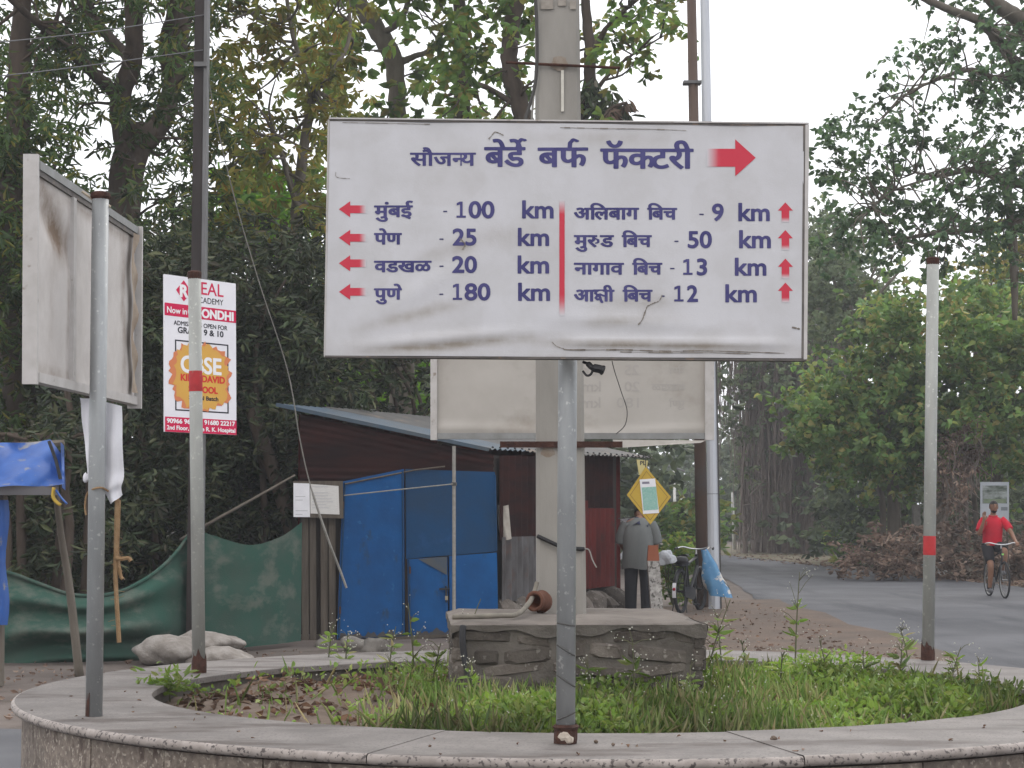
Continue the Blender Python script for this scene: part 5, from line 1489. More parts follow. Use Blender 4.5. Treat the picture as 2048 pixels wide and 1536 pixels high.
# --- mango tree with the forked trunk (upper left)
t = thing('mango_tree', 'big dark mango tree with a forked trunk behind the left sign', 'tree', (XAT(212, 27), 27, 0))
mb = MB()
limb(mb, [Vector((XAT(205, 27), 27, -0.1)), (215, 1000, 27), (225, 700, 27), (243, 430, 27), (262, 310, 27), (285, 265, 27)], [0.34, 0.30, 0.27, 0.25, 0.25, 0.24], seg=12)
limb(mb, [(262, 320, 27), (240, 210, 27), (268, 110, 26.8), (266, 20, 26.6), (250, -150, 26.4), (220, -330, 26)], [0.18, 0.15, 0.14, 0.13, 0.11, 0.06])
limb(mb, [(280, 290, 27), (322, 245, 27.1), (344, 175, 27.2), (362, 70, 27.3), (385, -60, 27.5), (420, -260, 27.6)], [0.17, 0.155, 0.14, 0.13, 0.12, 0.06])
limb(mb, [(345, 170, 27.2), (330, 90, 27), (345, 10, 26.6), (330, -160, 26.2)], [0.10, 0.09, 0.08, 0.05])
limb(mb, [(243, 200, 27), (170, 130, 26.4), (90, 60, 25.8), (0, -20, 25)], [0.10, 0.08, 0.06, 0.03])
limb(mb, [(262, 120, 27), (190, 40, 27.6), (120, -60, 28), (40, -200, 28.4)], [0.09, 0.07, 0.05, 0.03])
dA = holes([(160, 300, 62, 75, 0.92), (25, 60, 26, 40, 0.9), (88, 70, 28, 28, 0.7), (235, 130, 18, 22, 0.9), (285, 355, 40, 40, 0.75), (120, 360, 70, 45, 0.7)])
cl = np.concatenate([in_px(170, g1, -160, 430, -60, 400, 25, 30, dA), in_px(190, g1, -160, 430, 400, 640, 25, 30, dA)])
cl2 = in_px(170, g1, -220, 520, -420, -40, 23.5, 30.5)
anch = [P(262, 320, 27), P(240, 210, 27), P(268, 110, 26.8), P(266, 20, 26.6), P(322, 245, 27.1), P(344, 175, 27.2), P(362, 70, 27.3), P(170, 130, 26.4), P(90, 60, 25.8), P(190, 40, 27.6), P(120, -60, 28), P(225, 560, 27)]
twigs(mb, cl, g1, anch, m=150)
mb.build('trunk', m_bark, t, smooth=True)
foliage('crown', np.concatenate([cl, cl2]), g1, lm_mango, t, per=5, sig=0.24, nl=10, L=(0.13, 0.21), W=(0.032, 0.050), droop=0.75)
# --- far left dark tree
t = thing('mango_tree', 'dark tree trunk and leaves at the left edge behind the side-on sign', 'tree', (XAT(25, 26), 26, 0))
mb = MB()
limb(mb, [Vector((XAT(60, 26), 26, -0.1)), (45, 900, 26), (20, 500, 26), (35, 250, 26), (40, 80, 26), (60, -120, 26)], [0.26, 0.23, 0.2, 0.17, 0.14, 0.08], seg=10)
limb(mb, [(22, 470, 26), (70, 380, 25.6), (110, 330, 25.2)], [0.09, 0.07, 0.03])
mb.build('trunk', m_bark, t, smooth=True)
cl = in_px(170, g1, -200, 130, 120, 900, 23.5, 27.5, holes([(20, 60, 40, 60, 0.8)]))
foliage('crown', cl, g1, lm_mango, t, per=5, sig=0.26, nl=10, L=(0.13, 0.2), W=(0.035, 0.05), droop=0.7)
# --- dense dark understory behind the signs on the left
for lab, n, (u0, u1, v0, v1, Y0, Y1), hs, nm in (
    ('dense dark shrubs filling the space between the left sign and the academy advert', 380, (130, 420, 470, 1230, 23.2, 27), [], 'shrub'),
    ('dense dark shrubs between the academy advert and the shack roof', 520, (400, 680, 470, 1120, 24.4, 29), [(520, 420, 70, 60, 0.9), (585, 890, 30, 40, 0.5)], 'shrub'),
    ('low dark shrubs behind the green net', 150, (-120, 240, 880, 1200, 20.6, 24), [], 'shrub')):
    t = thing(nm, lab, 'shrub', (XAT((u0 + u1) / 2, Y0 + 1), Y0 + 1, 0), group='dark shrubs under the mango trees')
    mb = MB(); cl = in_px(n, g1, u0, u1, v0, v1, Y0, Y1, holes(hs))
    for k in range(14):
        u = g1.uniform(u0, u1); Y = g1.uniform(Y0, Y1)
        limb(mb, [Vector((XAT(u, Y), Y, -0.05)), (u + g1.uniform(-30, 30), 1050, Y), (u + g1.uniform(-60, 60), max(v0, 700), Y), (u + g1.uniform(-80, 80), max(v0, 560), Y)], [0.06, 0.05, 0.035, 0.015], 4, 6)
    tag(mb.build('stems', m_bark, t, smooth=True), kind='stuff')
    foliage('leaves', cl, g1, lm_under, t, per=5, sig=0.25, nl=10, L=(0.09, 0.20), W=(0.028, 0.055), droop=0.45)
# slanting trunk in the shadow left of the shack
tag(MB().tube(smooth_path([P(590, 1090, 24.6), P(560, 980, 24.6), P(530, 900, 24.6), P(505, 820, 24.7)], 5), [0.10] * 16, 8).build('bare_trunk', m_bark, smooth=True), 'slanting dark bare trunk in the shadow just left of the shack', 'tree trunk')
# --- slim olive tree in the middle of the left group
t = thing('olive_leaved_tree', 'slim tree with olive and yellowish leaves left of the large sign', 'tree', (XAT(596, 29), 29, 0))
mb = MB()
limb(mb, [Vector((XAT(575, 29), 29, -0.1)), (590, 800, 29), (592, 480, 29), (600, 360, 29), (622, 210, 29), (640, 170, 29)], [0.13, 0.12, 0.10, 0.085, 0.07, 0.05])
limb(mb, [(596, 420, 29), (570, 330, 28.6), (545, 260, 28.4)], [0.06, 0.045, 0.02])
limb(mb, [(628, 205, 29), (600, 120, 29), (580, 40, 29), (560, -120, 29)], [0.05, 0.04, 0.035, 0.02])
limb(mb, [(640, 172, 29), (680, 120, 29.2), (700, 60, 29.4), (690, -60, 29.6)], [0.05, 0.04, 0.03, 0.02])
dB = holes([(585, 60, 36, 70, 0.85), (560, 190, 45, 40, 0.6), (635, 260, 28, 40, 0.5), (530, 320, 30, 24, 0.5), (640, 110, 20, 60, 0.6)])
cl = in_px(115, g1, 410, 690, -60, 480, 27.6, 31, dB)
cl2 = in_px(60, g1, 400, 720, -380, -60, 27, 31)
twigs(mb, cl, g1, [P(600, 360, 29), P(622, 210, 29), P(570, 330, 28.6), P(600, 120, 29), P(580, 40, 29), P(680, 120, 29.2), P(592, 480, 29)], m=90)
mb.build('trunk', m_bark_pale, t, smooth=True)
foliage('crown', np.concatenate([cl, cl2]), g1, lm_yellow, t, per=4, sig=0.26, nl=9, L=(0.14, 0.22), W=(0.045, 0.075), droop=0.75)
# --- bright bush seen through the gap
t = thing('bright_bush', 'bright light green foliage patch in the gap left of the large sign', 'shrub', (XAT(520, 40), 40, 0))
mb = MB(); limb(mb, [Vector((XAT(520, 40), 40, -0.1)), (520, 800, 40), (522, 430, 40)], [0.12, 0.1, 0.05]); mb.build('stems', m_bark_pale, t)
cl = np.concatenate([in_px(90, g1, 455, 585, 365, 480, 38, 41), in_px(60, g1, 640, 860, 560, 860, 38, 42)])
foliage('leaves', cl, g1, lm_bright, t, per=4, sig=0.3, nl=8, L=(0.16, 0.26), W=(0.09, 0.15), droop=0.3)
# --- broad-leaved tree behind the large sign, its crooked pale trunk leaning left
t = thing('broad_leaved_tree', 'broad leaved green tree with a crooked pale trunk above the large sign', 'tree', (XAT(800, 36), 36, 0))
mb = MB()
limb(mb, [Vector((XAT(800, 36), 36, -0.1)), (805, 800, 36), (803, 500, 36), (796, 240, 36), (792, 160, 36), (778, 100, 36), (735, 30, 36), (690, -30, 36), (640, -160, 36)], [0.26, 0.24, 0.21, 0.17, 0.18, 0.19, 0.18, 0.15, 0.10], seg=10)
limb(mb, [(788, 130, 36), (830, 112, 36), (860, 100, 36.3), (890, 60, 36.5)], [0.08, 0.06, 0.05, 0.03])
limb(mb, [(760, 70, 36), (800, 40, 35.6), (820, -20, 35.4), (830, -160, 35)], [0.07, 0.06, 0.05, 0.03])
dC = holes([(770, 235, 60, 20, 0.6), (905, 60, 25, 40, 0.75), (690, 205, 28, 26, 0.5), (880, 130, 40, 25, 0.35), (860, 220, 60, 22, 0.5)])
cl = in_px(88, g1, 620, 960, -40, 620, 33.5, 38.5, dC)
cl2 = in_px(70, g1, 560, 1000, -340, -30, 33, 39)
twigs(mb, cl, g1, [P(796, 240, 36), P(792, 160, 36), P(735, 30, 36), P(860, 100, 36.3), P(800, 40, 35.6), P(803, 420, 36)], m=110)
mb.build('trunk', m_bark_pale, t, smooth=True)
foliage('crown', np.concatenate([cl, cl2]), g1, lm_teak, t, per=4, sig=0.32, nl=7, L=(0.2, 0.32), W=(0.11, 0.19), droop=0.5, broad=0.32)
# --- tree behind the concrete pole, dark curved stem
t = thing('broad_leaved_tree', 'green tree with dark curving stems just behind the concrete pole', 'tree', (XAT(1050, 34), 34, 0))
mb = MB()
limb(mb, [Vector((XAT(1075, 34), 34, -0.1)), (1080, 700, 34), (1065, 330, 34), (1040, 215, 34), (1020, 140, 34), (1022, 60, 34), (1035, -20, 34), (1040, -200, 34)], [0.26, 0.24, 0.2, 0.17, 0.165, 0.15, 0.14, 0.08], seg=10)
limb(mb, [(1075, 420, 34), (1130, 300, 34.2), (1172, 210, 34.4), (1180, 110, 34.4), (1172, 20, 34.4), (1160, -160, 34.4)], [0.16, 0.14, 0.12, 0.11, 0.09, 0.05])
limb(mb, [(1178, 120, 34.4), (1210, 60, 34.2), (1250, 20, 34), (1300, -20, 34)], [0.07, 0.05, 0.035, 0.02])
limb(mb, [(1165, 230, 34.4), (1200, 170, 34), (1250, 120, 34), (1330, 70, 34)], [0.05, 0.04, 0.025, 0.012])
limb(mb, [(1040, 215, 34), (960, 170, 34), (920, 180, 34.4), (880, 200, 34.6)], [0.06, 0.05, 0.04, 0.02])
limb(mb, [(925, 320, 37), (925, 200, 37), (922, 80, 37), (915, -60, 37)], [0.19, 0.17, 0.15, 0.1])
dD = lambda u, v: (1.0 if u < 1050 else (1.0 if (u < 1375 - 0.55 * v and v < 150) or (u < 1215 and v < 260) else 0.02)) * (1 - 0.85 * math.exp(-((u - 965) / 25) ** 2 - ((v - 170) / 45) ** 2)) * (1 - 0.8 * math.exp(-((u - 1255) / 40) ** 2 - ((v - 60) / 16) ** 2))
cl = in_px(100, g1, 870, 1350, -30, 480, 32.5, 36.5, dD)
cl2 = in_px(60, g1, 850, 1330, -330, -30, 32, 37)
twigs(mb, cl, g1, [P(1022, 60, 34), P(1020, 140, 34), P(1180, 110, 34.4), P(1172, 210, 34.4), P(1210, 60, 34.2), P(1250, 120, 34), P(1250, 20, 34), P(920, 180, 34.4)], m=110)
mb.build('trunk', m_bark, t, smooth=True)
foliage('crown', np.concatenate([cl, cl2]), g1, lm_teak, t, per=4, sig=0.25, nl=7, L=(0.14, 0.24), W=(0.08, 0.14), droop=0.45, broad=0.35)
cl = in_px(10, g1, 1165, 1235, 130, 240, 33.6, 34.4)
foliage('drooping_leaves', cl, g1, lm_under, t, per=2, sig=0.12, nl=7, L=(0.25, 0.36), W=(0.08, 0.12), droop=1.4)
# wilted leaves caught above the sign's edge
t = thing('wilted_twig', 'wilted brown leafed twig sticking up behind the top of the large sign', 'twig', P(1240, 250, 33))
mb = MB(); limb(mb, [(1180, 300, 33), (1205, 240, 33), (1225, 215, 33), (1255, 205, 33)], [0.04, 0.03, 0.03, 0.03]); mb.build('stem', m_bark, t)
foliage('leaves', np.array([tuple(P(1250, 208, 33)), tuple(P(1225, 222, 33)), tuple(P(1210, 238, 33))]), g1, lm_dry, t, per=2, sig=0.06, nl=6, L=(0.22, 0.34), W=(0.05, 0.09), droop=1.2)
# --- shrubs just behind the shack roof
t = thing('shrub', 'leafy shrub with bare twigs rising behind the shack roof', 'shrub', (XAT(760, 32), 32, 0), group='dark shrubs under the mango trees')
mb = MB()
for u in (700, 760, 800, 835, 850):
    limb(mb, [Vector((XAT(u, 32), 32, -0.05)), (u + 6, 950, 32), (u - 10, 800, 32), (u - 50, 720, 32), (u - 70, 640, 32)], [0.06, 0.05, 0.035, 0.022, 0.012], 4, 6)
tag(mb.build('stems', m_bark, t, smooth=True), kind='stuff')
cl = in_px(170, g1, 610, 900, 600, 1000, 30.5, 34, holes([(850, 770, 60, 60, 0.8), (720, 740, 60, 30, 0.6)]))
foliage('leaves', cl, g1, lm_under, t, per=5, sig=0.28, nl=8, L=(0.14, 0.22), W=(0.05, 0.08), droop=0.35)

# --- peepal overhanging from the right
g2 = np.random.default_rng(55)
t = thing('peepal_tree', 'peepal tree with spreading leafy branches against the sky at upper right', 'tree', (12.4, 38.5, 0))
mb = MB()
limb(mb, [Vector((12.4, 38.5, -0.1)), Vector((12.3, 38.5, 3)), Vector((12.0, 38.4, 6)), Vector((11.6, 38, 9)), Vector((10.9, 37.6, 12.2)), Vector((10.2, 37, 15))], [0.55, 0.46, 0.42, 0.38, 0.32, 0.2], seg=12)
limb(mb, [Vector((11.4, 38, 9.6)), (2070, 90, 37.6), (2040, 40, 37.3), (1990, 5, 37), (1930, -60, 37)], [0.22, 0.19, 0.17, 0.15, 0.08])
limb(mb, [Vector((11.6, 38, 8.6)), (2060, 160, 37.6), (2000, 92, 37.2), (1965, 45, 37), (1900, 20, 36.8), (1840, -8, 36.6), (1780, -60, 36.5)], [0.15, 0.13, 0.11, 0.10, 0.085, 0.065, 0.04])
limb(mb, [Vector((11.9, 38.3, 7.0)), (2070, 190, 37.8), (1985, 155, 37.5), (1935, 140, 37.3), (1860, 165, 37), (1800, 195, 36.8)], [0.12, 0.09, 0.07, 0.05, 0.03, 0.012])
limb(mb, [Vector((12.0, 38.4, 6.2)), (2080, 395, 38), (2010, 360, 37.8), (1945, 340, 37.4), (1880, 352, 37), (1830, 345, 36.8)], [0.15, 0.12, 0.10, 0.07, 0.04, 0.02])
limb(mb, [Vector((12.1, 38.4, 5.4)), (2080, 450, 38), (1990, 455, 37.8), (1920, 462, 37.4), (1850, 470, 37), (1800, 478, 36.8)], [0.13, 0.11, 0.085, 0.06, 0.045, 0.02])
limb(mb, [(2010, 365, 37.8), (2022, 450, 37.8), (2028, 540, 37.9), (2030, 640, 38)], [0.09, 0.10, 0.09, 0.05])
limb(mb, [(1880, 352, 37), (1790, 380, 36.8), (1740, 420, 36.6)], [0.03, 0.02, 0.01])
def dP(u, v):
    if v < 55: return 0.0 if u < 1900 else 0.35
    edge = 1820 - 0.9 * (v - 60) if v < 200 else (1694 - 0.7 * (v - 200) if v < 300 else 1624)
    if u < edge: return 0.0
    k = 1.0
    for (hu, hv, ru, rv, s) in ((1760, 110, 60, 60, 0.85), (1860, 175, 70, 22, .8), (1905, 240, 45, 30, 0.9), (1700, 180, 40, 26, .8), (1880, 330, 45, 22, 0.8), (1740, 405, 60, 18, 0.8), (2005, 280, 30, 30, 0.75), (1800, 300, 25, 40, .3), (1660, 430, 40, 50, .75), (1910, 100, 30, 24, 0.7), (1880, 510, 60, 30, .8), (1980, 60, 30, 30, .7)):
        k *= 1 - s * math.exp(-((u - hu) / ru) ** 2 - ((v - hv) / rv) ** 2)
    if v > 500: k *= 0.35
    return k
cl = in_px(330, g2, 1620, 2120, 20, 560, 35.8, 38.8, dP)
cl2 = in_px(170, g2, 1850, 2350, -520, 20, 36, 41)
anch = [P(2000, 92, 37.2), P(1965, 45, 37), P(1985, 155, 37.5), P(1860, 165, 37), P(1935, 140, 37.3), P(2010, 360, 37.8), P(1945, 340, 37.4), P(1880, 352, 37), P(1830, 345, 36.8), P(1740, 420, 36.6), P(1990, 455, 37.8), P(1850, 470, 37), P(1790, 380, 36.8), P(1800, 195, 36.8), P(2028, 540, 37.9)]
twigs(mb, cl, g2, anch, r=0.014)
mb.build('trunk', m_bark_pale, t, smooth=True)
foliage('crown', np.concatenate([cl, cl2]), g2, lm_peepal, t, per=3, sig=0.17, nl=7, L=(0.11, 0.18), W=(0.075, 0.115), droop=0.7, broad=0.28)

# --- trees and bushes on the right verge
def dens_blob(bl):
    def f(u, v):
        return min(1.0, sum(math.exp(-(((u - a) / b) ** 2 + ((v - c) / d) ** 2) ** 2) for a, b, c, d in bl))
    return f
specs = (
 ('bush_tree', 'leafy green tree overhanging the verge left of the right post', (1560, 1860, 560, 980, 47, 52), [(1790, 80, 720, 130), (1720, 120, 830, 90), (1640, 60, 860, 50), (1790, 90, 900, 80)], 300, lm_bush, (1780, 50)),
 ('bush_tree', 'leafy green tree behind the cyclist at the right edge', (1840, 2150, 560, 960, 46, 52), [(1960, 110, 700, 120), (2050, 110, 830, 140), (1900, 70, 820, 110)], 320, lm_bush, (1990, 50)),
 ('bush_tree', 'pale hazy tree between the large sign and the right post', (1600, 1880, 430, 700, 60, 66), [(1660, 60, 560, 130), (1720, 50, 620, 60)], 150, lm_banyan, (1700, 63)),
 ('bush_tree', 'tall olive green tree just under the peepal branches at right', (1840, 2150, 480, 720, 54, 60), [(1990, 90, 610, 80), (2080, 80, 560, 110), (1900, 40, 660, 50)], 170, lm_yellow, (1960, 57)))
for nm, lab, (u0, u1, v0, v1, Y0, Y1), bl, n, mt, (ub, Yb) in specs:
    t = thing(nm, lab, 'tree', (XAT(ub, Yb), Yb, 0), group='trees along the right verge')
    mb = MB(); vmid = (v0 + v1) / 2
    limb(mb, [Vector((XAT(ub, Yb), Yb, -0.1)), (ub + 8, 1000, Yb), (ub - 6, vmid + 60, Yb), (ub + 10, v0 + 60, Yb)], [0.2, 0.17, 0.13, 0.05])
    for k in range(5):
        uu = g2.uniform(u0 + 40, u1 - 40)
        limb(mb, [(ub, vmid + 120, Yb), ((ub + uu) / 2, vmid + 20, Yb), (uu, vmid - g2.uniform(0, 100), Yb)], [0.08, 0.06, 0.02], 4, 6)
    mb.build('trunk', m_bark_pale, t, smooth=True)
    cl = in_px(n, g2, u0, u1, v0, v1, Y0, Y1, dens_blob(bl))
    foliage('crown', cl, g2, mt, t, per=4, sig=0.30, nl=8, L=(0.16, 0.24), W=(0.11, 0.17), droop=0.35, broad=0.32)
# shady undergrowth under them
t = thing('shrub', 'shady undergrowth with thin stems behind the far lamp post', 'shrub', (XAT(1780, 56), 56, 0), group='undergrowth on the right verge')
mb = MB()
for k in range(16):
    u = g2.uniform(1640, 2100); Y = g2.uniform(50, 62)
    limb(mb, [Vector((XAT(u, Y), Y, -0.1)), (u + g2.uniform(-10, 10), 1020, Y), (u + g2.uniform(-20, 20), 920, Y), (u + g2.uniform(-30, 30), 860, Y)], [0.09, 0.08, 0.06, 0.04], 4, 6)
tag(mb.build('stems', m_bark_pale, t, smooth=True), kind='stuff')
cl = in_px(330, g2, 1640, 2150, 880, 1090, 53, 64)
foliage('leaves', cl, g2, lm_far, t, per=4, sig=0.32, nl=8, L=(0.18, 0.28), W=(0.10, 0.16), droop=0.3)
cl = in_px(40, g2, 1660, 1800, 1040, 1110, 56, 58)
foliage('low_leaves', cl, g2, lm_bush, t, per=3, sig=0.2, nl=7, L=(0.2, 0.4), W=(0.06, 0.10), droop=0.0)
# heap of cut dry branches
t = thing('brush_heap', 'heap of dry brown cut branches on the verge behind the cyclist', 'brush heap', (XAT(1960, 45), 45, 0))
def dH(u, v):
    topv = 1098 - 28 * max(0, math.sin((u - 1700) / 420 * PI)) ** 0.7 - 10 * math.sin(u * .05)
    return 1.0 if v > topv else 0.0
cl = in_px(140, g2, 1690, 2150, 1010, 1150, 43.5, 46.5, dH)
mb = MB()
for p in cl[:120]:
    dd = Vector(g2.normal(size=3)) * 0.3; dd.z = abs(dd.z) * .5; mb.tube([Vector(p) - dd, Vector(p) + dd], 0.011, 4)
mb.build('twigs', m_bark_pale, t)
foliage('dry_leaves', cl, g2, lm_dry, t, per=4, sig=0.2, nl=8, L=(0.12, 0.2), W=(0.05, 0.09), droop=0.3)
t = thing('dry_creeper', 'mass of dead brown creeper hanging right of the right post', 'creeper', (XAT(1930, 48.5), 48.5, 0))
cl = in_px(80, g2, 1860, 1990, 850, 1010, 45.5, 47, dens_blob([(1925, 45, 900, 45), (1900, 30, 960, 60)]))
mb = MB()
for p in cl: mb.tube(smooth_path([Vector(p), Vector(p) + Vector((g2.normal() * .1, 0, -.35)), Vector(p) + Vector((g2.normal() * .25, 0, -.8))], 3), 0.012, 4)
mb.tube([Vector((XAT(1930, 48.5), 48.5, 0)), P(1930, 900, 48)], 0.06, 6)
mb.build('stems', m_root, t)
foliage('dry_leaves', cl, g2, lm_dry, t, per=3, sig=0.15, nl=7, L=(0.1, 0.18), W=(0.03, 0.06), droop=0.9)

# --- banyan with its curtain of aerial roots
g3 = np.random.default_rng(9)
t = thing('banyan_tree', 'huge banyan with a dark curtain of aerial roots beside the far road', 'tree', (XAT(1590, 76), 76, 0))
mb = MB()
for k, (u, w) in enumerate(((1508, 14), (1526, 9), (1541, 13), (1556, 17), (1569, 10), (1584, 15), (1600, 18), (1613, 10), (1628, 13), (1645, 10), (1488, 9))):
    Y = 76 + g3.uniform(-1.5, 1.5); r = w / 2 / F * Y
    mbr = MB()
    limb(mbr, [Vector((XAT(u, Y), Y, -0.2)), (u + 2, 1060, Y), (u + g3.uniform(-6, 6), 950, Y), (u + g3.uniform(-12, 12), 830, Y), (u + g3.uniform(-20, 20), 690, Y), (u + g3.uniform(-26, 26), 600, Y)], [r * 1.5, r, r * .85, r * .7, r * .7, r * .6], 4, 8)
    mbr.build('prop_root', m_root, t, smooth=True)
for k in range(5):
    v0 = g3.uniform(620, 700); limb(mb, [(1400, v0 + 20, 76 + k * .6 - 1), (1500, v0 + g3.uniform(-20, 20), 76), (1600, v0 + g3.uniform(-20, 20), 76), (1720, v0 + g3.uniform(-30, 10), 76 + k * .5 - 1)], [0.16, 0.28, 0.3, 0.15])
mb.build('boughs', m_root, t, smooth=True)
mb = MB(); bund = [(g3.uniform(1425, 1730), g3.uniform(3, 12)) for _ in range(46)] + [(g3.uniform(1485, 1660), g3.uniform(4, 14)) for _ in range(34)]
for k in range(1050):
    bu, bw = bund[g3.integers(len(bund))]; u = bu + g3.normal() * bw; Y = 76 + g3.uniform(-2.8, 3.2)
    vt = g3.uniform(640, 760); vb_ = g3.choice([g3.uniform(800, 980), g3.uniform(940, 1100), 1106])
    if u < 1475 or u > 1670: vb_ = min(vb_, g3.uniform(780, 980))
    r = g3.choice([.7, 1.0, 1.4, 2.0, 3.0], p=[.3, .3, .2, .13, .07]) / F * Y * .6
    w = g3.normal() * 9; m = 6; ph, am = g3.uniform(0, 6), g3.uniform(.5, 5)
    mb.tube([P(u + w * i / m + am * math.sin(ph + i * 1.7) + g3.normal() * 1.2, lerp(vt, vb_, i / m), Y) for i in range(m + 1)], [r * g3.uniform(.6, 1.3) for _ in range(m)] + [r * .4], 4, cap=False)
for k in range(90):
    u, v, Y = g3.uniform(1470, 1680), g3.uniform(820, 1080), 76 + g3.uniform(-3, 1)
    mb.tube(smooth_path([P(u, v, Y), P(u + g3.normal() * 14, v + g3.uniform(-5, 40), Y), P(u + g3.normal() * 24, v + g3.uniform(10, 60), Y)], 3), .02, 4, cap=False)
tag(mb.build('aerial_roots', m_root, t, smooth=True), kind='stuff')
cl = np.concatenate([in_px(230, g3, 1400, 1760, 430, 735, 73, 79, lambda u, v: 1.0 if v < 700 or u < 1640 else 0.3), in_px(60, g3, 1420, 1680, 690, 790, 72.5, 75), in_px(26, g3, 1440, 1660, 790, 1000, 72.5, 75)])
foliage('crown', cl, g3, lm_banyan, t, per=4, sig=0.4, nl=7, L=(0.2, 0.3), W=(0.12, 0.18), droop=0.4, broad=0.35)

# --- far wood closing the view
g4 = np.random.default_rng(31)
def far_wood(name, label, u0, u1, vtop, Y0, Y1, n, mt, sz):
    pts = in_px(n, g4, u0, u1, vtop, 1075, Y0, Y1, lambda u, v: 1.0 if v > vtop + 40 + 30 * math.sin(u * .02) + 20 * math.sin(u * .07) else 0.25)
    me_o = foliage(name, pts, g4, mt, None, per=4, sig=0.9, nl=6, L=(sz * .8, sz * 1.3), W=(sz * .5, sz * .8), droop=0.3, broad=0.35)
    return tag(me_o, label, 'wood', kind='stuff')
far_wood('far_wood', 'hazy far woodland beyond the bend of the road', 1180, 1560, 880, 108, 140, 700, lm_far, 0.4)
far_wood('far_wood', 'distant tree belt seen in gaps behind the left trees', -300, 1300, 600, 48, 62, 1500, lm_far, 0.34)
far_wood('far_wood', 'distant tree belt behind the right verge', 1560, 2500, 800, 72, 95, 800, lm_far, 0.42)

# --- small plants by the poles, along the road and by the net
t = thing('shrub', 'small leafy shrub growing behind the parked bicycle', 'shrub', (XAT(1345, 32), 32, 0))
mb = MB()
for k in range(6): mb.tube(smooth_path([Vector((XAT(1345, 32), 32, 0)), P(1343 + k * 4 - 10, 1170, 32), P(1330 + k * 9, 1110, 31.9)], 4), 0.012, 5)
tag(mb.build('stems', m_stem, t), kind='stuff')
cl = in_px(46, g4, 1325, 1392, 1085, 1205, 31.6, 32.4, dens_blob([(1356, 30, 1120, 40), (1350, 24, 1180, 40)]))
foliage('leaves', cl, g4, lm_teak, t, per=3, sig=0.10, nl=8, L=(0.08, 0.14), W=(0.04, 0.06), droop=0.2)
cl = in_px(60, g4, 1320, 1440, 1010, 1085, 52, 60)
tag(foliage('roadside_scrub', cl, g4, lm_bush, None, per=3, sig=0.3, nl=8, L=(0.2, 0.35), W=(0.08, 0.14), droop=0.1), 'low hazy scrub left of the lamp pole beside the road', 'scrub', kind='stuff')

# ------------------------------------------------------------------ weeds, grass and litter in the planter
g5 = np.random.default_rng(77)
def in_bed(n, dens):
    out = []
    while len(out) < n:
        a = g5.uniform(0, 2 * PI); r = r_in(a) * math.sqrt(g5.random()) * 0.985
        p = ring_pt(a, r, 0)
        q = Rz.transposed() @ (p - PL_C)
        if abs(q.x) < PL_W / 2 + .02 and abs(q.y) < PL_D / 2 + .02: continue
        if g5.random() < dens(p.x, p.y): out.append((p.x, p.y, soil_z(p.x, p.y)))
    return np.array(out)
sstep = lambda x, a, b: min(1, max(0, (x - a) / (b - a)))
green = lambda x, y: (sstep(x, -0.75, 0.1) * (0.45 + 0.55 * math.sin(x * 5 + y * 3) ** 2) + 0.04) * (1 - 0.55 * sstep(y, 10.7, 11.6)) * (1 - .35 * sstep(-x, .5, .9))
def patch(x, y):
    k = math.sin(x * 4.3 + 1.3 * math.sin(y * 3.1)) + math.sin(y * 5.2 + 1.7 * math.sin(x * 2.6 + 1)) + .6 * math.sin(x * 11 + y * 9)
    return min(1, max(0.08, .55 + .38 * k))
c = in_bed(14000, lambda x, y: green(x, y) * patch(x, y))
n = len(c)
ax = g5.normal(size=(n, 3)) * np.array([.9, .9, .25]); ax[:, 2] += 0.75
c[:, 2] += np.array([g5.uniform(0, 0.015 + 0.13 * patch(x, y) ** 1.5) for x, y, _ in c])
me = leaf_mesh('ground_weeds', c, ax, g5.uniform(0.018, 0.055, n), g5.uniform(0.010, 0.028, n), g5, broad=0.4)
tag(link_mesh('ground_weeds', me, lm_weed), 'low broad leaved green weeds carpeting the planter', 'weeds', kind='stuff')
c = in_bed(8000, lambda x, y: green(x, y) * (1.0 if abs(x - .25) < 1.0 else .4) * (1.1 - patch(x, y) * .7))
n = len(c)
ax = g5.normal(size=(n, 3)) * np.array([.45, .45, .1]); ax[:, 2] += 1.0
me = leaf_mesh('grass', c, ax, g5.uniform(0.04, 0.185, n), g5.uniform(0.0025, 0.005, n), g5, broad=0.3, curl=0.25)
tag(link_mesh('grass', me, lm_grass), 'tufted green and straw grass growing in the planter', 'grass', kind='stuff')
c = in_bed(1500, lambda x, y: (1 - .6 * sstep(10.6 - y, 0, 1.2)) * (1 - 0.75 * sstep(x, -0.6, 0.6))); n = len(c)
c[:, 2] += g5.uniform(0.004, 0.03, n); ax = g5.normal(size=(n, 3)) * np.array([1, 1, .18])
me = leaf_mesh('leaf_litter', c, ax, g5.uniform(0.03, 0.085, n), g5.uniform(0.015, 0.04, n), g5, fold=.4)
tag(link_mesh('leaf_litter', me, lm_litter), 'brown fallen leaves on the planter soil', 'leaf litter', kind='stuff')
# specks of tiny white flower heads on thread-like stalks
st = MB()
for x, y, z in in_bed(110, lambda x, y: sstep(x, -1.2, .2) + .05):
    h = g5.uniform(.08, .26); b = Vector((x, y, z)); e = b + Vector((g5.normal() * .03, g5.normal() * .03, h))
    for k in range(3):
        r = g5.uniform(.002, .0042); o = e + Vector(g5.normal(size=3)) * .018
        st.add([o + Vector((r, 0, 0)), o + Vector((0, 0, r)), o - Vector((r, 0, 0)), o - Vector((0, 0, r)), o - Vector((0, r, 0))], [(0, 1, 4), (1, 2, 4), (2, 3, 4), (3, 0, 4)])
tag(st.build('flower_heads', m_flower), 'specks of tiny white weed flowers over the planter', 'flowers', kind='stuff')
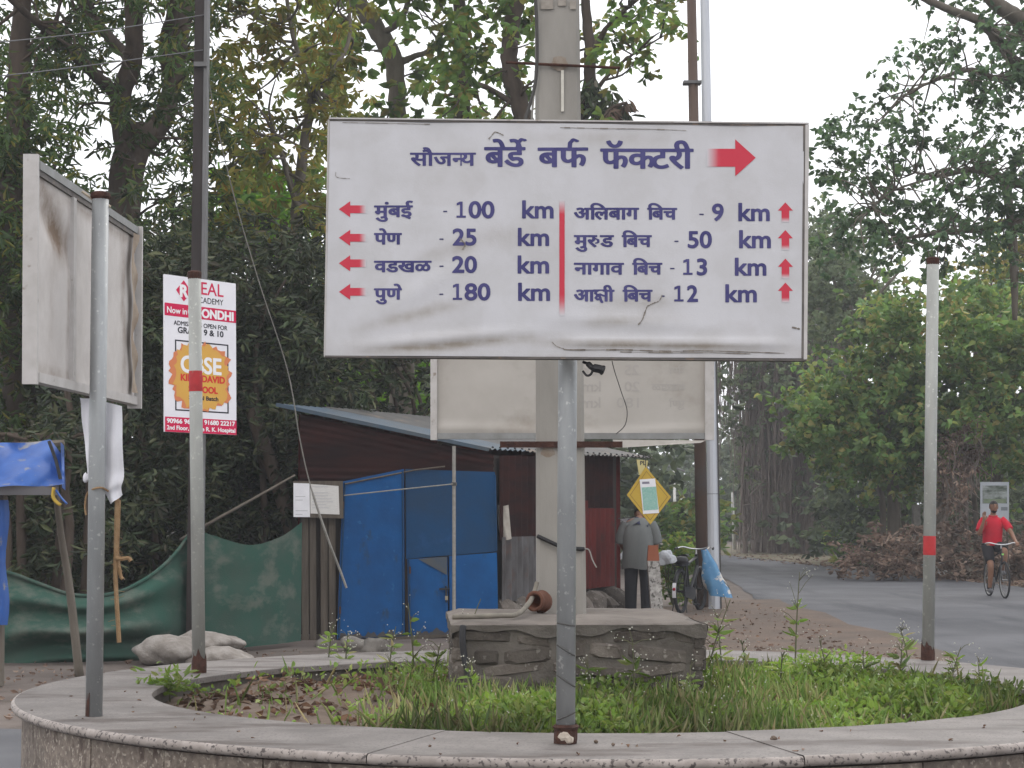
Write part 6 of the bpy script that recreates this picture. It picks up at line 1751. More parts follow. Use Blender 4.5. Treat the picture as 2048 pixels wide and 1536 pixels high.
# tall white-flowered weeds, one by one
def weed(p, h, seed, label):
    q = np.random.default_rng(seed)
    t = thing('flowering_weed', label, 'weed', p, group='tall weeds with tiny white flowers')
    st, tips, lp, ld = MB(), [], [], []
    lean = Vector((q.normal() * .12, q.normal() * .08, 0))
    main = smooth_path([Vector(p), Vector(p) + lean * h * .5 + Vector((0, 0, h * .5)), Vector(p) + lean * h * 1.3 + Vector((0, 0, h))], 4)
    st.tube(main, list(np.linspace(0.006, 0.0022, len(main))), 4)
    for k in range(9):
        f = q.uniform(.35, 1); b = main[int(f * (len(main) - 1))]
        d_ = Vector((q.normal(), q.normal(), q.uniform(.6, 1.6))).normalized() * h * q.uniform(.14, .3)
        st.tube([b, b + d_ * .5 + Vector((0, 0, .01)), b + d_], [0.0024, 0.002, 0.0014], 3); tips.append(b + d_)
        for j in range(2): tips.append(b + d_ + Vector(q.normal(size=3)) * 0.025)
    for k in range(26):
        f = q.uniform(.05, .8); b = main[int(f * (len(main) - 1))]
        lp.append(tuple(b)); ld.append((q.normal(), q.normal(), q.uniform(-.2, .7)))
    st.build('stem', m_stem, t)
    n = len(lp)
    link_mesh('leaves', leaf_mesh('leaves', np.array(lp), np.array(ld), q.uniform(.04, .11, n), q.uniform(.012, .03, n), q), lm_weed if seed % 3 else lm_grass, t)
    fl = MB()
    for b in tips:
        r = q.uniform(.0028, .0052)
        fl.add([b + Vector((r, 0, 0)), b + Vector((0, r, 0)), b - Vector((r, 0, 0)), b - Vector((0, r, 0)), b + Vector((0, 0, r)), b - Vector((0, 0, r))], [(0, 1, 4), (1, 2, 4), (2, 3, 4), (3, 0, 4), (1, 0, 5), (2, 1, 5), (3, 2, 5), (0, 3, 5)])
    tag(fl.build('flowers', m_flower, t), kind='stuff')
wl_ = [(1590, 1345, .62, 'tallest white flowered weed, standing alone right of the plinth'), (900, 1390, .55, 'white flowered weed at the left corner of the plinth'), (1408, 1375, .52, 'white flowered weed at the right corner of the plinth'),
       (830, 1372, .48, 'white flowered weed in front of the blue door sill'), (775, 1345, .34, 'small white flowered weed before the two boulders'), (1445, 1360, .40, 'white flowered weed under the parked bicycle'),
       (655, 1335, .30, 'reddish thin weed below the grey planks'), (690, 1338, .26, 'short thin weed left of the two boulders'), (1270, 1420, .34, 'white flowered weed against the plinth, right of the front post'),
       (1180, 1418, .26, 'short flowering weed just right of the front post'), (1500, 1385, .30, 'white flowered weed left of the tallest weed'), (1660, 1370, .30, 'white flowered weed right of the tallest weed'),
       (1730, 1380, .26, 'short white flowered weed left of the right post'), (1800, 1372, .28, 'white flowered weed before the right post'), (1900, 1372, .24, 'white flowered weed right of the right post'),
       (1560, 1400, .24, 'small white flowered weed below the tallest weed'), (1380, 1420, .24, 'short weed under the plinth right corner'), (950, 1425, .24, 'short weed beside the black pipe'),
       (860, 1410, .30, 'bushy weed left of the black pipe'), (1820, 1335, .30, 'thin dark weed close to the foot of the right post'), (1960, 1375, .2, 'small weed at the right end of the planter')]
for k, (u, v, h, lab) in enumerate(wl_):
    p = G(u, v, SOIL); p.z = soil_z(p.x, p.y) - .01
    weed(p, h, 200 + k, lab)
t = thing('leafy_weed', 'bright feathery weed at the left inner rim of the planter', 'weed', G(338, 1385, SOIL))
q0 = G(340, 1392, SOIL)
c = np.array([tuple(q0 + Vector((g5.normal() * .07, g5.normal() * .05, abs(g5.normal()) * .05 + .02))) for _ in range(160)])
ax = g5.normal(size=(160, 3)) * np.array([1, 1, .3]); ax[:, 2] += .35
link_mesh('leaves', leaf_mesh('leaves', c, ax, g5.uniform(.04, .09, 160), g5.uniform(.012, .025, 160), g5), lm_weed, t)
MB().tube([q0 - Vector((0, 0, .03)), q0 + Vector((0, 0, .09))], 0.004, 4).build('stem', m_stem, t)
# litter on the ground, verge and coping
def scatter(name, label, n, fn, mt, L, W):
    c = np.array([fn() for _ in range(n)]); ax = g5.normal(size=(n, 3)) * np.array([1, 1, .15])
    return tag(link_mesh(name, leaf_mesh(name, c, ax, g5.uniform(*L, n), g5.uniform(*W, n), g5, fold=.4), mt), label, 'leaf litter', kind='stuff')
def on_ground():
    u, v = g5.uniform(-60, 620), g5.uniform(1296, 1440); p = G(u, v); return (p.x, p.y, .012)
scatter('leaf_litter', 'scattered dry leaves on the dirt left of the planter', 420, on_ground, lm_dry, (.03, .09), (.015, .04))
def on_verge():
    u, v = g5.uniform(1440, 2150), g5.uniform(1108, 1176); p = G(u, v); k = 10.8 - 0.11 * (p.y - 40)
    return (p.x, p.y, .015) if p.x > k else (k + abs(g5.normal()) * 1.2, p.y, .015)
scatter('leaf_litter', 'dry leaves and straw strewn along the far road verge', 2600, on_verge, lm_dry, (.06, .18), (.03, .08))
def on_shoulder():
    u, v = g5.uniform(1380, 1840), g5.uniform(1190, 1320); p = G(u, v)
    return (p.x, p.y, .012) if p.x < 4.35 else on_shoulder()
scatter('leaf_litter', 'small dry leaves on the reddish dirt shoulder', 420, on_shoulder, lm_dry, (.03, .08), (.015, .04))
def on_slab():
    a, r = g5.uniform(-1.6, 1.6), g5.uniform(R_IN, R_OUT - .05); p = ring_pt(a, r, SLAB_Z + .004); return tuple(p)
scatter('leaf_litter', 'tiny dark bits of leaf on the granite coping', 46, on_slab, lm_litter, (.012, .035), (.006, .016))
# small dark droppings of earth on the coping
for k, (u, v, lab) in enumerate(((1548, 1480, 'dark clod on the coping right of the front post, largest of three'), (1192, 1486, 'small dark clod on the coping close to the front post'), (1226, 1492, 'tiny dark clod on the coping right of the front post'))):
    p = G(u, v, SLAB_Z); p.z += .006
    tag(MB().blob(p, (.016, .012, .009) if k == 0 else (.008, .007, .006), .3, k).build('clod', m_soil), lab, 'clod', 'clods on the coping')
# ------------------------------------------------------------------ bicycles
m_tyre = M('tyre rubber', (0.022, 0.022, 0.024), rough=0.85)
m_chrome = M('bicycle chrome', (0.55, 0.55, 0.56), rough=0.3, metal=0.9)
m_frame = M('black bicycle enamel', (0.014, 0.014, 0.016), rough=0.35)
def bicycle(name, label, loc, rz, guards, lean=0.0):
    m_chrome = M('worn bicycle metal', (0.22, 0.22, 0.22), rough=0.4, metal=0.8) if not guards else M('dull dark metal', (0.045, 0.044, 0.044), rough=0.5, metal=0.5)
    fat = 1.5 if guards else 1.0
    """local axes: x forwards, y left, z up; origin on the ground below the bottom bracket"""
    t = thing(name, label, 'bicycle', loc, (lean, 0, rz))
    R = 0.335; rear, front = Vector((-0.46, 0, R)), Vector((0.60, 0, R))
    for c in (rear, front):
        ang = [2 * PI * k / 28 for k in range(28)]
        ty = MB().tube([c + Vector((math.cos(a) * R * .965, 0, math.sin(a) * R * .965)) for a in ang], 0.019 * fat, 7, closed=True).build('wheel', m_tyre, t, smooth=True, local=True)
        MB().tube([c + Vector((math.cos(a) * R * .905, 0, math.sin(a) * R * .905)) for a in ang], 0.010, 5, closed=True).build('rim', m_chrome, ty, smooth=True, local=True)
        mb = MB()
        for k in range(18):
            a = 2 * PI * k / 18; s = 0.03 if k % 2 else -0.03
            mb.tube([c + Vector((0.02 * math.cos(a + 1), s, 0.02 * math.sin(a + 1))), c + Vector((math.cos(a) * R * .9, 0, math.sin(a) * R * .9))], 0.0022, 3)
        mb.build('spokes', m_chrome, ty, local=True)
        MB().tube([c - Vector((0, .05, 0)), c + Vector((0, .05, 0))], 0.018, 8).build('hub', m_chrome, ty, local=True)
    bb, seat, head, hb = Vector((0, 0, 0.28)), Vector((-0.17, 0, 0.80)), Vector((0.42, 0, 0.85)), Vector((0.46, 0, 0.72))
    mb = MB()
    for a, b, r in ((bb, seat, .016), (seat + Vector((.01, 0, -.06)), head, .015), (bb, hb, .017), (head + Vector((-.02, 0, .05)), hb + Vector((.01, 0, -.03)), .019)): mb.tube([a, b], r * fat, 8)
    for s in (-1, 1):
        mb.tube([bb + Vector((0, .03 * s, 0)), rear + Vector((0, .055 * s, 0))], .010, 6); mb.tube([seat + Vector((0, .015 * s, -.04)), rear + Vector((0, .055 * s, 0))], .008, 6)
    mb.build('frame', m_frame, t, local=True)
    mb = MB()
    for s in (-1, 1): mb.tube(smooth_path([hb + Vector((.01, .035 * s, -.04)), Vector((.52, .045 * s, .55)), front + Vector((0, .05 * s, 0))], 3), .012, 6)
    mb.build('fork', m_frame, t, local=True)
    h0 = Vector((0.405, 0, 0.97))
    mb = MB().tube([head + Vector((-.02, 0, .03)), h0], .014, 6)
    mb.tube(smooth_path([h0 + Vector((-.06, .30, .02)), h0 + Vector((.0, .22, .04)), h0 + Vector((.05, .08, .01)), h0 + Vector((.05, -.08, .01)), h0 + Vector((0, -.22, .04)), h0 + Vector((-.06, -.30, .02))], 4), .012, 6)
    hbar = mb.build('handlebar', globals()['m_chrome'], t, local=True)
    for s in (-1, 1): MB().tube([h0 + Vector((-.14, .315 * s, .01)), h0 + Vector((-.04, .295 * s, .025))], .017, 7).build('grip', m_black, hbar, local=True)
    mb = MB().grid(lambda a, b: Vector((-0.32 + 0.27 * a, (b - .5) * (0.17 * (1 - a) ** .7 + .045), 0.905 - 0.05 * (2 * b - 1) ** 2 + .015 * (a - .5) ** 2)), 10, 8)
    mb.grid(lambda a, b: Vector((-0.05 - 0.27 * a, (b - .5) * (0.17 * a ** .7 + .045), 0.865)), 10, 8)
    sd = mb.build('saddle', m_black, t, smooth=True, local=True)
    MB().tube([seat, Vector((-.185, 0, .875))], .013, 6).build('seat_post', m_chrome, sd, local=True)
    MB().lathe([(.0, .028), (.085, .028), (.09, .034), (.085, .04), (0, .04)], bb, (0, -1, 0), 18).build('chainring', m_chrome, t, local=True)
    for s in (-1, 1):
        e = bb + Vector((.0, .065 * s, -.165 * s * -1 if False else (.165 * s)))
        cr = MB().tube([bb + Vector((0, .05 * s, 0)), e], .010, 6).build('crank', m_chrome, t, local=True)
        MB().box(e + Vector((0, .055 * s, 0)), (.085, .085, .022)).build('pedal', m_black, cr, local=True)
    if guards:
        MB().slab([Vector((-.48, -.075, R + .075)), Vector((-.48, -.075, R - .075)), Vector((.02, -.075, .19)), Vector((.10, -.075, .24)), Vector((.10, -.075, .33)), Vector((.02, -.075, .38))], (0, -1, 0), .03).build('chain_case', m_frame, t, local=True)
        MB().blob((-.44, 0, .80), (.20, .13, .07), .2, 6, sub=2).build('saddle_cover', m_black, t, smooth=True, local=True)
        for c, a0, a1 in ((rear, .15, 3.4), (front, .6, 2.9)):
            mb = MB(); n = 18
            def gf(a, b):
                an = lerp(a0, a1, a); rr = R + .03 - .018 * (2 * b - 1) ** 2
                return c + Vector((math.cos(an) * rr, (b - .5) * .062, math.sin(an) * rr))
            mg = mb.grid(gf, n, 5).build('mudguard', m_frame, t, smooth=True, local=True)
            if c is rear:
                mb = MB().grid(lambda a, b: c + Vector((math.cos(lerp(2.75, 3.38, a)) * (R + .034), (b - .5) * .058, math.sin(lerp(2.75, 3.38, a)) * (R + .034))), 6, 2)
                mb.build('white_tail', m_white, mg, local=True)
                MB().lathe([(0, .012), (.02, .010), (.026, 0)], c + Vector((math.cos(3.02) * (R + .036), 0, math.sin(3.02) * (R + .036))), (-1, 0, .1), 12).build('reflector', M('red reflector', (0.30, 0.01, 0.03), rough=0.3), mg, local=True)
        mb = MB()
        for y in (-.07, -.025, .025, .07): mb.tube([Vector((-.22, y, .74)), Vector((-.66, y, .74))], .008, 5)
        for x in (-.24, -.45, -.65): mb.tube([Vector((x, -.075, .74)), Vector((x, .075, .74))], .008, 5)
        for s in (-1, 1): mb.tube([Vector((-.58, .07 * s, .74)), rear + Vector((0, .06 * s, 0))], .006, 5)
        mb.build('carrier', m_frame, t, local=True)
        mb = MB()
        for s in (-1, 1): mb.tube(smooth_path([rear + Vector((0, .075 * s, 0)), rear + Vector((-.06, .10 * s, -.2)), rear + Vector((-.08, .12 * s, -R + .01))], 3), .008, 5)
        mb.build('stand', m_frame, t, local=True)
    else:
        MB().tube([Vector((-.12, .05, .26)), Vector((.05, .16, .04))], .010, 6).build('kickstand', m_chrome, t, local=True)
        MB().box((.50, 0, .80), (.03, .035, .03)).build('front_lamp', M('lime lens', (0.25, 0.6, 0.15), rough=0.3), t, local=True)
    return t
pk = G(1362, 1226); pk_dir = math.atan2(0.93, 0.37)
off = Matrix.Rotation(pk_dir, 3, 'Z') @ Vector((-0.46, 0, 0))
bk1 = bicycle('bicycle', 'black roadster bicycle parked behind the plinth with a bag on its handlebar', (pk.x - off.x, pk.y - off.y, 0), pk_dir, True, 0.0)
# blue and white bag on the handlebar
hbw = bk1.location + Matrix.Rotation(pk_dir, 3, 'Z') @ Vector((0.40, -0.22, 0.99))
mb = MB()
def bagf(a, b):
    w = lerp(0.05, 0.18, min(1, b * 1.4)); z = hbw.z - 0.02 - 0.74 * b + .03 * math.sin(a * 4) * b
    an = a * 2 * PI
    return Vector((hbw.x - 0.10 + 0.24 * b + w * math.cos(an) * (1 + .16 * math.sin(3 * an + 8 * b) + .07 * math.sin(9 * an - 14 * b)), hbw.y - .20 + w * .55 * math.sin(an) * (1 + .1 * math.sin(5 * an)), z))
mb.grid(lambda a, b: bagf(a, 1 - b), 20, 14)
m_bag = M('blue woven bag', (0.055, 0.175, 0.34), (0.10, 0.24, 0.40), scale=6, rough=0.6, stain=(0.55, 0.52, 0.48), stain_scale=3.2, stain_cut=0.50, stain_soft=.05)
bg1 = thing('carrier_bag', 'blue and white carrier bag hanging from the parked bicycle', 'bag', hbw)
mb.build('sack', m_bag, bg1, smooth=True)
MB().tube(smooth_path([hbw + Vector((0, 0, .02)), hbw + Vector((-.04, -.08, -.01)), hbw + Vector((-.10, -.2, -.04))], 4), .012, 5).build('handle', m_bag, bg1)

# ------------------------------------------------------------------ people
def skin_body(name, verts, edges, mat, parent, levels=1):
    """verts: list of (x, y, z, r) ; first is the pelvis"""
    me = bpy.data.meshes.new(name)
    me.from_pydata([v[:3] for v in verts], edges, [])
    o = bpy.data.objects.new(name, me); COL.objects.link(o)
    o.modifiers.new('skin', 'SKIN')
    if not me.skin_vertices: me.attributes  # layer is made by the modifier
    bpy.context.view_layer.objects.active = o
    if len(me.skin_vertices) == 0:
        bm = bmesh.new(); bm.from_mesh(me); bm.verts.layers.skin.verify(); bm.to_mesh(me); bm.free()
    for i, v in enumerate(verts):
        sv = me.skin_vertices[0].data[i]; sv.radius = (v[3], v[3] if len(v) < 5 else v[4]); sv.use_root = (i == 0)
    ss = o.modifiers.new('sub', 'SUBSURF'); ss.levels = levels + 1; ss.render_levels = levels + 1
    bpy.context.view_layer.update()
    dg = bpy.context.evaluated_depsgraph_get()
    ne = bpy.data.meshes.new_from_object(o.evaluated_get(dg))
    bpy.data.objects.remove(o); bpy.data.meshes.remove(me)
    ne.shade_smooth(); ne.name = name
    ne.materials.clear()
    return link_mesh(name, ne, mat, parent, local=True)
def loft(mb, secs, seg=18, cap=True):
    """elliptic sections (x, y, z, rx, ry)"""
    vs, fs = [], []
    for x, y, z, rx, ry in secs:
        for k in range(seg):
            a = 2 * PI * k / seg; vs.append((x + rx * math.cos(a), y + ry * math.sin(a), z))
    for i in range(len(secs) - 1):
        for k in range(seg):
            l = (k + 1) % seg; fs.append((i * seg + k, i * seg + l, (i + 1) * seg + l, (i + 1) * seg + k))
    if cap: fs.append(tuple(range((len(secs) - 1) * seg, len(secs) * seg)))
    return mb.add(vs, fs)
class Skel:
    def __init__(s): s.v, s.e = [], []
    def add(s, p, r, par=None):
        s.v.append((p[0], p[1], p[2], r)); i = len(s.v) - 1
        if par is not None: s.e.append((par, i))
        return i
    def chain(s, par, *pts):
        for p in pts: par = s.add(p[:3], p[3], par)
        return par
    def hand(s, wrist, palm, d, side, up, curl=0.3, par=None):
        """palm at end of the wrist; d finger direction, side = towards the thumb, up = back of the hand"""
        d, side, up = Vector(d).normalized(), Vector(side).normalized(), Vector(up).normalized()
        pi = s.add(palm, 0.030, par); k = Vector(palm) + d * 0.035
        ki = s.add(k, 0.030, pi)
        for f, (o, L) in enumerate(((0.028, .075), (0.010, .085), (-0.009, .08), (-0.028, .062))):
            b = k + side * o + d * .025
            m = b + (d * math.cos(curl) - up * math.sin(curl)) * L * .5
            e = m + (d * math.cos(curl * 2.4) - up * math.sin(curl * 2.4)) * L * .5
            s.chain(ki, (*b, .0105), (*m, .0095), (*e, .0075))
        b = Vector(palm) + side * .035 + d * .005
        s.chain(pi, (*b, .012), (*(b + side * .022 + d * .03), .0105), (*(b + side * .018 + d * .055), .008))
m_skin = M('brown skin', (0.235, 0.125, 0.080), (0.20, 0.105, 0.068), scale=12, rough=0.55)
m_hair = M('black hair', (0.012, 0.010, 0.010), rough=0.6)
def head(parent, c, fwd, tilt, beard, hairlen=1.0):
    """head about c; fwd heading angle about z, tilt nods forward; children of the person"""
    c = Vector(c)
    Rm = Matrix.Rotation(fwd, 3, 'Z') @ Matrix.Rotation(tilt, 3, 'Y')
    mb = MB(); vs = []
    bm = bmesh.new(); bmesh.ops.create_icosphere(bm, subdivisions=3, radius=1)
    for v in bm.verts:
        p = v.co.copy()
        x, y, z = p.x * .098, p.y * .076, p.z * .118
        if z < 0: x *= 1 - .18 * (-p.z); y *= 1 - .32 * (-p.z) ** 1.2
        if p.x > .5 and abs(p.y) < .25:                       # nose ridge
            k = math.exp(-((p.z + .12) / .16) ** 2) * math.exp(-(p.y / .12) ** 2); x += .026 * k
        if p.x > .4:                                          # eye sockets, chin, brow
            for s in (-1, 1): x -= .012 * math.exp(-((p.z - .08) / .12) ** 2 - ((p.y - .36 * s) / .18) ** 2)
            x += .012 * math.exp(-((p.z + .82) / .2) ** 2) + .005 * math.exp(-((p.z - .28) / .1) ** 2)
        vs.append(c + Rm @ Vector((x, y, z)))
    bm.verts.index_update(); fs = [tuple(q.index for q in f.verts) for f in bm.faces]
    mb.add(vs, fs)
    hd = mb.build('head', m_skin, parent, smooth=True, local=True)
    L = lambda x, y, z: c + Rm @ Vector((x, y, z))
    for s in (-1, 1):
        MB().blob(L(-.005, .076 * s, -.005), (.014, .012, .028), .1, 3, sub=2).build('ear', m_skin, hd, smooth=True, local=True)
        MB().blob(L(.084, .030 * s, .010), (.008, .013, .007), .0, 1, sub=2).build('eye', M('eye dark', (.03, .02, .015), rough=.3), hd, smooth=True, local=True)
        MB().tube([L(.094, .014 * s, .030), L(.092, .030 * s, .035), L(.080, .046 * s, .028)], .0045, 5).build('eyebrow', m_hair, hd, local=True)
    MB().tube([L(.090, -.020, -.062), L(.096, 0, -.060), L(.090, .020, -.062)], .005, 5).build('mouth', M('lips', (.17, .07, .06), rough=.5), hd, local=True)
    hb = MB(); keep = []; vv = []
    bm.faces.ensure_lookup_table()
    for v in bm.verts:
        p = v.co; vv.append(c + Rm @ Vector((p.x * .106 - .006, p.y * .084, p.z * .124 + .006)))
    for f in bm.faces:
        m = f.calc_center_median()
        if m.z > .42 - .0 and m.x > -.2 or (m.x <= .25 and m.z > -.25 * hairlen + .25 * max(0, m.x)) : keep.append(tuple(q.index for q in f.verts))
    hb.add(vv, keep); hb.build('hair', m_hair, hd, smooth=True, local=True)
    if beard:
        hb = MB(); vv = []
        for v in bm.verts:
            p = v.co; k = 1 - .32 * max(0, -p.z) ** 1.2; vv.append(c + Rm @ Vector((p.x * .104 * (1 - .16 * max(0, -p.z)) + (.012 if p.x > .3 else 0), p.y * .081 * k, p.z * .122)))
        keep = [tuple(q.index for q in f.verts) for f in bm.faces if f.calc_center_median().z < -.45 and f.calc_center_median().x > -.25]
        hb.add(vv, keep); hb.build('beard', m_hair, hd, smooth=True, local=True)
    bm.free()
    return hd
# --- cyclist: local axes as the bicycle's
cyc = G(1992, 1194); cyc_rz = math.atan2(-1.0, 0.02)
bicycle('bicycle', 'black bicycle ridden towards the viewer by the man in red', (cyc.x, cyc.y, 0), cyc_rz, False)
pe = thing('person', 'man in a red polo shirt and black shorts riding a bicycle, one hand raised', 'person', (cyc.x, cyc.y, 0), (0, 0, cyc_rz))
S = Skel()
pel = S.add((-0.20, 0, 0.97), .135)
wa = S.chain(pel, (-0.18, 0, 1.12, .135), (-0.14, 0, 1.28, .145), (-0.12, 0, 1.40, .125))
S.chain(wa, (-0.10, 0, 1.49, .058), (-0.085, 0, 1.56, .056), (-0.07, 0, 1.62, .05))
# right arm raised in front of the shoulder, left hand on the grip
ra = S.chain(wa, (-0.12, -.17, 1.405, .068), (-0.08, -.25, 1.25, .05), (-0.03, -.29, 1.15, .044), (0.06, -.26, 1.29, .038), (0.11, -.235, 1.41, .029))
S.hand(None, (0.12, -.232, 1.45), (0.05, 0.05, 1), (-.2, .95, 0), (-1, 0, .1), curl=0.12, par=ra)
la = S.chain(wa, (-0.12, .17, 1.405, .068), (0.02, .27, 1.24, .05), (0.08, .30, 1.16, .045), (0.20, .30, 1.08, .037), (0.29, .305, 1.03, .03))
S.hand(None, (0.325, .305, 1.015), (1, 0, -.25), (0, -1, 0), (0.2, 0, 1), curl=0.75, par=la)
# legs: right one down, left one up
rk = S.chain(pel, (-0.17, -.095, 0.93, .098), (-0.02, -.11, 0.74, .078), (0.13, -.12, 0.58, .06), (0.10, -.12, 0.42, .058), (0.04, -.12, 0.22, .040), (0.0, -.12, 0.145, .038))
S.chain(rk, (0.06, -.12, 0.125, .036), (0.12, -.12, 0.122, .030))
lk = S.chain(pel, (-0.17, .095, 0.94, .098), (0.05, .11, 0.88, .078), (0.22, .12, 0.86, .062), (0.19, .12, 0.70, .058), (0.08, .12, 0.55, .040), (0.0, .12, 0.475, .038))
S.chain(lk, (0.06, .12, 0.455, .036), (0.12, .12, 0.452, .030))
skin_body('body', S.v, S.e, m_skin, pe)
m_polo = M('red polo cloth', (0.50, 0.010, 0.030), (0.40, 0.008, 0.024), scale=5, rough=0.85)
m_shorts = M('black shorts', (0.014, 0.014, 0.017), rough=0.9)
mb = MB()
loft(mb, [(-0.19, 0, 0.95, .135, .170), (-0.19, 0, 1.02, .150, .182), (-0.175, 0, 1.13, .152, .180), (-0.15, 0, 1.25, .150, .192), (-0.125, 0, 1.36, .135, .200), (-0.115, 0, 1.43, .105, .180), (-0.105, 0, 1.475, .075, .105), (-0.10, 0, 1.50, .066, .075)], 22)
loft_sl = [((-0.12, -.15, 1.425), (-0.105, -.22, 1.34), (-0.07, -.27, 1.22)), ((-0.12, .15, 1.425), (-0.06, .23, 1.34), (0.01, .275, 1.25))]
for sl in loft_sl: mb.tube(smooth_path(sl, 4), list(np.linspace(.088, .072, 9)), 12)
mb.build('polo_shirt', m_polo, pe, smooth=True, local=True)
MB().tube([Vector((-.10 + .07 * math.cos(a), .072 * math.sin(a), 1.505 + .012 * math.cos(a) * -1)) for a in np.linspace(0, 2 * PI, 14, endpoint=False)], .014, 6, closed=True).build('collar', m_polo, pe, smooth=True, local=True)
mb = MB()
loft(mb, [(-0.20, 0, 0.86, .12, .165), (-0.20, 0, 0.94, .14, .175), (-0.19, 0, 1.03, .14, .17)], 20)
mb.tube(smooth_path([(-0.19, -.09, .93), (-0.05, -.108, .78), (0.07, -.115, .65)], 4), list(np.linspace(.118, .086, 9)), 12)
mb.tube(smooth_path([(-0.19, .09, .94), (0.0, .108, .90), (0.16, .118, .865)], 4), list(np.linspace(.118, .086, 9)), 12)
mb.build('shorts', m_shorts, pe, smooth=True, local=True)
for y, z in ((-.12, .115), (.12, .445)):
    mb = MB().blob((0.065, y, z), (.135, .05, .045), .05, 2, sub=2); mb.v = [(a, b, max(c, z - .032)) for a, b, c in mb.v]
    mb.build('shoe', M('grey shoe', (.10, .10, .11), rough=.7), pe, smooth=True, local=True)
    MB().lathe([(.046, .0), (.047, .10), (.045, .11)], (0.005, y, z + .035), seg=10).build('sock', m_black, pe, local=True)
head(pe, (-0.045, 0, 1.665), 0.05, 0.05, True)
# --- man in grey, seen from behind, head bent into the stall
gx_ = XAT(1276, 28.0)
mg = thing('person', 'man in a grey shirt and black trousers seen from behind, head bowed at the stall', 'person', (gx_, 28.0, 0), (0, 0, PI / 2 - 0.18))
S = Skel()
pel = S.add((0, 0, 0.93), .14)
wa = S.chain(pel, (0.0, 0, 1.08, .14), (0.02, 0, 1.25, .15), (0.06, 0, 1.38, .13))
S.chain(wa, (0.12, 0, 1.455, .058), (0.17, 0, 1.50, .055))
for s in (-1, 1):
    a = S.chain(wa, (0.06, .18 * s, 1.37, .068), (0.04, .235 * s, 1.22, .052), (0.05, .255 * s, 1.10, .046), (0.17, .245 * s, 1.03, .038), (0.27, .20 * s, 1.02, .03))
    S.hand(None, (0.305, .185 * s, 1.02), (1, -.3 * s, 0), (0, 0, 1), (.3, s, 0), curl=.4, par=a)
    f = S.chain(pel, (0.0, .10 * s, 0.86, .10), (0.01, .105 * s, 0.68, .085), (0.015, .11 * s, 0.50, .062), (0.0, .11 * s, 0.32, .058), (-0.01, .11 * s, 0.10, .040))
    S.chain(f, (0.05, .115 * s, 0.045, .038), (0.14, .125 * s, 0.035, .032))
skin_body('body', S.v, S.e, m_skin, mg)
m_grey = M('grey shirt cloth', (0.115, 0.125, 0.125), (0.145, 0.155, 0.155), scale=5, rough=0.9, stretch=(1, 1, .3), bump=.3, bscale=8)
m_trou = M('black trouser cloth', (0.016, 0.017, 0.021), (0.022, 0.023, 0.028), scale=6, rough=0.95)
mb = MB()
secs = [(-0.005, 0, .735, .165, .245), (-0.005, 0, .76, .168, .245), (-0.01, 0, .90, .168, .238), (0.0, 0, 1.08, .165, .228), (0.01, 0, 1.22, .160, .232), (0.035, 0, 1.34, .135, .228), (0.055, 0, 1.41, .105, .195), (0.085, 0, 1.455, .08, .11), (.10, 0, 1.48, .068, .075)]
loft(mb, secs, 26)
vv = []
for x, y, z in mb.v:
    k = .012 * math.sin(math.atan2(y, x) * 7 + z * 4) * min(1, max(0, (1.3 - z) * 3)); vv.append((x * (1 + k * 3), y * (1 + k), z + (.012 * math.sin(math.atan2(y, x) * 3) if z < .77 else 0)))
mb.v = vv
for s in (-1, 1): mb.tube(smooth_path([(0.05, .17 * s, 1.39), (0.035, .235 * s, 1.26), (0.05, .265 * s, 1.10)], 4), list(np.linspace(.092, .083, 9)), 12)
mb.build('shirt', m_grey, mg, smooth=True, local=True)
mb = MB(); loft(mb, [(0, 0, .78, .125, .185), (0, 0, .88, .14, .19), (0, 0, .99, .14, .18)], 20)
for s in (-1, 1): loft(mb, [(0.0, .118 * s, .05, .078, .082), (0.0, .116 * s, .30, .083, .088), (0.01, .113 * s, .52, .092, .094), (0.0, .105 * s, .80, .118, .108)], 16)
mb.build('trousers', m_trou, mg, smooth=True, local=True)
for s in (-1, 1):
    mb = MB().blob((0.05, .115 * s, .04), (.14, .052, .045), .05, 2, sub=2); mb.v = [(a, b, max(c, .004)) for a, b, c in mb.v]; mb.build('shoe', m_black, mg, smooth=True, local=True)
head(mg, (0.235, 0, 1.535), 0.0, 0.75, False, 1.3)
# navy scarf over his shoulders
mb = MB().grid(lambda a, b: Vector((-0.075 + .16 * b + .02 * math.sin(9 * a), lerp(-.15, .17, a), 1.385 + .10 * b - .5 * (a - .5) ** 2 * .35 + .012 * math.sin(a * 16 + b * 5))), 20, 8)
mb.build('scarf', M('navy cloth', (0.016, 0.017, 0.045), (0.03, 0.032, 0.07), scale=14, rough=.9), mg, smooth=True, local=True)
# --- poster board behind the cyclist
pb_ = thing('poster_board', 'grey poster board with a landscape picture behind the cyclist', 'board', (XAT(1990, 42.8), 42.8, 0))
q = [P(1961, 1050, 42.8), P(2018, 1050, 42.8), P(2018, 964, 42.8), P(1961, 964, 42.8)]
MB().slab(q, (0, -1, 0), .03).build('panel', M('poster grey', (0.40, 0.43, 0.48), (0.34, 0.37, 0.41), scale=2, rough=.6), pb_)
pn = pb_.children[0]
def pr(name, u0, v0, u1, v1, mat, off=.004):
    MB().add([P(u0, v1, 42.8 - off), P(u1, v1, 42.8 - off), P(u1, v0, 42.8 - off), P(u0, v0, 42.8 - off)], [(0, 1, 2, 3)]).build(name, mat, pn)
pr('picture', 1965, 971, 2014, 1007, M('poster scene', (0.05, 0.07, 0.05), (0.30, 0.33, 0.33), scale=4.5, rough=.6, stretch=(1, 1, 2.2)))
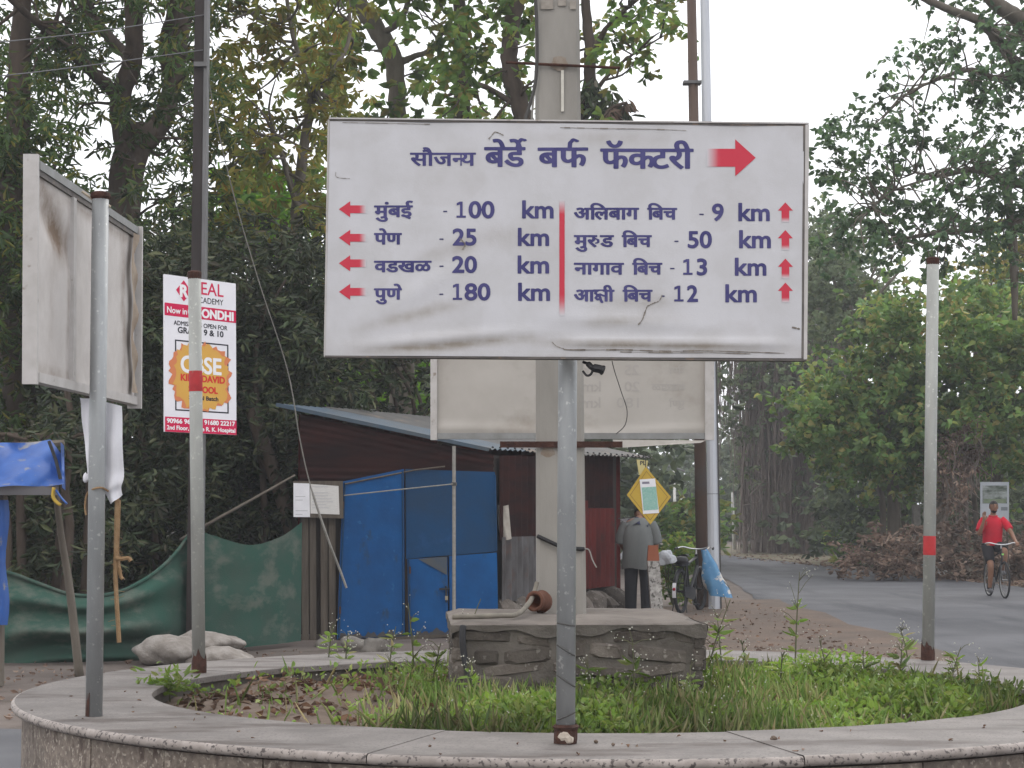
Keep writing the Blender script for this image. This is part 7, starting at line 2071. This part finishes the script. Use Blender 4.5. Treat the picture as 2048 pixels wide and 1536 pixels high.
pr('picture_lawn', 1968, 998, 2012, 1006, M('poster lawn', (0.12, 0.17, 0.10), (0.18, 0.22, 0.15), scale=9, rough=.6), .006)
pr('caption', 2002, 1014, 2015, 1021, M('poster caption', (0.16, 0.18, 0.20), rough=.7))
for s in (1966, 2012): MB().tube([Vector((XAT(s, 42.86), 42.86, 0)), P(s, 964, 42.86)], .025, 6).build('leg', m_plank, pb_)
# posts and white stones on the far verge
for k, (u, vt, Y, w, lab) in enumerate(((1832, 1010, 49, .22, 'grey broken stone post left of the right pipe post'), (1876, 1050, 48, .10, 'thin whitewashed stump just right of the right pipe post'), (1888, 1062, 48, .10, 'shorter whitewashed stump beside the thin stump'))):
    a = P(u, vt, Y); MBo = MB().box((a.x, Y, a.z / 2), (w, w, a.z), Matrix.Rotation(.3 * k, 3, 'Z'), taper=.85)
    tag(MBo.build('verge_stump', M('weathered post', (0.24, 0.23, 0.21), (0.15, 0.14, 0.13), scale=8, rough=.9) if k == 0 else M('whitewash stump', (0.52, 0.51, 0.48), (0.35, 0.33, 0.31), scale=10, rough=.9), bevel=.01), lab, 'post', 'stumps on the far verge')
for k, (u, v, lab) in enumerate(((1800, 1088, 'white boulder half hidden under the far shrubs'), (1845, 1092, 'small white boulder left of the right pipe post'))):
    p = P(u, v, 50); p.z = .28
    tag(MB().blob(p, (.25 if k == 0 else .14, .2, .2), .2, 90 + k).build('boulder', M('white stone', (.42, .42, .43), (.3, .3, .3), scale=6, rough=.9)), lab, 'stone', 'white stones on the verge')
# ------------------------------------------------------------------ thin evening haze
mh = bpy.data.materials.new('haze air'); mh.use_nodes = True
hn, hl = mh.node_tree.nodes, mh.node_tree.links
for x in list(hn):
    if x.type == 'BSDF_PRINCIPLED': hn.remove(x)
pv = hn.new('ShaderNodeVolumePrincipled')
pv.inputs['Color'].default_value = (0.86, 0.89, 0.95, 1)
pv.inputs['Density'].default_value = 0.0012
hl.new(pv.outputs[0], hn['Material Output'].inputs['Volume'])
hz_ = MB().box((0, 650, 9.5), (1790, 1690, 23)).build('haze', mh)
tag(hz_, 'thin pale evening haze in the air', 'haze', kind='stuff')
